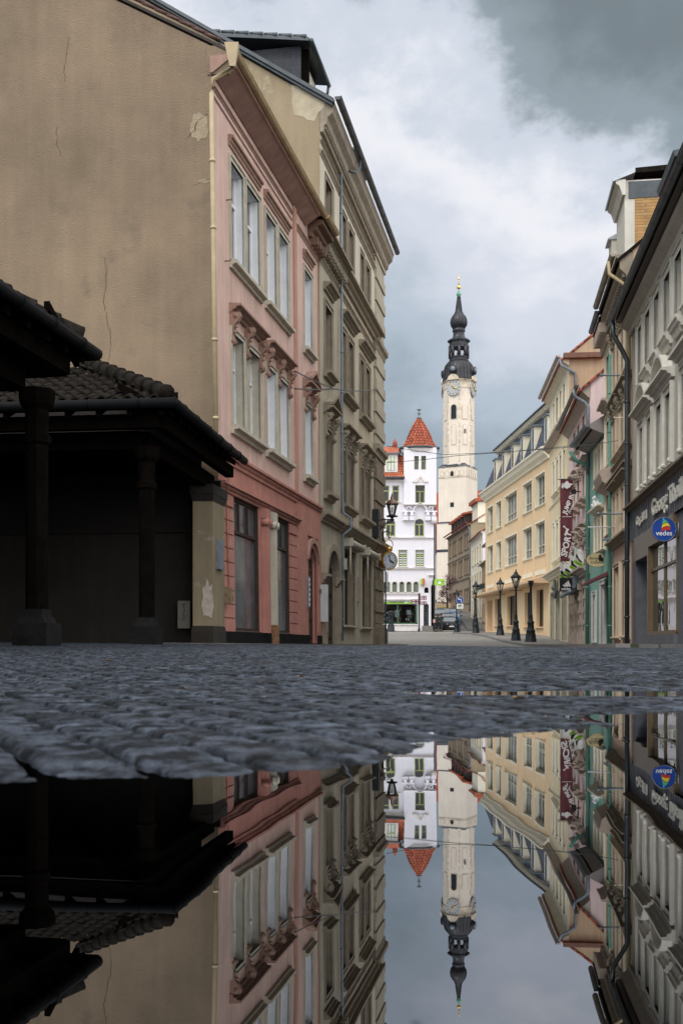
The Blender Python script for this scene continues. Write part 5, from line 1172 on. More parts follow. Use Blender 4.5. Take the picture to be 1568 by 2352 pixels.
# ================================================================ side street houses beyond
def plainhouse(name, label, cat, F, base, H, m, cols, rows, depth=10, pitch=.8, rm=None, sw=.1, glass=None, sur=None, cor=.3, roofm=None, gm=None, cm=None, hood=None):
    h = House(name, label, cat, F, base=base)
    for c in cols:
        for r in rows: h.win([(F.L * c[0], F.L * c[1])], base + r[0], base + r[1], d=.2, sw=sw, sp=.04, sur=sur or m, fr=M['palestone'], glass=glass or M['glass'], sill=.15, hood=hood if len(r) > 2 else None, hoodp=.2, mul=True)
    h.wall(0, F.L, base - 1.5, base + H, m); h.body(depth, base + H, gm or m, h0=base - 1.5, pitch=pitch)
    h.course(-.1, F.L + .1, base + H + .1, .3, .35, cm or m, 'main_cornice')
    h.roof(depth, base + H + .1, pitch, roofm or M['redtiledark'], over=.45, v0=.2, v1=.2)
    return h
KB = (1080 - 652) * 150.0
F7 = Fac(ray(1080, 150), ray(1028, KB / 376), -1)
Hb = plainhouse('tenement_house', 'brown sandstone tenement with five red roofed dormers climbing the side street', 'house', F7, 4.7, 12.5, M['brown'], [(x, x + .075) for x in (.06, .16, .32, .42, .58, .68, .84)], [(9.3, 11.4), (5.7, 8.0, 1), (1.6, 3.6)], pitch=.62, cor=.3, gm=M['rough2'], cm=M['greytrim'])
Hb.course(0, F7.L, 9.9, .25, .2, M['greytrim']); Hb.course(0, F7.L, 13.2, .2, .15, M['greytrim'])
for k in range(5):
    a = F7.L * (.3 + .14 * k); q = MB(); q.fbox(F7, a, a + 1.4, 17.6, 19.3, -3.2, -.3); dm = q.build('dormer', M['darkwood'], Hb.t)
    q = MB(); q.fprof(F7, a - .3, a + 1.7, [(.1, 19.2), (.1, 19.5), (-3.4, 20.3), (-3.4, 19.9)]); q.build('dormer_roof', M['redtile'], dm)
q = MB(); q.fbox(F7, -.1, 4.3, 17.4, 20.3, -5, -1.0); dm = q.build('dormer', M['creamtrim'], Hb.t); q = MB(); q.fprof(F7, -.4, 4.6, [(-.5, 20.2), (-.5, 20.7), (-5, 21.6), (-5, 21.2)]); q.build('dormer_roof', M['redtile'], dm)
Hb.pipe([F7.p(.1, 17, .3), F7.p(.1, 16.4, .1), F7.p(.1, 5, .1)], .09, M['zinc']); Hb.gutter(-.1, F7.L + .2, 17.45, .6, M['redtiledark'], .12)
F8 = Fac(ray(1107.5, 128), ray(1081, 141), -1)
plainhouse('cream_house', 'small cream house with green tinted windows right of the brown tenement', 'house', F8, 2.9, 10.9, M['pale'], [(.1, .2), (.32, .42), (.54, .64), (.76, .86)], [(7.6, 9.5), (4.4, 6.2), (.8, 3.0)], pitch=.5, gm=M['white'], sur=M['creamtrim'])
F9 = Fac(ray(1122, 113), ray(1106, 121), -1)
h9 = plainhouse('small_house', 'little buff house half hidden by the apricot building', 'house', F9, 1.9, 7.3, M['tan'], [(.15, .3), (.45, .6), (.72, .86)], [(4.3, 6.0), (1.0, 2.8)], pitch=.6, roofm=M['slate'])
q = MB(); q.fbox(F9, F9.L * .1, F9.L * .9, 9.4, 11.3, -3, -.3); dm = q.build('dormer', M['pale'], h9.t); q = MB(); q.fprof(F9, 0, F9.L, [(.0, 11.2), (.0, 11.45), (-3.2, 12), (-3.2, 11.6)]); q.build('dormer_roof', M['slate'], dm)

# ================================================================ church tower and nave
TZ = 200.0; tx = (1053 - HX) * TZ / FPX; PXM = TZ / FPX
def ty(y): return HC + (HY - y) * PXM
tw = thing('church_tower', 'slender cream octagonal church tower with black copper onion spire', 'tower', (tx, TZ, 5))
def octa(r, z, rot=R(-4)): return [Vector((tx + r * math.cos(rot + math.pi / 4 * k), TZ + r * math.sin(rot + math.pi / 4 * k), z)) for k in range(8)]
rs = 35.3 * PXM; q = MB(); z0, z1 = ty(1072), ty(884); q.prism(octa(rs, z0 - 1), octa(rs, z1)); q.build('shaft', M['tower'], tw)
ang = R(-4)
def oface(k, r=None):   # facade of octagon side k (between corner k and k+1)
    c = octa(r or rs, 0); a, b = c[k], c[(k + 1) % 8]; return Fac((a.x, a.y), (b.x, b.y), 1)
q = MB()
for k in range(8):
    c = octa(rs, 0)[k]; z = z0 + .5
    rnd = random.Random(k)
    while z < z1 - 3: hgt = rnd.uniform(.6, 1.5); q.box(c.x - .1, c.x + .1, c.y - .1, c.y + .1, z, z + hgt); z += hgt + rnd.uniform(.3, .8)
q.build('corner_stones', M['towertrim'], tw)
def archedslit(k, hy_, w, dark, hh):
    F = oface(k); c = F.L / 2; P_ = [(c - w / 2, hy_), (c + w / 2, hy_)] + [(x, y) for x, y in reversed(arc(c - w / 2, c + w / 2, hy_ + hh - w * .6, w * .6, 8))]
    Pb = [(c - w * .68, hy_ - .12), (c + w * .68, hy_ - .12)] + [(x, y) for x, y in reversed(arc(c - w * .68, c + w * .68, hy_ + hh - w * .58, w * .75, 8))]
    q = MB(); q.cur = 0; q.fpoly(F, Pb, -.02, .05); q.cur = 1; q.fpoly(F, P_, -.02, .09); q.build('tower_window', [M['towertrim'], M['glass'] if dark else M['tower']], tw)
for k in range(8):
    archedslit(k, ty(968), 1.0, k in (5, 1), 2.6); archedslit(k, ty(1026), .75, False, 3.6)
    if k in (6, 2): archedslit(k, ty(1002), .5, True, .9)
# clocks under curved gables
q = MB(); q.prism(octa(rs * 1.04, ty(897)), octa(rs * 1.05, ty(884))); q.prism(octa(rs * 1.05, ty(884)), octa(rs * 1.16, ty(878))); q.build('crown_moulding', M['towertrim'], tw)
for k in (5, 7, 1, 3):
    F = oface(k, rs * 1.05); c = F.L / 2
    q = MB(); P_ = arc(.1, F.L - .1, ty(886), 1.5, 12); q.fpoly(F, P_, -.1, .45); q.build('clock_gable', M['towertrim'], tw)
    fr = Frame(F.p(c, ty(898), .08), Vector((0, 0, 1)).cross(Vector((F.n.x, F.n.y, 0))))
    def disc(fr, r, d, n=24, cx=0, cy=0): return [fr.p(cx + r * math.cos(2 * math.pi * j / n), cy + r * math.sin(2 * math.pi * j / n), d) for j in range(n)]
    q = MB(); q.prism(disc(fr, 1.45, 0), disc(fr, 1.45, .12)); ck_ = q.build('tower_clock', mat('clock_face_pale', (.38, .38, .36), .5, .03, 2) if 'cf' not in M else M['cf'], tw)
    q = MB(); 
    for j in range(12):
        t_ = j * math.pi / 6; q = MB(); q.prism([fr.p(1.0 * math.cos(t_) - .07 * math.sin(t_), 1.0 * math.sin(t_) + .07 * math.cos(t_), .12), fr.p(1.32 * math.cos(t_) - .07 * math.sin(t_), 1.32 * math.sin(t_) + .07 * math.cos(t_), .12), fr.p(1.32 * math.cos(t_) + .07 * math.sin(t_), 1.32 * math.sin(t_) - .07 * math.cos(t_), .12), fr.p(1.0 * math.cos(t_) + .07 * math.sin(t_), 1.0 * math.sin(t_) - .07 * math.cos(t_), .12)],
            [fr.p(1.0 * math.cos(t_) - .07 * math.sin(t_), 1.0 * math.sin(t_) + .07 * math.cos(t_), .16), fr.p(1.32 * math.cos(t_) - .07 * math.sin(t_), 1.32 * math.sin(t_) + .07 * math.cos(t_), .16), fr.p(1.32 * math.cos(t_) + .07 * math.sin(t_), 1.32 * math.sin(t_) - .07 * math.cos(t_), .16), fr.p(1.0 * math.cos(t_) + .07 * math.sin(t_), 1.0 * math.sin(t_) - .07 * math.cos(t_), .16)]); q.build('hour_mark', M['zinc'], ck_)
    q = MB(); q.tube([fr.p(0, 0, .2), fr.p(-.45, 1.0, .2)], .09, 5); q.tube([fr.p(0, 0, .2), fr.p(.75, -.25, .2)], .11, 5); q.build('clock_hands', M['gold'], ck_)
# copper spire
prof = [(37.5, 880), (35.5, 872), (34.5, 862), (34, 852), (31, 842), (26, 835), (21, 830)]
q = MB(); q.lathe([(r * PXM, ty(y)) for r, y in prof], 24, (tx, TZ, 0)); 
q.build('dome', M['copper'], tw)
q = MB()
for k in range(24):
    t_ = 2 * math.pi * k / 24; q.tube([(tx + (r * PXM + .03) * math.cos(t_), TZ + (r * PXM + .03) * math.sin(t_), ty(y)) for r, y in prof], .07, 5)
q.build('standing_seams', M['copper'], tw)
for k in range(4):
    t_ = R(-4 + 22.5 + 45) + math.pi / 2 * k; r = 34 * PXM; cx, cy = tx + r * math.cos(t_), TZ + r * math.sin(t_)
    q = MB(); q.tube([(tx + (r - 1) * math.cos(t_), TZ + (r - 1) * math.sin(t_), ty(856)), (tx + (r + .5) * math.cos(t_), TZ + (r + .5) * math.sin(t_), ty(856))], .75, 12); dmr = q.build('round_dormer', M['copper'], tw)
    q = MB(); q.tube([(tx + (r + .5) * math.cos(t_), TZ + (r + .5) * math.sin(t_), ty(856)), (tx + (r + .56) * math.cos(t_), TZ + (r + .56) * math.sin(t_), ty(856))], .5, 12); q.build('round_pane', M['zinc'], dmr)
# open lantern: ring base, eight posts, ring top
q = MB(); lr = 21.5 * PXM
q.prism(octa(lr * 1.02, ty(832)), octa(lr * 1.0, ty(824))); q.prism(octa(lr * 1.1, ty(824)), octa(lr * 1.1, ty(821.5)))
for k in range(8):
    c = octa(lr * .93, 0)[k]; q.lathe([(.3, ty(822)), (.3, ty(795))], 8, (c.x, c.y, 0))
q.prism(octa(lr, ty(800)), octa(lr, ty(786))); q.prism(octa(lr * 1.2, ty(786)), octa(lr * 1.22, ty(782.5))); q.build('open_lantern', M['copper'], tw)
q = MB()
for k in range(8):
    a, b = octa(lr * .9, ty(812))[k], octa(lr * .9, ty(812))[(k + 1) % 8]; q.tube([a, b], .05, 4)
    for j in range(1, 4): c = a.lerp(b, j / 4); q.tube([c, (c.x, c.y, ty(821))], .035, 4)
q.build('lantern_railing', M['whitetrim'], tw)
prof2 = [(22, 783), (16, 779), (13.5, 772), (12.6, 764), (14.6, 762), (14.8, 758), (12.5, 756.5), (14, 754), (18, 748), (19.2, 741), (18, 733), (14.5, 727), (10.5, 722), (7.6, 716), (6.5, 708), (4.8, 694), (3.2, 682)]
q = MB(); q.lathe([(r * PXM, ty(y)) for r, y in prof2], 20, (tx, TZ, 0)); q.build('onion_spire', M['copper'], tw)
q = MB()
for k in range(16):
    t_ = 2 * math.pi * k / 16; q.tube([(tx + (r * PXM + .02) * math.cos(t_), TZ + (r * PXM + .02) * math.sin(t_), ty(y)) for r, y in prof2[6:]], .05, 5)
q.build('spire_ribs', M['copper'], tw)
q = MB(); q.lathe([(r * PXM, ty(y)) for r, y in ((3.6, 683), (4, 680), (5.6, 678), (5.6, 675), (3, 671), (1.4, 667))], 12, (tx, TZ, 0)); q.build('copper_bulb', M['verdigris'], tw)
q = MB(); q.lathe([(.1, ty(668)), (.1, ty(662))], 8, (tx, TZ, 0)); q.ball((tx, TZ, ty(660)), 4.6 * PXM, 14, 10); q.lathe([(.1, ty(656)), (.07, ty(645)), (.05, ty(628))], 6, (tx, TZ, 0)); q.lathe([(.02, ty(643)), (.25, ty(641)), (.02, ty(639))], 6, (tx, TZ, 0)); q.build('gilded_ball', M['gold'], tw)
# square stage, rotated so one edge shows right of centre
def sq(r, z, rot=R(-29)): return [Vector((tx - 2 * PXM + r * math.cos(rot + math.pi / 2 * k + math.pi / 4 - R(0)), TZ + r * math.sin(rot + math.pi / 2 * k + math.pi / 4), z)) for k in range(4)]
rq = 46 * PXM * 1.04
q = MB(); q.prism(sq(rq, ty(1205)), sq(rq, ty(1075))); q.prism(sq(rq * 1.08, ty(1470)), sq(rq * 1.08, ty(1205))); q.build('square_stage', M['tower'], tw)
for r0_, y0_, r1_, y1_ in ((1.02, 1102, 1.03, 1098.5), (1.09, 1206, 1.0, 1201), (1.1, 1270, 1.08, 1264)): q = MB(); q.prism(sq(rq * r0_, ty(y0_)), sq(rq * r1_, ty(y1_))); q.build('stone_course', M['slate'] if y0_ > 1110 else M['towertrim'], tw)
c4 = sq(rq, 0)
for k in range(4):
    a, b = c4[k], c4[(k + 1) % 4]; F = Fac((a.x, a.y), (b.x, b.y), 1)
    if F.n.dot(Vector((tx, TZ)) - F.A) > 0: F.n = -F.n
    for j in range(5):
        c = F.L * (.14 + .18 * j); q = MB(); w_ = F.L * .055; P_ = [(c - w_, ty(1098)), (c + w_, ty(1098)), (c + w_, ty(1090))] + [(c, ty(1086))] + [(c - w_, ty(1090))]
        q.cur = 0; q.fpoly(F, [(c + (x - c) * 1.35, y + (.2 if y > ty(1095) else -.1)) for x, y in P_], -.02, .05); q.cur = 1; q.fpoly(F, P_, -.02, .1); q.build('blind_arch', [M['towertrim'], M['glass'] if (j == 2 and F.n.x < 0) else M['tower']], tw)
    c = F.L / 2; q = MB(); q.mesh([F.p(c - F.L * .24, ty(1074), .1), F.p(c + F.L * .24, ty(1074), .1), F.p(c, ty(1062), -1.0), F.p(c - F.L * .2, ty(1074), -2.5), F.p(c + F.L * .2, ty(1074), -2.5)], [(0, 1, 2), (0, 2, 3), (1, 4, 2)]); q.build('small_gable_roof', M['slate'], tw, recalc=False)
    q = MB(); q.fbox(F, c - .35, c + .35, ty(1168), ty(1158), -.02, .06)
    q.build('slit_window', M['glass'], tw)
q = MB(); q.prism(sq(rq * 1.05, ty(1077)), sq(rq * .8, ty(1069))); q.build('skirt_roof', M['slate'], tw)
nv = thing('church_nave', 'long red tiled church roof behind the cream tower', 'church', (tx, 212, 5))
q = MB(); x0, x1 = (999 - HX) * 212 / FPX, (1150 - HX) * 212 / FPX; P2_ = 212 / FPX
def ny(y): return HC + (HY - y) * P2_
q.mesh([(x0, 205, ny(1268)), (x1, 205, ny(1240)), (x1, 215, ny(1119)), (x0, 215, ny(1127)), (x0, 226, ny(1268)), (x1, 226, ny(1268))], [(0, 1, 2, 3), (3, 2, 5, 4), (0, 3, 4), (1, 5, 2)]); q.build('nave_roof', M['redtiledark'], nv)
q = MB(); q.box(x0 + .3, x1, 205.5, 225, 3, ny(1262)); q.build('nave_wall', M['tower'], nv)
q = MB(); q.box(x0, x1, 204.8, 205.2, ny(1270), ny(1266)); q.build('nave_gutter', M['zincdark'], nv)

# ================================================================ white corner house with tiled turret
WZ = 115.0; wx_ = lambda x: (x - HX) * WZ / FPX
wy_ = lambda y: HC + (HY - y) * WZ / FPX
W0 = 815.0
FW = Fac((wx_(W0), WZ), (wx_(1001), WZ), 1)
wh = House('corner_house', 'white corner house with red tiled turret and olive windows above a gift shop', 'house', FW, base=1.7)
ax = lambda x: wx_(x) - wx_(W0)
c4x = lambda c: 832.6 + .24413 * c
c4y = lambda c: 918.7 + .24413 * c
c5x = lambda c: 861.3 + .12209 * c
c5y = lambda c: 1194.3 + .12209 * c
A = lambda c: ax(c4x(c)); Hh = lambda c: wy_(c4y(c))
gk = dict(sur=M['white'], rev=M['whitetrim'], fr=M['green'], rim=False)
def ww(xs, y0, y1, **k):
    kk = dict(gk); kk.update(k); return wh.win([(A(a), A(b)) for a, b in xs], Hh(y1), Hh(y0), d=.18, sw=.12, sp=.03, casem=.1, **kk)
ww([(482, 525), (547, 592)], 532, 660, sill=.12, tr=.66, glass=M['glassblue'], mul=False)
ww([(492, 582)], 806, 972, sill=.08); ww([(187, 249)], 806, 960, sill=.08, mul=False); ww([(278, 341)], 806, 960, sill=.08, mul=False); ww([(60, 130)], 806, 960, sill=.08)
ww([(487, 577)], 1118, 1285, rise=.45, sill=.08); ww([(217, 306)], 1118, 1285, rise=.45, sill=.08); ww([(40, 120)], 1118, 1285, rise=.45, sill=.08)
blind = M['curtain']
for xs in (((335, 417),), ((495, 577),), ((178, 260),), ((30, 110),)):
    w = ww(list(xs), 1410, 1568, sill=.08, glass=M['glassblue'])
    q = MB(); a, b = A(xs[0][0]), A(xs[0][1]); k = Hh(1568) + .2
    while k < Hh(1410) - .1: q.fbox(FW, a + .1, b - .1, k, k + .12, -.17, -.13); k += .24
    q.build('blind_slats', M['curtain'], w)
for a, b in ((212, 257), (277, 323), (345, 390), (411, 457), (477, 523), (147, 192), (80, 125)):
    w = ww([(a, b)], 1710, 1808, rise=.5, fr=M['greendark'], sur=M['whitetrim'], sill=.12, tr=0, mul=False, name='arched_window')
    q = MB()
    for j in range(1, 4): c = A(a) + (A(b) - A(a)) * j / 4; q.fbox(FW, c - .02, c + .02, Hh(1806), Hh(1725), -.16, -.12)
    for j in range(1, 5): h = Hh(1806) + (Hh(1725) - Hh(1806)) * j / 5; q.fbox(FW, A(a) + .1, A(b) - .1, h - .02, h + .02, -.16, -.125)
    q.build('leaded_bars', mat('leading', (.35, .33, .26), .6, .1, 3) if a == 212 else bpy.data.materials['leading'], w)
# big shop window (open interior)
sa, sb, s0, s1 = A(150), A(515), Hh(2108), Hh(1920)
wh.ops.append((sa, sb, s0, s1, 0)); wh.ops.append((A(572), A(622), Hh(2150), Hh(1915), .9)); wh.ops.append((A(578), A(620), Hh(1815), Hh(1762), .7))
wallm = wh.wall(0, A(640), 1.2, Hh(735), M['white'])
wh.wall(A(386), A(690), Hh(990), Hh(452), M['white'], o=.35, name='turret_wall')
q = MB(); q.mesh([FW.p(A(386), Hh(990), 0), FW.p(A(386), Hh(990), .35), FW.p(A(386), Hh(452), .35), FW.p(A(386), Hh(452), -2), FW.p(A(386), Hh(990), -2)], [(0, 1, 2, 3, 4)])
q.mesh([FW.p(A(690), Hh(990), .35), FW.p(A(690), Hh(452), .35), FW.p(A(702), Hh(452), -3), FW.p(A(702), Hh(990), -3)], [(0, 1, 2, 3)])
q.mesh([FW.p(A(386), Hh(990), 0), FW.p(A(690), Hh(990), 0), FW.p(A(690), Hh(990), .35), FW.p(A(386), Hh(990), .35)], [(0, 1, 2, 3)]); q.build('turret_side', M['white'], wh.t, recalc=False)
# the cut corner: right end wall between 640 and 668, curved niche stonework
q = MB(); P_ = [(640, 1290), (668, 1290), (668, 1640), (660, 1720), (652, 1760), (640, 1800)]
q.face([FW.p(A(x), Hh(y), 0) for x, y in [(640, 735), (684, 735), (684, 985), (668, 1000), (668, 1640), (655, 1730), (640, 1760)]]); q.build('corner_wall', M['white'], wh.t, recalc=False)
q = MB(); q.mesh([FW.p(A(640), 1.2, 0), FW.p(A(655), 1.2, -1.2), FW.p(A(655), Hh(1735), -1.2), FW.p(A(640), Hh(1760), 0)], [(0, 1, 2, 3)]); q.mesh([FW.p(A(668), Hh(1640), 0), FW.p(A(668), 1.2, -2.4), FW.p(A(668), Hh(1640), -2.4)], [(0, 1, 2)])
q.build('carved_corner', mat('grey_speckled_stone', (.5, .48, .46), .9, .35, 5, .6, 9), wh.t, recalc=False)
q = MB(); q.mesh([FW.p(A(684), 1.2, -.5), FW.p(A(670), 1.2, -14), FW.p(A(684), Hh(735), -14), FW.p(A(684), Hh(735), 0)], [(0, 1, 2, 3)]); q.mesh([FW.p(A(655), 1.2, -1.2), FW.p(A(668), 1.2, -14), FW.p(A(668), Hh(735), -14), FW.p(A(655), Hh(735), -1.2)], [(0, 1, 2, 3)]); q.build('side_wall', M['white'], wh.t, recalc=False)
q = MB(); q.mesh([FW.p(0, 1, -14), FW.p(A(668), 1, -14), FW.p(A(668), Hh(735), -14), FW.p(0, Hh(735), -14)], [(0, 1, 2, 3)]); q.build('rear_wall', M['white'], wh.t, recalc=False)
# courses
for (a, b, y, t, p_) in ((386, 686, 984, .22, .5), (0, 668, 1293, .2, .2), (0, 668, 1580, .22, .22), (618, 668, 1645, .22, .25), (0, 386, 752, .3, .25), (0, 540, 1820, .2, .18), (0, 540, 1868, .5, .35), (180, 520, 2114, .2, .15)):
    wh.course(A(a), A(b), Hh(y), t, p_, M['whitetrim'])
q = MB(); q.fbox(FW, 0, A(530), 1.2, Hh(2122), -.1, .06); q.build('plinth', M['whitetrim'], wh.t)
# pediment relief and balcony arcade
q = MB(); ap = (A(540), Hh(714))
for sg, e in ((-1, A(463)), (1, A(617))):
    q.fpoly(FW, [(e, Hh(776)), (e + sg * -.1, Hh(768)), (ap[0], ap[1] + .1), (ap[0], ap[1] - .18), (e - sg * .5, Hh(780))], .34, .48)
q.fpoly(FW, [(A(505), Hh(778)), (A(575), Hh(778)), (A(560), Hh(745)), (A(540), Hh(733)), (A(520), Hh(745))], .34, .39); q.build('gable_relief', M['whitetrim'], wh.t)
q = MB(); P_ = arc(A(478), A(597), Hh(1060), .75, 12); Q_ = arc(A(470), A(605), Hh(1060), .95, 12)
for i in range(12): q.fpoly(FW, [P_[i], P_[i + 1], Q_[i + 1], Q_[i]], .0, .35)
for c in (402, 461, 610, 668):
    a = A(c); q.fbox(FW, a - .3, a + .3, Hh(1060), Hh(1045), 0, .4); q.lathe([(.16, Hh(1100)), (.22, Hh(1085)), (.16, Hh(1060))], 8, tuple(FW.p(a, 0, .25))); q.fbox(FW, a - .28, a + .28, Hh(1135), Hh(1100), 0, .42)
for a, b in ((417, 446), (625, 655)):
    P_ = arc(A(a), A(b), Hh(1040), .32, 8); Q_ = arc(A(a) - .12, A(b) + .12, Hh(1040), .46, 8)
    for i in range(8): q.fpoly(FW, [P_[i], P_[i + 1], Q_[i + 1], Q_[i]], .0, .3)
q.build('balcony_relief', M['white'], wh.t)
q = MB(); q.ball(FW.p(A(668), Hh(1140), .1), .35, 8, 6); q.build('corner_corbel', M['whitetrim'], wh.t)
# mansard at left with dormer, then upper roof and chimney
q = MB(); q.mesh([FW.p(0, Hh(738), .5), FW.p(A(388), Hh(738), .5), FW.p(A(382), Hh(505), -.9), FW.p(0, Hh(505), -.9)], [(0, 1, 2, 3)]); q.build('mansard_roof', M['redtile'], wh.t, recalc=False)
q = MB(); q.mesh([FW.p(0, Hh(503), -.5), FW.p(A(350), Hh(503), -.5), FW.p(A(375), Hh(395), -3.5), FW.p(A(330), Hh(350), -5.5), FW.p(0, Hh(350), -5.5)], [(0, 1, 2, 3, 4)]); q.mesh([FW.p(0, Hh(350), -5.5), FW.p(A(330), Hh(350), -5.5), FW.p(A(330), Hh(600), -13), FW.p(0, Hh(600), -13)], [(0, 1, 2, 3)]); q.build('upper_roof', M['redtile'], wh.t, recalc=False)
q = MB(); q.tube([FW.p(0, Hh(738), .6), FW.p(A(390), Hh(738), .6)], .13, 8); q.tube([FW.p(0, Hh(503), -.4), FW.p(A(350), Hh(503), -.4), FW.p(A(352), Hh(470), -.8), FW.p(A(375), Hh(450), -1)], .12, 8); q.build('gutter', M['zincdark'], wh.t)
q = MB(); q.fbox(FW, A(205), A(328), Hh(682), Hh(515), -1.5, .25); dm = q.build('dormer', M['whitetrim'], wh.t)
q = MB(); q.fbox(FW, A(228), A(298), Hh(664), Hh(540), .25, .3); q.build('dormer_pane', M['curtain'], dm)
q = MB()
for a, b, c, d_ in ((228, 236, 664, 540), (290, 298, 664, 540), (259, 267, 664, 540)): q.fbox(FW, A(a), A(b), Hh(c), Hh(d_), .3, .36)
q.fbox(FW, A(236), A(259), Hh(585), Hh(578), .3, .35); q.fbox(FW, A(267), A(290), Hh(585), Hh(578), .3, .35); q.build('dormer_frame', M['green'], dm)
q = MB(); q.fprof(FW, A(190), A(345), [(.6, Hh(512)), (.6, Hh(505)), (-1.2, Hh(498)), (-1.2, Hh(512))]); q.build('dormer_roof', M['zinc'], dm)
q = MB(); q.fbox(FW, A(306), A(346), Hh(400), Hh(338), -6, -5); q.fbox(FW, A(302), A(350), Hh(344), Hh(336), -6.1, -4.9); q.lathe([(.2, 0), (.28, .3), (.1, .55), (.05, .8)], 8, tuple(FW.p(A(326), Hh(336), -5.5))); q.build('chimney', mat('red_chimney_brick', (.3, .09, .06), .9, .2, 4, .3, 12), wh.t)
# turret roof: eight-sided bell
cx, cy = wx_(c4x(536)), WZ + 1.0
def oc(r, z, rot=R(22.5)): return [Vector((cx + r * math.cos(rot + math.pi / 4 * k), cy + r * math.sin(rot + math.pi / 4 * k) * .8, z)) for k in range(8)]
prf = [(176, 448), (150, 428), (128, 390), (110, 340), (84, 280), (56, 228), (30, 185), (5, 148)]
q = MB(); ks = .24413 * WZ / FPX * 1.075
for (r0, y0), (r1, y1) in zip(prf[:-1], prf[1:]): q.prism(oc(r0 * ks, Hh(y0)), oc(r1 * ks, Hh(y1)), caps=False)
trf = q.build('turret_roof', brickmat('orange_beaver_tiles', (.31, .062, .032), (.37, .09, .045), (.13, .035, .02), .34, .3, .05, .75, 1.0), wh.t)
q = MB()
for k in range(8):
    pts = [oc(r * ks * 1.005, Hh(y))[k] for r, y in prf]; q.tube(pts, .09, 6)
q.build('hip_ridges', M['redtile'], trf)
q = MB(); q.prism(oc(178 * ks, Hh(462)), oc(178 * ks, Hh(448))); q.prism(oc(160 * ks, Hh(490)), oc(176 * ks, Hh(462))); q.build('turret_eaves', M['whitetrim'], wh.t)
q = MB(); R0 = oc(181 * ks, Hh(447)); q.tube(R0 + [R0[0]], .14, 8); q.build('turret_gutter', M['zincdark'], wh.t)
q = MB(); q.lathe([(.3, Hh(156)), (.16, Hh(140)), (.1, Hh(115)), (.22, Hh(108)), (.1, Hh(100)), (.07, Hh(80)), (.25, Hh(74)), (.25, Hh(68)), (.03, Hh(60))], 8, (cx, cy, 0)); q.build('turret_finial', M['zinc'], wh.t)
# shop front
q = MB(); q.fbox(FW, A(150), A(462), Hh(1918), Hh(1882), .0, .12); q.build('shop_fascia', M['lime'], wh.t)
q = MB(); f = FW.frame(A(247), Hh(1908), .13); text(q, f, 'Glücksmomente', .32, 0, .02, 0, .03, xs=.8, shear=.3, bold=.004)
q.build('shop_name', mat('dark_green_letters', (.03, .12, .06), .5, .1, 3), wh.t, recalc=False)
def clover(q, fr, cx, cy, r):
    for k in range(4):
        t_ = math.pi / 4 + k * math.pi / 2; c_ = (cx + r * .55 * math.cos(t_), cy + r * .55 * math.sin(t_)); P0 = [(c_[0] + r * .42 * math.cos(2 * math.pi * j / 10), c_[1] + r * .42 * math.sin(2 * math.pi * j / 10)) for j in range(10)]
        q.prism([fr.p(x, y, 0) for x, y in P0], [fr.p(x, y, .02) for x, y in P0])
q = MB(); clover(q, FW.frame(A(400), Hh(1899), .125), 0, 0, .2); q.build('clover_mark', M['signwhite'], wh.t)
q = MB(); b = .12
q.fbox(FW, sa, sa + b, s0, s1, -.15, .03); q.fbox(FW, sb - b * 1.6, sb, s0, s1, -.15, .03); q.fbox(FW, sa, sb, s0, s0 + b, -.15, .03); q.fbox(FW, A(323), A(332), s0 + b, s1, -.15, .03); sf = q.build('shop_window', M['greendark'], wh.t)
q = MB(); q.face([FW.p(sa, s0, -.1), FW.p(sb, s0, -.1), FW.p(sb, s1, -.1), FW.p(sa, s1, -.1)]); q.build('pane', M['shopglass'], sf, recalc=False)
q = MB(); dk = mat('shop_interior', (.035, .028, .022), .9, .3, 2)
q.mesh([FW.p(sa, s0, -.2), FW.p(sb, s0, -.2), FW.p(sb, s1, -.2), FW.p(sa, s1, -.2), FW.p(sa, s0, -3.5), FW.p(sb, s0, -3.5), FW.p(sb, s1, -3.5), FW.p(sa, s1, -3.5)], [(0, 1, 5, 4), (1, 2, 6, 5), (2, 3, 7, 6), (3, 0, 4, 7), (4, 5, 6, 7)]); q.build('shop_interior', dk, sf, recalc=False)
rnd = random.Random(21)
colors = [M['curtain'], M['whitetrim'], M['tan'], M['teal'], M['zinc'], M['bronze'], M['maroon'], M['greendark']]
for k in range(26):   # goods on show
    a = sa + .3 + rnd.random() * (sb - sa - .6); h = s0 + .05 + abs(rnd.gauss(0, .55)); o_ = -.5 - rnd.random() * 1.2; w_ = rnd.uniform(.12, .3); hh = rnd.uniform(.15, .5)
    q = MB()
    if k % 3 == 0: q.lathe([(w_ * .5, 0), (w_ * .7, hh * .3), (w_ * .3, hh * .7), (w_ * .45, hh)], 8, tuple(FW.p(a, h, o_)))
    elif k % 3 == 1: q.fbox(FW, a, a + w_, h, h + hh * .6, o_ - .2, o_); q.fbox(FW, a + .04, a + w_ - .04, h + hh * .6, h + hh * .7, o_ - .15, o_ - .05)
    else: q.ball(FW.p(a, h + w_ * .5, o_), w_ * .5, 8, 6); q.fbox(FW, a - .05, a + .05, h - .02, h + .05, o_ - .05, o_ + .05)
    tag(q.build('gift_ware', colors[k % 8]), 'small gift ware displayed low in the gift shop window', 'gift', 'gifts in the shop window')
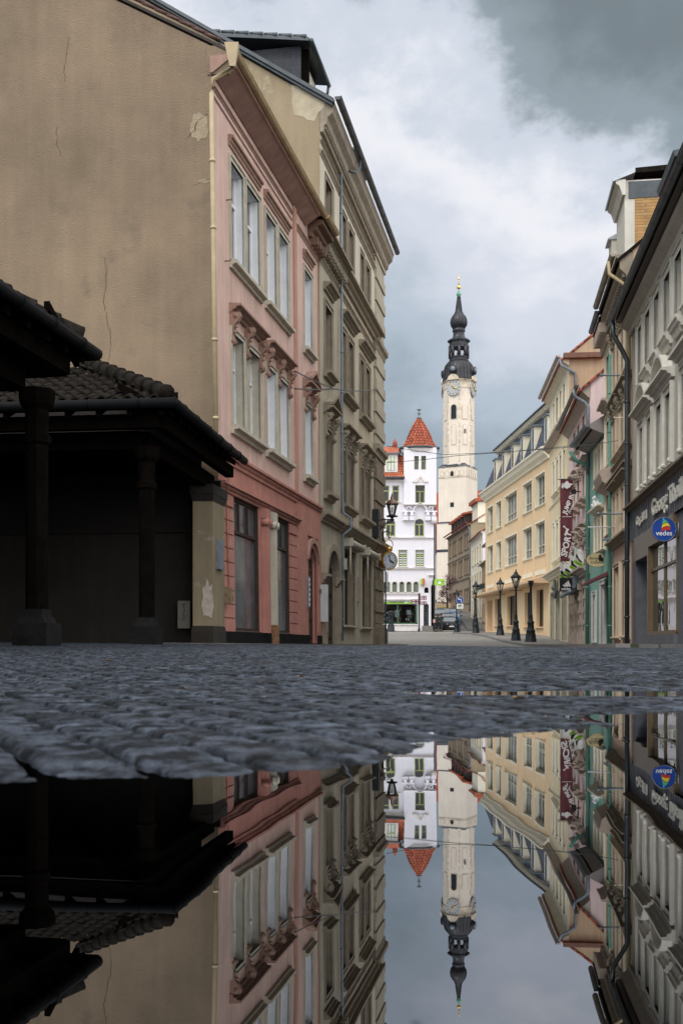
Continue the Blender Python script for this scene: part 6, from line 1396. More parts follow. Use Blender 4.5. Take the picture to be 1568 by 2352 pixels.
for x0, x1, y0, y1 in ((305, 347, 1975, 2040), (417, 455, 1975, 2018)):
    q = MB(); q.fbox(FW, A(x0), A(x1), Hh(y1), Hh(y0), -.75, -.7); q.fbox(FW, A(x0) + .1, A(x1) - .1, Hh(y1) + .1, Hh(y0) - .1, -.7, -.69)
    tag(q.build('poster', mat('pale_blue_poster', (.45, .55, .6), .6, .3, 2) if x0 == 305 else bpy.data.materials['pale_blue_poster']), 'pale blue poster hanging in the left half of the gift shop window' if x0 == 305 else 'pale striped card display right of centre in the gift shop window', 'poster')
q = MB()
for k in range(9):
    t_ = R(-20) + R(220) * k / 8; a = A(270) + math.cos(t_) * .9; h = Hh(2062) + math.sin(t_) * .8
    q.ball(FW.p(a, h, -.5), .11, 8, 6)
tag(q.build('globe_garland', mat('warm_glass_globe', (.7, .45, .32), .3, .1, 4)), 'arch of warm round globes at the left of the gift shop window', 'garland')
# door with steps, small niche window, box sign, hanging sign
q = MB(); q.fbox(FW, A(572), A(622), Hh(2152), Hh(1915), -.55, -.5); dr = q.build('door', brickmat('dark_green_shutter', (.035, .06, .05), (.04, .07, .055), (.16, .18, .17), .6, .16, .03), wh.t)
q = MB(); q.fbox(FW, A(578), A(620), Hh(1815), Hh(1760), -.4, -.35); q.build('niche_window', M['glass'], wh.t)
q = MB()
for k in range(3): q.fbox(FW, A(560) - .0, A(655), 1.6, Hh(2172) + .18 * (k + 1), -.6, .75 - .28 * k - .003 * k)
q.build('door_steps', M['kerb'], wh.t)
q = MB(); q.fbox(FW, A(545), A(562), Hh(1740), Hh(1682), .0, .35); q.cur = 1; q.fbox(FW, A(562), A(578), Hh(1740), Hh(1680), .02, .33); tag(q.build('box_sign', [M['lime'], mat('red_sign_panel', (.6, .05, .04), .5, .05, 3)]), 'small lime and red box sign on the white wall', 'sign')
q = MB(); f = Frame((wx_(c4x(666)), WZ - .8, 0), (1, 0, 0)); xx = lambda c: wx_(c4x(c)) - wx_(c4x(666))
q.prism([f.p(0, Hh(1747), 0), f.p(xx(762), Hh(1747), 0), f.p(xx(762), Hh(1690), 0), f.p(0, Hh(1690), 0)], [f.p(0, Hh(1747), .1), f.p(xx(762), Hh(1747), .1), f.p(xx(762), Hh(1690), .1), f.p(0, Hh(1690), .1)]); hs = q.build('hanging_sign', M['lime']); tag(hs, 'lime green hanging sign with white clover at the white house corner', 'sign')
q = MB(); f2 = Frame((f.o.x, f.o.y, 0), (1, 0, 0)); clover(q, Frame(f.p(xx(714), Hh(1722), .1), (1, 0, 0)), 0, 0, .2); q.build('clover_mark', M['signwhite'], hs)
q = MB(); text(q, Frame(f.p(.3, Hh(1706), .1), (1, 0, 0)), 'Glücksmomente', .15, .0, -.1, 0, .02); q.build('sign_writing', bpy.data.materials['dark_green_letters'], hs, recalc=False)
q = MB(); q.box(wx_(c4x(655)), wx_(c4x(666)), WZ - .78, WZ - .72, Hh(1700), Hh(1696)); q.box(wx_(c4x(655)), wx_(c4x(666)), WZ - .78, WZ - .72, Hh(1742), Hh(1738)); q.box(wx_(c4x(655)), wx_(c4x(657)), WZ - .78, WZ, Hh(1742), Hh(1696)); q.build('sign_bracket', M['iron'], hs)

# ================================================================ street furniture
def lathe_part(name, prof, m, t, n=12, loc=(0, 0, 0), smooth=True):
    q = MB(); q.lathe(prof, n, loc, smooth=smooth); return q.build(name, m, t)
def localthing(name, label, cat, loc, rz=0, group=None):
    t = thing(name, label, cat, loc, rz, group); t['_local'] = 1; return t
POST = [(.27, 0), (.27, .07), (.245, .1), (.24, .28), (.215, .33), (.19, .36), (.175, .62), (.195, .66), (.195, .72), (.15, .78), (.13, 1.05), (.155, 1.09), (.155, 1.14), (.1, 1.2), (.08, 1.45), (.095, 1.48), (.07, 1.52), (.055, 2.4), (.048, 2.95), (.09, 2.98), (.09, 3.03), (.05, 3.06)]
LAMPG = 'black lamp posts around the square'
def make_lamp(lan=True, label='', group=LAMPG):
    t = localthing('street_lamp' if lan else 'lamp_post', label, 'street lamp', (0, 0, 0), 0, group)
    lathe_part('post', POST, M['iron'], t, 16)
    q = MB()
    for k in range(8):
        a = k * math.pi / 4; q.tube([(.235 * math.cos(a), .235 * math.sin(a), .1), (.18 * math.cos(a), .18 * math.sin(a), .6)], .018, 5); q.tube([(.14 * math.cos(a), .14 * math.sin(a), .78), (.1 * math.cos(a), .1 * math.sin(a), 1.2)], .012, 5)
    q.build('fluting', M['iron'], t)
    if lan:
        q = MB(); q.tube([(-.28, 0, 2.86), (.28, 0, 2.86)], .018, 6); q.ball((-.28, 0, 2.86), .03, 6, 4); q.ball((.28, 0, 2.86), .03, 6, 4); q.build('ladder_bar', M['iron'], t)
        q = MB(); n = 6
        for k in range(n):
            a = k * 2 * math.pi / n; q.tube([(.11 * math.cos(a), .11 * math.sin(a), 3.08), (.235 * math.cos(a), .235 * math.sin(a), 3.55)], .014, 5)
        q.lathe([(.05, 3.04), (.12, 3.06), (.12, 3.1), (.1, 3.1)], 6); q.lathe([(.25, 3.54), (.275, 3.56), (.25, 3.6)], 6)
        ln = q.build('lantern', M['iron'], t)
        q = MB(); n = 6
        for k in range(n):
            a, b = k * 2 * math.pi / n, (k + 1) * 2 * math.pi / n
            q.face([(.105 * math.cos(a), .105 * math.sin(a), 3.1), (.105 * math.cos(b), .105 * math.sin(b), 3.1), (.23 * math.cos(b), .23 * math.sin(b), 3.55), (.23 * math.cos(a), .23 * math.sin(a), 3.55)])
        q.build('glass', M['lampglass'], ln, recalc=False)
        lathe_part('lamp_cap', [(.29, 3.57), (.26, 3.62), (.13, 3.74), (.1, 3.78), (.1, 3.84), (.06, 3.86), (.03, 3.92), (.045, 3.96), (.01, 4.02)], M['iron'], ln, 12)
        lathe_part('bulb', [(.03, 3.12), (.05, 3.2), (.055, 3.32), (.02, 3.4)], M['signwhite'], ln, 8)
    else:
        lathe_part('post_top', [(.06, 3.03), (.11, 3.08), (.12, 3.14), (.1, 3.2), (.16, 3.25)], M['iron'], t, 12)
    return t
lamps = [(1184, 1475.5, 59, 'street lamp in the middle of the tall row, before the apricot shop windows', 1.0), (1148, 1461.5, 72, 'street lamp standing under the dark wall letters of the apricot building', .98), (1092, 1456, 81, 'street lamp at the far pavement corner before the little buff house', 1.0), (1048, 1455, 90, 'street lamp directly behind the round blue arrow sign', .93), (1089, 1440, 118, 'distant street lamp up the side street, just left of the corner lamp', 1.0)]
lp = make_lamp(True, lamps[0][3])
for i, (x, y, Z, lab, sc) in enumerate(lamps):
    o = lp if i == 0 else copy_tree(lp); p = at(x, y, Z); o.location = p; o.scale = (1.08 if i < 3 else 1.0,) * 2 + (sc,); o['label'] = lab; o.rotation_euler.z = .3 * i
lp2 = make_lamp(False, 'tallest near black lamp post without its lantern'); lp2.location = at(1218, 1480, 55); lp2.scale = (1.2, 1.2, 1.0); lp2['label'] = 'bare black lamp post without a lantern, nearest of the row at right'
# stub bollard at the left
bo = localthing('bollard', 'stout dark iron bollard before the gift shop window', 'bollard', (0, 0, 0)); lathe_part('bollard_body', [(.42, 0), (.42, .1), (.36, .16), (.35, .6), (.3, .7), (.25, .78), (.23, 1.5), (.28, 1.58), (.3, 1.75), (.26, 1.85), (.34, 1.95), (.34, 2.05), (.1, 2.12)], M['iron'], bo, 14)
lathe_part('bollard_ring', [(.31, .9), (.33, .94), (.31, .98)], M['iron'], bo, 14); bo.location = at(897.5, 1450.5, 110)
# wall lantern on the corner house
wl_t = thing('wall_lantern', 'copper capped wall lantern on the corner quoins of the grey house', 'lantern', tuple(GFc.p(GFc.L, 5.4, .3)))
LZ = 47.0
def wp(x, y): return at(x, y, LZ)
pr_b = [wp(866, 1194), wp(904, 1194)]
q = MB(); q.tube([GFc.p(aQ + .2, 5.55, .3), wp(866, 1194), wp(905, 1193)], .03, 6); q.tube([wp(866, 1222), wp(872, 1216), wp(884, 1204), wp(896, 1198), wp(902, 1195)], .025, 6)
for k in range(5):
    c = wp(868 + k * 7, 1200 + (4 - k) * 1.5); pts = [c + Vector((.06 * math.cos(t_) * (1 - t_ / 9), 0, .06 * math.sin(t_) * (1 - t_ / 9))) for t_ in np.linspace(0, 6, 12)]; q.tube(pts, .012, 4)
q.build('scroll_bracket', M['iron'], wl_t)
q = MB(); a = aQ - .25; q.fbox(GFc, a - .25, a + .15, 4.75, 5.95, .02, .28); q.build('bracket_plate', M['iron'], wl_t)
lc = wp(900, 1190); s_ = LZ / FPX
q = MB(); q.lathe([(1.5 * s_, (1200 - 1208) * s_), (3 * s_, 0), (6 * s_, 2 * s_), (13 * s_, 4 * s_), (10 * s_, 6 * s_), (7 * s_, 8 * s_)], 10, lc + Vector((0, 0, 0)))
for sg in (-1, 1): q.tube([lc + Vector((sg * 8 * s_, 0, 2 * s_)), lc + Vector((sg * 13 * s_, 0, 3 * s_)), lc + Vector((sg * 12 * s_, 0, 7 * s_)), lc + Vector((sg * 8 * s_, 0, 5 * s_))], .012, 5)
for k in range(6):
    t_ = k * math.pi / 3; q.tube([lc + Vector((6.5 * s_ * math.cos(t_), 6.5 * s_ * math.sin(t_), 7 * s_)), lc + Vector((12.5 * s_ * math.cos(t_), 12.5 * s_ * math.sin(t_), 32 * s_))], .012, 5)
lf = q.build('lantern_frame', M['iron'], wl_t)
q = MB()
for k in range(6):
    t0, t1 = k * math.pi / 3, (k + 1) * math.pi / 3; q.face([lc + Vector((r * s_ * math.cos(t), r * s_ * math.sin(t), z * s_)) for r, t, z in ((6.3, t0, 7), (6.3, t1, 7), (12.2, t1, 32), (12.2, t0, 32))])
q.build('glass', M['lampglass'], lf, recalc=False)
q = MB(); q.lathe([(r * s_, z * s_) for r, z in ((15, 31), (15, 33), (11.5, 38), (7, 41), (4, 43), (4, 48), (2.5, 50), (1.8, 54), (.4, 58))], 16, lc); q.build('copper_cap', mat('brown_copper', (.2, .12, .09), .4, .25, 6, metal=.4), lf)
q = MB(); q.lathe([(1 * s_, 8 * s_), (2.2 * s_, 14 * s_), (2.2 * s_, 22 * s_), (1 * s_, 26 * s_)], 8, lc); q.build('bulb', M['signwhite'], lf)
# gold pocket-watch clock
CZ = 46.5; cs = CZ / FPX
ct = thing('street_clock', 'gold pocket watch shaped clock hanging from an iron scroll on the corner', 'clock', tuple(at(893, 1290, CZ)))
cc = at(893, 1288, CZ); fn = Vector((.52, -.85, 0)).normalized(); fr_ = Frame(cc, Vector((0, 0, 1)).cross(fn))
def ring(fr, r, d, n=28): return [fr.p(r * math.cos(2 * math.pi * j / n), r * math.sin(2 * math.pi * j / n), d) for j in range(n)]
q = MB(); q.smooth = True; rr = 19.5 * cs
for (r0, d0), (r1, d1) in (((rr * .6, -.4), (rr * .92, -.3)), ((rr * .92, -.3), (rr * 1.08, -.06)), ((rr * 1.08, -.06), (rr * 1.1, .04)), ((rr * 1.1, .04), (rr * 1.02, .1)), ((rr * 1.02, .1), (rr * .9, .09))): q.prism(ring(fr_, r0, d0), ring(fr_, r1, d1), caps=False)
q.smooth = False; q.face(ring(fr_, rr * .6, -.4))
q.tube([fr_.p(0, rr * 1.08, 0), fr_.p(0, rr * 1.42, 0)], .045, 8); q.ball(fr_.p(0, rr * 1.4, 0), .1, 10, 8)
q.tube([fr_.p(.2 * math.sin(t_), rr * 1.38 + .2 - .2 * math.cos(t_), 0) for t_ in np.linspace(0.2, 6.08, 20)], .02, 6); q.build('gold_case', M['gold'], ct)
q = MB(); q.face(ring(fr_, rr * .9, .085)); face_ = q.build('clock_face', mat('pale_grey_dial', (.5, .55, .58), .25, .05, 3), ct, recalc=False)
q = MB()
for k in range(12):
    t_ = math.pi / 2 - k * math.pi / 6; s = str(12 if k == 0 else k); text(q, fr_, s, .12, math.cos(t_) * rr * .72 , math.sin(t_) * rr * .72 - .04, .086, .005, align='CENTER', bold=.003)
q.build('numerals', mat('blue_numerals', (.03, .05, .16), .5, .1, 3), face_, recalc=False)
q = MB(); q.tube([fr_.p(0, 0, .1), fr_.p(-.07, rr * .66, .1)], .022, 5); q.tube([fr_.p(0, 0, .11), fr_.p(rr * .45, -rr * .24, .11)], .03, 5); q.ball(fr_.p(0, 0, .1), .04, 8, 5); q.build('clock_hands', M['signblack'], face_)
q = MB(); h0_ = fr_.p(0, rr * 1.38 + .42, 0); q.tube([GFc.p(GFc.L, HC + (HY - 1272) * CZ / FPX + .5, .1), h0_ + Vector((-.25, 0, .3)), h0_ + Vector((-.05, 0, .36)), h0_ + Vector((.1, 0, .25)), h0_ + Vector((.06, 0, .08)), h0_ + Vector((-.06, 0, .1)), h0_ + Vector((-.02, 0, .18))], .025, 6)
q.tube([h0_ + Vector((-.02, 0, .18)), h0_ + Vector((0, 0, -.02))], .02, 6); q.tube([GFc.p(GFc.L, HC + (HY - 1264) * CZ / FPX, .1), h0_ + Vector((-.3, 0, .3))], .02, 6); q.build('scroll_bracket', M['iron'], ct)
# edge-on sign pole
pz = 44.0; pb = at(885.5, 1478, pz); pt = thing('sign_pole', 'thin dark blue pole with edge-on signs at the grey house corner', 'pole', tuple(pb))
q = MB(); q.tube([pb, at(885, 1312, pz)], .034, 8); q.build('pole', mat('blue_grey_paint', (.05, .07, .1), .5, .2, 5), pt)
q = MB(); b_ = at(884.5, 1302, pz); q.box8([b_ + Vector(v) for v in ((0, -.25, -.12), (.05, -.25, -.12), (.11, .25, -.12), (.06, .25, -.12), (0, -.25, .42), (.05, -.25, .42), (.11, .25, .42), (.06, .25, .42))]); q.build('traffic_sign', mat('blue_white_sign_edge', (.35, .4, .6), .4, .2, 6), pt)
q = MB(); b_ = at(887, 1326, pz); q.box8([b_ + Vector(v) for v in ((0, -.2, -.4), (.04, -.2, -.4), (.08, .2, -.4), (.04, .2, -.4), (0, -.2, .2), (.04, -.2, .2), (.08, .2, .2), (.04, .2, .2))]); q.build('extra_plate', M['curtain'], pt)
# maroon finger post
fz = 110.0; fb = at(962, 1450.5, fz); ft = thing('finger_post', 'black pole carrying maroon direction boards beside the gift shop', 'signpost', tuple(fb))
q = MB(); q.lathe([(.12, 0), (.12, .3), (.085, .35), (.085, (1450.5 - 1366) * fz / FPX), (.12, (1450.5 - 1365) * fz / FPX), (.02, (1450.5 - 1362) * fz / FPX)], 10, fb); q.build('pole', M['black'], ft)
rows = [(963, 979.5, 1368.5, 1373), (963, 979.5, 1374, 1377.6), (944, 961, 1377, 1382), (944, 961, 1382.6, 1386), (963, 979.5, 1381, 1384.2), (963, 979.5, 1384.8, 1389)]
for x0, x1, y0, y1 in rows:
    q = MB(); a = at(x0, y1, fz - .12); b = at(x1, y0, fz - .12); q.box(a.x, b.x, a.y, a.y + .05, a.z, b.z); bd = q.build('direction_board', M['maroon'], ft)
    q = MB(); q.box(a.x + .1, a.x + (b.x - a.x) * .5, a.y - .006, a.y, (a.z + b.z) / 2 - .02, (a.z + b.z) / 2 + .03); q.box(b.x - .18, b.x - .08, a.y - .006, a.y, (a.z + b.z) / 2 - .03, (a.z + b.z) / 2 + .04); q.build('board_writing', M['signwhite'], bd)
# blue arrow sign with bicycle plate
bz = 87.0; bb = at(1055.5, 1455, bz); bt = thing('traffic_sign', 'round blue left arrow sign above a white bicycle plate', 'traffic sign', tuple(bb)); bs = bz / FPX
q = MB(); q.tube([bb, at(1055.5, 1370, bz)], .035, 8); q.build('pole', M['zinc'], bt)
fs = Frame(at(1055.5, 1378.7, bz - .06), (1, 0, 0)); q = MB(); q.prism(ring(fs, 8.4 * bs, 0, 32), ring(fs, 8.4 * bs, .03, 32)); dsc = q.build('sign_disc', M['signwhite'], bt)
q = MB(); q.prism(ring(fs, 7.9 * bs, .03, 32), ring(fs, 7.9 * bs, .036, 32)); q.build('blue_field', M['signblue'], dsc)
q = MB()
def flat(q, fr, pts, d0, d1): q.prism([fr.p(x, y, d0) for x, y in pts], [fr.p(x, y, d1) for x, y in pts])
u = bs
flat(q, fs, [(2.0 * u, -5.2 * u), (3.6 * u, -5.2 * u), (3.6 * u, .6 * u), (2.0 * u, .6 * u)], .036, .044); flat(q, fs, [(2.0 * u, .6 * u), (3.6 * u, .6 * u), (2.4 * u, 2.6 * u), (1.2 * u, 1.4 * u)], .036, .044); flat(q, fs, [(1.2 * u, 1.4 * u), (2.4 * u, 2.6 * u), (-2.6 * u, 3.6 * u), (-2.6 * u, 2.2 * u)], .036, .044); flat(q, fs, [(-5.2 * u, 2.8 * u), (-1.6 * u, 5.4 * u), (-1.2 * u, 4.4 * u), (-2.8 * u, 2.9 * u), (-1.6 * u, 1.4 * u), (-2.2 * u, .2 * u)], .036, .044)
q.build('white_arrow', M['signwhite'], dsc)
fp = Frame(at(1055.5, 1392.8, bz - .06), (1, 0, 0)); q = MB(); flat(q, fp, [(-7.6 * u, -5.6 * u), (7.6 * u, -5.6 * u), (7.6 * u, 5.6 * u), (-7.6 * u, 5.6 * u)], 0, .03); pl = q.build('white_plate', M['signwhite'], bt)
q = MB()
for c in (-2.8, 2.6): q.tube([fp.p(c * u + 1.9 * u * math.cos(t_), .8 * u + 1.9 * u * math.sin(t_), .04) for t_ in np.linspace(0, 2 * math.pi, 16)], .009, 4)
for a, b in (((-2.8, .8), (-1.2, 3.2)), ((-1.2, 3.2), (1.8, 3.2)), ((1.8, 3.2), (2.6, .8)), ((-1.6, 3.2), (-.2, .8)), ((-.2, .8), (1.9, 3.4)), ((-.2, .8), (-2.8, .8)), ((1.7, 3.9), (2.8, 3.9))): q.tube([fp.p(a[0] * u, a[1] * u, .04), fp.p(b[0] * u, b[1] * u, .04)], .011, 4)
text(q, fp, 'frei', 2.6 * u, 0, -4.2 * u, .03, .01, align='CENTER'); q.build('bicycle_symbol', M['signblack'], pl)

# ---- hanging things on the right
def framefacing(p, F=None):       # upright panel seen from the camera side of the street; right = away from wall reversed
    return None
def panel(q, fr, x0, x1, y0, y1, d0=0, d1=.02): flat(q, fr, [(x0, y0), (x1, y0), (x1, y1), (x0, y1)], d0, d1)
BZ_ = 50.0; bu = BZ_ / FPX; r2x = lambda c: 1091 + .26853 * c; r2y = lambda c: 861.3 + .26853 * c
bn = thing('banner', 'long maroon cloth banner with white SPORT and JUMP IN lettering', 'banner', tuple(at(1300, 1290, BZ_)))
fb_ = Frame(at(1285.7, 1288.5, BZ_), Vector((1, .02, 0))); bw, bh_ = 28.7 * bu, 187 * bu
q = MB(); nx, ny_ = 8, 40
for i in range(nx):
    for j in range(ny_):
        def pp(i, j): x = bw * i / nx; y = bh_ * j / ny_; return fb_.p(x + .008 * math.sin(j * .35), y, .022 * math.sin(i * 1.1 + j * .16) + .01 * math.sin(j * .5))
        q.face([pp(i, j), pp(i + 1, j), pp(i + 1, j + 1), pp(i, j + 1)])
q.smooth = True; bmk = q.build('banner_cloth', M['maroon'], bn, recalc=False)
q = MB(); f_ = Frame(fb_.o, fb_.r); D = .034
def bt_(string, size, cx, cy, rot, xs=1, shear=0, bold=.004): text(q, fb_, string, size, (cx - 1285.7) * bu, (1288.5 - cy) * bu, D, .004, rot=rot, xs=xs, shear=shear, bold=bold)
bt_('SPORT', .40, 1299.5, 1280, R(78), xs=.98, shear=.1, bold=.014); bt_('WINTJUS', .19, 1309, 1284, R(76), shear=.15, bold=.005)
bt_('JUMP IN', .27, 1299, 1181.5, R(68), xs=1.06, bold=.010); bt_('Friseur', .17, 1307.5, 1181, R(66), xs=1.25, shear=.3, bold=.003)
panel(q, fb_, .06, bw - .06, (1288.5 - 1187.5) * bu, (1288.5 - 1186.5) * bu, D, D + .004)
# running figure emblem and head emblem
def poly(q, fr, pts, ox, oy, s, d): 
    flat(q, fr, [(ox + x * s, oy + y * s) for x, y in pts], d, d + .005)
ox, oy = 14 * bu, (1288.5 - 1222) * bu
for pts in (((-.9, -.9), (-.5, -1), (0, -.3), (.5, -1.1), (.8, -1), (.35, .1), (-.1, .1)), ((-.2, 0), (.35, 0), (.9, .9), (.5, 1.2), (-.1, .8)), ((.4, 1.0), (-.5, 1.7), (-.9, 1.6), (.1, .8)), ((-1.3, 2.0), (-1.0, 1.6), (-.5, 1.55), (-.4, 1.9), (-.8, 2.2))): poly(q, fb_, pts, ox, oy, .135, D)
ox, oy = 15 * bu, (1288.5 - 1114) * bu
rnd = random.Random(2); P_ = [(1.0 * math.cos(t_) * (1.15 + .35 * math.sin(5 * t_)), .75 * math.sin(t_) * (1.0 + .3 * math.cos(4 * t_))) for t_ in np.linspace(0, 2 * math.pi, 30)[:-1]]; poly(q, fb_, P_, ox, oy, .19, D); poly(q, fb_, ((-1.4, .2), (-.7, .6), (-.9, -.3), (-1.1, -1.1), (-1.5, -.6)), ox, oy, .17, D)
q.build('banner_print', M['signwhite'], bmk, recalc=False)
q = MB(); tp = fb_.p(-.12, bh_ + .01, 0); q.tube([tp, fb_.p(bw + 1.0, bh_ + .02, .3)], .018, 6); q.tube([fb_.p(-.05, -.01, 0), fb_.p(bw + .1, -.01, 0)], .015, 6)
for k in range(4): q.tube([fb_.p(bw + .25 + k * .17, bh_ + .02, .08 + .05 * k), fb_.p(bw + .3 + k * .17, bh_ + .08 + .07 * k, .08 + .05 * k)], .03, 4)
q.tube([fb_.p(bw + .15, bh_ + .04, .05), fb_.p(bw + 1.0, bh_ + .42, .3)], .02, 5); q.build('banner_arm', M['iron'], bn)
# shoe flags
def flagthing(label, x, y, Z, w, h, tilt, word, shoe, grp='shoe flags on slanting staffs'):
    p = at(x, y, Z); t = thing('shop_flag', label, 'flag', tuple(p), group=grp)
    c_, s__ = math.cos(tilt), math.sin(tilt); fr = Frame(p, (.9, .05, -.42), (.03, 0, 1)); 
    q = MB()
    n = 8
    for i in range(n):
        for j in range(n):
            def pp(i, j): return fr.p(w * i / n, h * j / n, .025 * math.sin(i * .9 + j * .3))
            q.face([pp(i, j), pp(i + 1, j), pp(i + 1, j + 1), pp(i, j + 1)])
    q.smooth = True; cl = q.build('flag_cloth', M['signwhite'], t, recalc=False)
    q = MB(); panel(q, fr, 0.0, w, h * .03, h * .24, .026, .03); q.build('lime_stripe', M['lime'], cl)
    q = MB(); text(q, fr, word, h * .17, w * .5, h * .08, .031, .003, align='CENTER', xs=.9, bold=.002)
    S_ = {'heel': [((.15, .3), (.2, .62), (.35, .58), (.5, .42), (.85, .32), (.95, .28), (.6, .26), (.35, .38), (.22, .45), (.19, .26))], 'boot': [((.15, .26), (.15, .6), (.4, .6), (.45, .42), (.85, .36), (.95, .28), (.9, .26))], 'sport': [((.1, .27), (.08, .45), (.3, .5), (.6, .38), (.92, .34), (.95, .27))], 'ball': [((.1, .28), (.12, .48), (.4, .52), (.65, .46), (.92, .38), (.9, .28))]}[shoe]
    for s in S_: flat(q, fr, [(x_ * w, y_ * h) for x_, y_ in s], .031, .036)
    q.build('flag_print', M['signblack'], cl)
    q = MB(); text(q, fr, 'Sport-Express', h * .07, w * .2, h * .8, .027, .003, rot=R(-12)); q.build('flag_motto', M['lime'], cl, recalc=False)
    q = MB(); a = fr.p(w + .35, h * .68, 0); q.tube([fr.p(-.03, h * 1.02, 0), fr.p(w * .5, h * .99, 0), fr.p(w + .02, h * 1.0, 0)], .01, 5); q.build('flag_staff', M['iron'], t)
    return t
flagthing('white flag with a high heel and the word Tanzen, highest of the four', 1316.7, 1294.6, 47, .46, .76, R(14), 'Tanzen', 'heel')
flagthing('white flag with a walking boot and the word Wandern', 1306.6, 1305.4, 48.5, .44, .66, R(12), 'Wandern', 'boot')
flagthing('white flag with a dark shoe and the word Fussball', 1293.8, 1317.5, 50, .42, .56, R(8), 'Fussball', 'ball')
flagthing('white flag with the word Sport, lowest of the four', 1284, 1327, 51.5, .42, .78, R(4), 'Sport', 'sport')
q = MB(); pa_ = at(1300, 1290, 49); 
at2 = thing('hanging_sign', 'square black sign with three slanted white bars and adidas lettering', 'sign', tuple(at(1299, 1358, 49.5))); fr = Frame(at(1284.8, 1358.2, 49.5), (1, .03, 0)); us = 49.5 / FPX
q = MB(); panel(q, fr, 0, 28.8 * us, 0, 31 * us, -.06, 0); bx_ = q.build('sign_box', M['signblack'], at2)
q = MB(); text(q, fr, 'adidas', 8.6 * us, 14.4 * us, 3 * us, 0.0, .006, align='CENTER', xs=1.0, bold=.003)
for k, (x0, hh) in enumerate(((5.8, 3.4), (10.8, 8.0), (15.6, 12.6))):
    x0 *= us; y0 = 11 * us; hh *= us; flat(q, fr, [(x0, y0 + hh * .7 + .005), (x0 + 3.6 * us, y0 + hh + .03), (x0 + 3.6 * us + 8 * us - hh * .1, y0), (x0 + (5.2 - k * .9 + k * 1.6) * us, y0)], .001, .008)
q.build('sign_print', M['signwhite'], bx_, recalc=False)
q = MB(); q.tube([fr.p(.1, 31 * us, -.03), fr.p(.1, 31 * us + .1, -.03)], .012, 5); q.tube([fr.p(.0, 31 * us + .1, -.03), fr.p(28.8 * us + .5, 31 * us + .1, .1)], .015, 5); q.build('sign_arm', M['iron'], at2)
# dark blue picture sign beside it
p_ = at(1314, 1350, 49); t3 = thing('picture_sign', 'small blue grey striped picture sign right of the black square sign', 'sign', tuple(p_)); fr3 = Frame(p_, (.9, -.4, 0)); q = MB(); panel(q, fr3, 0, .26, 0, .52, -.03, 0); s3 = q.build('sign_panel', mat('grey_blue_print', (.12, .16, .2), .5, .4, 9), t3)
q = MB()
for k in range(9): panel(q, fr3, .02, .24, .03 + k * .055, .045 + k * .055, .001, .006)
q.build('sign_stripes', M['zinc'], s3)
# oval flower sign
OZ = 42.5; ou_ = OZ / FPX; oc_ = at(1370.3, 1286.4, OZ); ot = thing('oval_sign', 'cream oval shop sign reading Blumen with a brown figure', 'sign', tuple(oc_)); fo = Frame(oc_, (1, 0, 0))
def oval(fr, rx, ry, d, n=40): return [fr.p(rx * math.cos(2 * math.pi * j / n), ry * math.sin(2 * math.pi * j / n), d) for j in range(n)]
q = MB(); q.prism(oval(fo, 24.8 * ou_, 15.6 * ou_, -.04), oval(fo, 24.8 * ou_, 15.6 * ou_, 0)); ob_ = q.build('oval_board', mat('cream_sign_board', (.55, .45, .25), .5, .1, 3), ot)
q = MB(); text(q, fo, 'Blumen', 9.5 * ou_, -19 * ou_, 1.5 * ou_, 0, .004, shear=.35, xs=.82); text(q, fo, '&', 6 * ou_, -4 * ou_, -3 * ou_, 0, .004); text(q, fo, 'Kreativkeller', 9 * ou_, -15 * ou_, -8 * ou_, 0, .004, shear=.35, xs=.68)
q.build('oval_writing', M['signblack'], ob_, recalc=False)
q = MB()
for c, r_, sy in (((6.8, 9.5), 3.4, 1.05), ((7.2, 3), 4.6, 1.3), ((11.5, 1), 4, 1.2)): q.prism([fo.p((c[0] + r_ * math.cos(t_)) * ou_, (c[1] + r_ * sy * math.sin(t_)) * ou_, 0.001) for t_ in np.linspace(0, 2 * math.pi, 17)[:-1]], [fo.p((c[0] + r_ * math.cos(t_)) * ou_, (c[1] + r_ * sy * math.sin(t_)) * ou_, .008) for t_ in np.linspace(0, 2 * math.pi, 17)[:-1]])
q.build('brown_figure', M['darkwood'], ob_)
q = MB(); q.tube([oval(fo, 24.8 * ou_, 15.6 * ou_, -.02)[k] for k in range(40)] + [oval(fo, 24.8 * ou_, 15.6 * ou_, -.02)[0]], .012, 5); q.tube([at(1343, 1257, OZ + 1), at(1352, 1276, OZ)], .012, 5); q.tube([fo.p(20 * ou_, 10 * ou_, -.02), fo.p(40 * ou_, 10 * ou_, .1)], .015, 5); q.build('oval_rim', M['bronze'], ot)
# round toy shop sign
a_v = ab(1557, 1558, TF)[0]; Vz = TF.p(a_v, 0, 0).y; vu = Vz / FPX
vc = at(1523.9, 1215.7, Vz - .1); vt = thing('round_sign', 'round blue shop sign with a striped sail and white vedes lettering', 'sign', tuple(vc)); fv = Frame(vc, (1, -.05, 0)); vr = 27 * vu
q = MB(); q.smooth = True; q.prism(ring(fv, vr, -.1, 40), ring(fv, vr, 0, 40), caps=False); q.smooth = False; q.face(ring(fv, vr, -.1, 40)); q.face(ring(fv, vr * .995, -.001, 40)); vb = q.build('sign_drum', M['signblue'], vt)
q = MB(); q.tube(ring(fv, vr, .0, 40) + [ring(fv, vr, .0, 40)[0]], .012, 6); q.build('sign_rim', M['zinc'], vb)
q = MB(); text(q, fv, 'vedes', vr * .6, 0, -vr * .52, 0.002, .006, align='CENTER', xs=1.0, bold=.002); q.build('sign_writing', M['signwhite'], vb, recalc=False)
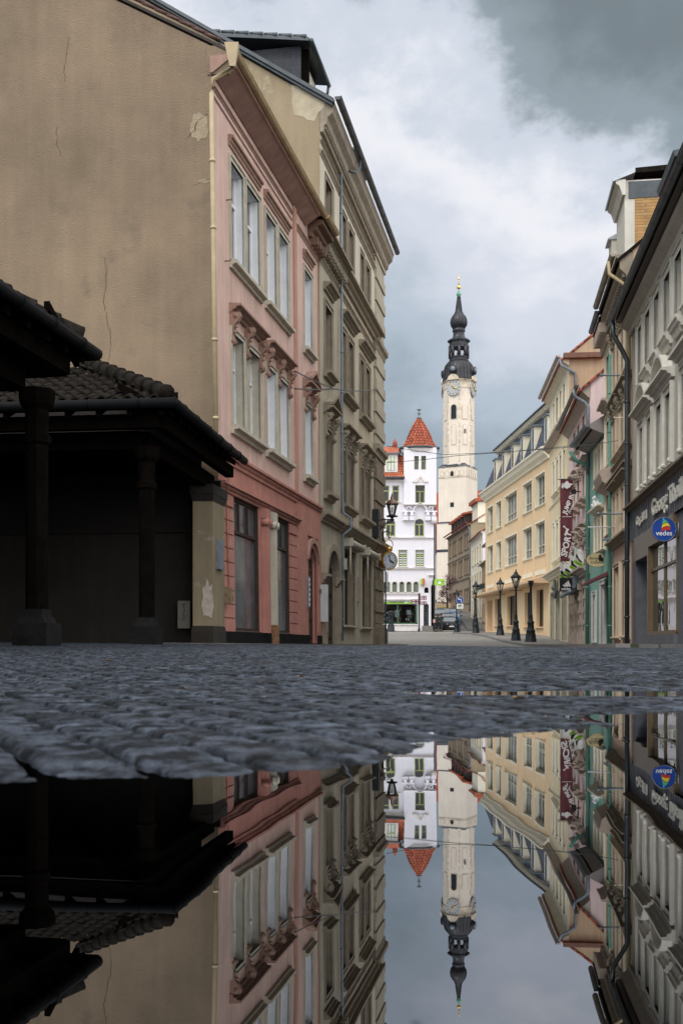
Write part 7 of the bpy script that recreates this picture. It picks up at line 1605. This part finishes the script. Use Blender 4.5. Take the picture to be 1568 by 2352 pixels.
def sail(t0, t1, f0, f1):    # crescent stripe of the sail
    P_ = []; apex = Vector((-.1, .88)); foot = Vector((-.25, -.22)); 
    def pt(t, f): y = .88 - t * 1.1; xm = -.1 - .15 * t; xr = xm + math.sin(min(1, t * .95) * math.pi * .55) * .78; yy = y + .12 * f + .1 * math.sin(f * math.pi) ; return ((xm + (xr - xm) * f) * vr, yy * vr)
    for f in np.linspace(0, 1, 8): P_.append(pt(t1, f))
    for f in np.linspace(1, 0, 8): P_.append(pt(t0, f))
    return P_
for nm, t0, t1, c in (('cyan_stripe', .0, .2, (.1, .5, .75)), ('green_stripe', .24, .43, (.1, .5, .18)), ('yellow_stripe', .47, .7, (.85, .6, .03)), ('red_stripe', .74, 1.0, (.6, .04, .02))):
    q = MB(); flat(q, fv, sail(t0, t1, 0, 1), .002, .01); q.build(nm, mat(nm, c, .4, .03, 3), vb)
q = MB()
for hh in (.55, -.5): q.tube([fv.p(vr * .8, vr * hh, -.05), fv.p(vr * 1.25, vr * hh, -.05)], .014, 6)
q.tube([fv.p(vr * 1.25, vr * .6, -.05), fv.p(vr * 1.25, -vr * .6, -.05)], .02, 6); q.build('sign_bracket', M['zinc'], vt)
# projecting rods and lamps on the beige / teal houses
def rod(label, pts, r, m, name='flag_rod', cat='rod', extra=None):
    q = MB(); q.tube(pts, r, 6); q.ball(pts[-1], r * 1.8, 8, 6); a = Vector(pts[0]); q.box(a.x - .02, a.x + .08, a.y - .05, a.y + .05, a.z - .1, a.z + .1)
    return tag(q.build(name, m), label, cat)
rod('upper grey metal double rod projecting from the beige house below its main cornice', [at(1432, 862, 36.5), at(1380, 862, 37)], .03, M['zinc'])
rod('grey metal rod projecting across the teal wall above the white one', [at(1432, 1180, 36.5), at(1373, 1180, 37.5)], .035, M['zinc'])
rod('thin white rod with a ball end reaching over the teal house', [at(1412, 1211, 39), at(1351.5, 1211, 39)], .022, M['whitetrim'])
rod('short cream rod at mid height on the beige house', [at(1432, 959, 36), at(1411, 959, 36.5)], .02, M['creamtrim'])
wt = thing('wall_light', 'grey wall floodlight on a pale arm below the white rod', 'lamp', tuple(at(1410, 1236, 39)))
q = MB(); q.tube([at(1428, 1235, 38.5), at(1400, 1236, 39)], .03, 6); q.build('lamp_arm', M['creamtrim'], wt)
q = MB(); c = at(1394, 1238, 39); q.box8([c + Vector(v) for v in ((-.17, -.1, -.06), (.14, -.1, -.03), (.14, .1, -.03), (-.17, .1, -.06), (-.12, -.08, .03), (.12, -.08, .07), (.12, .08, .07), (-.12, .08, .03))]); q.build('lamp_head', M['zinc'], wt)
for x, y, lab in ((1340, 1101.5, 'small black floodlight at the right end of the maroon banner arm'), (1318, 1129.5, 'small black floodlight beside the banner below the arm')):
    c = at(x, y, 49.5); q = MB(); q.box(c.x - .14, c.x + .06, c.y - .1, c.y + .1, c.z - .11, c.z + .11); q.tube([c, c + Vector((.35, .1, .02))], .03, 5); tag(q.build('floodlight', M['black']), lab, 'floodlight')
# overhead wires
def wire(label, pts, r=.012):
    fine = []
    for a, b in zip(pts[:-1], pts[1:]):
        a, b = Vector(a), Vector(b); n = 14; sag = (b - a).length * .006
        for k in range(n): t_ = k / n; p = a.lerp(b, t_); p.z -= sag * 4 * t_ * (1 - t_); fine.append(p)
    fine.append(Vector(pts[-1])); q = MB(); q.tube(fine, r, 5, smooth=True); tag(q.build('overhead_wire', M['zincdark']), label, 'wire')
wire('taut grey wire along the left fronts at first floor height', [at(676, 892.5, 29.5), at(765, 893, 34), at(872, 893, 47)], .022)
wire('slanting stay wire dropping to the left fronts wire', [at(677, 852, 29.6), at(765, 892, 34)], .018)
wire('upper thin wire crossing the street before the tower', [GFc.p(GFc.L, HC + (HY - 1022) * 48 / FPX, .2), at(1020, 1044, 46), at(1255, 1031, 44), at(1436, 1009, 37)], .012)
wire('lower thin wire crossing the street before the tower', [GFc.p(GFc.L, HC + (HY - 1061) * 48 / FPX, .2), at(1045, 1047, 45), at(1360, 1018, 43)], .012)

# ================================================================ parked cars, people, tree
def carpaint(n, c): return mat(n, c, .35, .05, 2, coat=.12, metal=.0, spec=.2)
rubber = mat('tyre_rubber', (.012, .012, .012), .8, .2, 9); carglass = mat('car_glass', (.03, .04, .045), .08, .2, 2, spec=.9); plate_m = M['signwhite']
def make_car(label, paint, suv=True, group='cars parked up the side street'):
    """front of the car points along -y"""
    t = localthing('parked_car', label, 'car', (0, 0, 0), 0, group)
    Ht = 1.68 if suv else 1.46; W_ = .9
    # stations along y: (y, half width at sill, half width at belt, sill z, belt z)
    st = [(-2.2, .62, .6, .42, .72), (-2.12, .78, .74, .3, .86), (-1.9, .86, .82, .26, .93), (-1.2, .9, .86, .25, 1.0), (-.6, .9, .87, .25, 1.03), (.9, .9, .87, .25, 1.06), (1.7, .88, .84, .27, 1.08), (2.05, .82, .78, .34, 1.04), (2.15, .7, .66, .45, .95)]
    q = MB(); q.smooth = True; vs = []; fs = []
    for y, w0, w1, z0, z1 in st:
        zm = (z0 + z1) * .5 + .1; vs += [(-w0 * .92, y, z0), (-w0, y, z0 + .12), (-w0 * 1.01, y, zm), (-w1, y, z1 - .05), (-w1 * .9, y, z1), (w1 * .9, y, z1), (w1, y, z1 - .05), (w0 * 1.01, y, zm), (w0, y, z0 + .12), (w0 * .92, y, z0)]
    n = 10
    for i in range(len(st) - 1):
        for k in range(n): fs.append((i * n + k, i * n + (k + 1) % n, (i + 1) * n + (k + 1) % n, (i + 1) * n + k))
    fs.append(tuple(range(n))); fs.append(tuple((len(st) - 1) * n + k for k in range(n))[::-1]); q.mesh(vs, fs)
    ca = [(-1.12, .80, 1.0), (-.45, .66, Ht - .08), (-.2, .64, Ht), (1.2, .63, Ht - .02), (1.75, .66, Ht - .22), (2.02, .76, 1.06)]
    base = [(-1.12, .82, 1.0), (-.45, .83, 1.03), (-.2, .83, 1.03), (1.2, .83, 1.05), (1.75, .81, 1.05), (2.02, .77, 1.04)]
    # roof shell
    vs = []; fs = []
    for (y, w, z) in ca[1:5]: vs += [(-w, y, z - .06), (-w * .8, y, z), (w * .8, y, z), (w, y, z - .06)]
    for i in range(3):
        for k in range(3): fs.append((i * 4 + k, i * 4 + k + 1, i * 4 + 5 + k, i * 4 + 4 + k))
    q.mesh(vs, fs)
    for sg in (-1, 1):      # pillars
        q.tube([(sg * .8, -1.1, 1.0), (sg * .65, -.45, Ht - .1)], .035, 5); q.tube([(sg * .83, .35, 1.03), (sg * .65, .4, Ht - .07)], .04, 5); q.tube([(sg * .8, 1.75, 1.05), (sg * .65, 1.5, Ht - .12)], .06, 5)
    body = q.build('body', paint, t)
    q = MB()
    for sg in (-1, 1):
        q.face([(sg * .82, -1.0, 1.01), (sg * .65, -.42, Ht - .09), (sg * .63, 1.5, Ht - .12), (sg * .81, 1.85, 1.04)])
    q.build('side_window', carglass, t, recalc=False)
    q = MB(); q.face([(-.78, -1.13, 1.0), (.78, -1.13, 1.0), (.62, -.46, Ht - .07), (-.62, -.46, Ht - .07)]); q.build('windscreen', mat('sky_lit_windscreen', (.13, .16, .17), .15, .2, 3, spec=.9) if 'sky_lit_windscreen' not in bpy.data.materials else bpy.data.materials['sky_lit_windscreen'], t, recalc=False)
    q = MB(); q.face([(-.74, 2.0, 1.06), (.74, 2.0, 1.06), (.6, 1.7, Ht - .2), (-.6, 1.7, Ht - .2)]); q.build('rear_window', carglass, t, recalc=False)
    for sg in (-1, 1):
        for y in (-1.35, 1.35):
            q = MB(); q.tube([(sg * .72, y, .34), (sg * .92, y, .34)], .34, 16); wv = q.build('wheel', rubber, t); q = MB(); q.tube([(sg * .9, y, .34), (sg * .935, y, .34)], .2, 12); q.build('rim', M['zinc'], wv)
        q = MB(); q.mesh([(sg * .45, -2.17, .72), (sg * .78, -2.02, .76), (sg * .76, -1.95, .88), (sg * .5, -2.1, .84)], [(0, 1, 2, 3)]); q.mesh([(sg * .45, -2.2, .73), (sg * .72, -2.12, .75), (sg * .70, -2.08, .84), (sg * .48, -2.16, .82)], [(0, 1, 2, 3)]); q.build('headlight', mat('headlight_glass', (.6, .62, .6), .1, .1, 5, spec=.9) if 'headlight_glass' not in bpy.data.materials else bpy.data.materials['headlight_glass'], t, recalc=False)
        q = MB(); q.box(sg * .98 - .09, sg * .98 + .09, -.95, -.85, 1.02, 1.14); q.build('wing_mirror', M['black'], t)
    q = MB(); q.box(-.42, .42, -2.24, -2.19, .6, .74); q.box(-.6, .6, -2.235, -2.18, .36, .46); q.build('grille', M['black'], t)
    q = MB(); q.box(-.26, .26, -2.26, -2.23, .47, .58); q.build('number_plate', plate_m, t)
    q = MB(); q.box(-.09, .09, -2.255, -2.24, .64, .71); q.build('badge', M['aludull'], t)
    return t
cars = [(1030.5, 1438.5, 119, 0.03, 'black car with a pale windscreen, nearest of the parked cars', (.012, .014, .018), False),
        (1027, 1429, 126, -.02, 'dark blue black car directly behind the nearest parked car', (.012, .016, .025), False),
        (1008, 1426.5, 131, .05, 'silver grey off-road car at the left end of the parked cars', (.06, .07, .075), True),
        (1018, 1425, 134, .0, 'black taxi car with a yellow roof sign among the parked cars', (.012, .013, .015), True),
        (1037, 1424, 137, 0, 'dark hatchback with a pale green windscreen behind the round sign', (.03, .04, .05), False),
        (1040, 1430, 128, -.1, 'bright blue car half hidden behind the round sign pole', (.01, .1, .3), False)]
first = None
for i, (x, y, Z, rz, lab, c, suv) in enumerate(cars):
    X = (x - HX) * Z / FPX; o = make_car(lab, carpaint('car_paint_%d' % i, c), suv); slope = float(gz(X, Z + 1) - gz(X, Z - 1)) / 2
    o.location = (X, Z, float(gz(X, Z)) + .03); o.rotation_euler = (math.atan(slope), 0, rz)
    if i == 3:
        q = MB(); q.box(-.22, .22, -.1, .1, 1.7, 1.84); q.build('taxi_sign', mat('taxi_yellow', (.85, .65, .02), .4, .05, 4), o)

def skinned(name, verts, edges, radii, m, parent, sub=1):
    me = bpy.data.meshes.new(name); me.from_pydata(verts, edges, []); o = bpy.data.objects.new(name, me); col.objects.link(o)
    o.modifiers.new('skin', 'SKIN')
    for v, r in zip(me.skin_vertices[0].data, radii): v.radius = (r, r) if not isinstance(r, tuple) else r
    me.skin_vertices[0].data[0].use_root = True
    s_ = o.modifiers.new('sub', 'SUBSURF'); s_.levels = sub; s_.render_levels = sub
    dg = bpy.context.evaluated_depsgraph_get(); me2 = bpy.data.meshes.new_from_object(o.evaluated_get(dg)); bpy.data.objects.remove(o)
    me2.materials.clear(); me2.materials.append(m)
    for p in me2.polygons: p.use_smooth = True
    o2 = bpy.data.objects.new(name, me2); col.objects.link(o2)
    if parent: o2.parent = parent
    return o2
def person(label, loc, rz, coat, trousers, hair, long=False, bag=None, scale=1.0):
    t = localthing('person', label, 'person', loc, rz, None); skin_ = bpy.data.materials.get('skin') or mat('skin', (.5, .32, .24), .6, .05, 5)
    V = [(0, 0, .95), (0, 0, 1.2), (0, 0, 1.42), (0, -.01, 1.5), (0, -.02, 1.6), (0, -.02, 1.7), (-.1, 0, .88), (-.11, -.02, .5), (-.12, .03, .08), (-.12, -.1, .04), (.1, 0, .88), (.12, .03, .5), (.13, .08, .08), (.13, -.05, .04),
         (-.19, 0, 1.4), (-.24, .02, 1.14), (-.22, -.08, .92), (-.21, -.12, .83), (.19, 0, 1.4), (.24, .02, 1.14), (.22, -.08, .92), (.21, -.12, .83)]
    E = [(0, 1), (1, 2), (2, 3), (3, 4), (4, 5), (0, 6), (6, 7), (7, 8), (8, 9), (0, 10), (10, 11), (11, 12), (12, 13), (2, 14), (14, 15), (15, 16), (16, 17), (2, 18), (18, 19), (19, 20), (20, 21)]
    Rr = [(.15, .11), (.13, .1), (.13, .1), (.05, .05), (.085, .1), (.07, .08), .09, .065, .045, .035, .09, .065, .045, .035, .055, .042, .033, .03, .055, .042, .033, .03]
    skinned('body', V, E, Rr, skin_, t)
    zb = .55 if long else .84
    skinned('coat', [(0, 0, 1.1), (0, 0, 1.36), (0, 0, 1.46), (0, 0, zb), (-.2, 0, 1.39), (-.255, .02, 1.13), (-.235, -.08, .92), (.2, 0, 1.39), (.255, .02, 1.13), (.235, -.08, .92)], [(0, 1), (1, 2), (0, 3), (1, 4), (4, 5), (5, 6), (1, 7), (7, 8), (8, 9)], [(.17, .14), (.17, .13), (.08, .08), (.22, .17), .085, .07, .06, .085, .07, .06], coat, t)
    skinned('trousers', [(0, 0, .93), (-.1, 0, .86), (-.115, -.02, .5), (-.125, .03, .12), (.1, 0, .86), (.12, .03, .5), (.135, .08, .12)], [(0, 1), (1, 2), (2, 3), (0, 4), (4, 5), (5, 6)], [(.16, .12), .11, .085, .07, .11, .085, .07], trousers, t)
    q = MB(); q.ball((0, .02, 1.66), .12, 12, 8, 1.1); q.ball((0, .06, 1.56 if long else 1.62), .1, 10, 6, 1.3); q.build('hair', hair, t)
    q = MB(); q.ball((0, -.115, 1.61), .018, 6, 4); q.build('nose', skin_, t)
    for sg in (-1, 1): q = MB(); q.box(sg * .125 - .05, sg * .125 + .05, -.14, .1, 0, .08); q.build('shoe', M['black'], t)
    if bag: q = MB(); q.box(-.36, -.22, -.12, .16, .85, 1.2); q.tube([(-.29, -.08, 1.2), (-.2, 0, 1.45), (-.29, .1, 1.2)], .012, 5); q.build('shoulder_bag', bag, t)
    t.scale = (scale,) * 3; return t
for x, Z, rz, lab, c, tr_, lg, bg, sc in ((1001.5, 112.5, .8, 'person in a dark coat with a pale pink shoulder bag, leftmost of the group', (.03, .03, .032), (.02, .02, .025), False, (.5, .3, .28), 1.02),
        (1006.3, 112.2, 2.2, 'person in a long dark green coat standing in the middle of the group', (.012, .03, .022), (.012, .012, .014), True, None, 1.03),
        (1011.2, 112.6, -2.0, 'person in a brown black jacket standing beside the nearest parked car', (.035, .028, .02), (.012, .012, .014), False, None, 1.06)):
    X = (x - HX) * Z / FPX
    person(lab, (X, Z, float(gz(X, Z)) + .1), rz, mat('coat_cloth', c, .9, .2, 9), mat('trouser_cloth', tr_, .9, .2, 9), mat('dark_hair', (.03, .018, .012), .7, .3, 12), lg, mat('bag_cloth', bg, .8, .1, 8) if bg else None, sc)
# copper beech twig tree between the tower and the tenement
TX = (1026 - HX) * 141 / FPX; tg = float(gz(TX, 141))
tr = thing('small_tree', 'small copper leaved tree with maroon foliage at the foot of the brown tenement', 'tree', (TX, 141, tg))
q = MB(); q.tube([(TX, 141, tg - .2), (TX + .05, 141, tg + 2), (TX - .05, 141, tg + 3.8), (TX, 141, tg + 5.3)], [.14, .11, .08, .03], 8)
rnd = random.Random(5); tips = []
for k in range(13):
    z = tg + 1.9 + k * .26; a = rnd.uniform(0, 6.28); L_ = rnd.uniform(.5, 1.3); e = Vector((TX + math.cos(a) * L_ - .15, 141 + math.sin(a) * L_ * .7, z + rnd.uniform(.2, .6))); q.tube([(TX, 141, z), ((TX + e.x) / 2, (141 + e.y) / 2, z + .15), e], [.045, .03, .012], 5); tips += [e, Vector(((TX + e.x) / 2, (141 + e.y) / 2, z + .2))]
q.build('trunk', M['darkwood'], tr)
q = MB()
for e in tips:
    for k in range(60):
        c = e + Vector((rnd.gauss(0, .24), rnd.gauss(0, .24), rnd.gauss(0, .18))); s = rnd.uniform(.05, .11); a = Vector((rnd.gauss(0, 1), rnd.gauss(0, 1), rnd.gauss(0, 1))).normalized(); b = a.orthogonal().normalized()
        q.face([c - a * s, c + b * s * .6, c + a * s, c - b * s * .6])
q.build('crown', mat('maroon_leaves', (.07, .02, .025), .6, .5, 3), tr, recalc=False)
q = MB(); c = (1024 - HX) * 139 / FPX; q.lathe([(.35, 0), (.45, .2), (.5, .9), (.6, 1.0), (.4, 1.1)], 8, (c - .6, 139, float(gz(c, 139)))); tag(q.build('stone_urn', M['zincdark']), 'dark planter tub at the foot of the copper leaved tree', 'planter')
q = MB(); x0 = (999 - HX) * 140 / FPX
q.box(x0 - 1, x0 + 3.0, 150, 150.5, 3, 6.2); tag(q.build('churchyard_wall', M['tan']), 'low ochre wall at the foot of the church tower behind the cars', 'wall')

# ================================================================ small litter on the street
rnd = random.Random(33)
M['leaf'] = mat('fallen_leaf_brown', (.16, .1, .04), .8, .3, 20)
for k, (x, Z) in enumerate(((1190, 2.9), (1330, 4.9), (1105, 5.6), (420, 3.4), (690, 4.4), (250, 6.5), (980, 7.5), (1400, 6.8))):
    X = (x - HX) * Z / FPX; z = float(landform(np.array([X]), np.array([Z]))[0]) + .006; a = rnd.uniform(0, 6.28); s = rnd.uniform(.016, .026); q = MB()
    c, sn = math.cos(a), math.sin(a)
    P_ = [(-1, 0, 0), (-.4, .45, .25), (.35, .4, .3), (1.1, 0, .1), (.35, -.4, .35), (-.4, -.45, .2)]
    v = [(X + s * (px * c - py * sn), Z + s * (px * sn + py * c), z + s * pz) for px, py, pz in P_]; mid = (X, Z, z)
    q.mesh(v + [mid], [(i, (i + 1) % 6, 6) for i in range(6)])
    tag(q.build('fallen_leaf', M['leaf'], None, recalc=False), 'tiny curled brown leaf lying on the wet setts', 'leaf', 'fallen leaves on the setts')
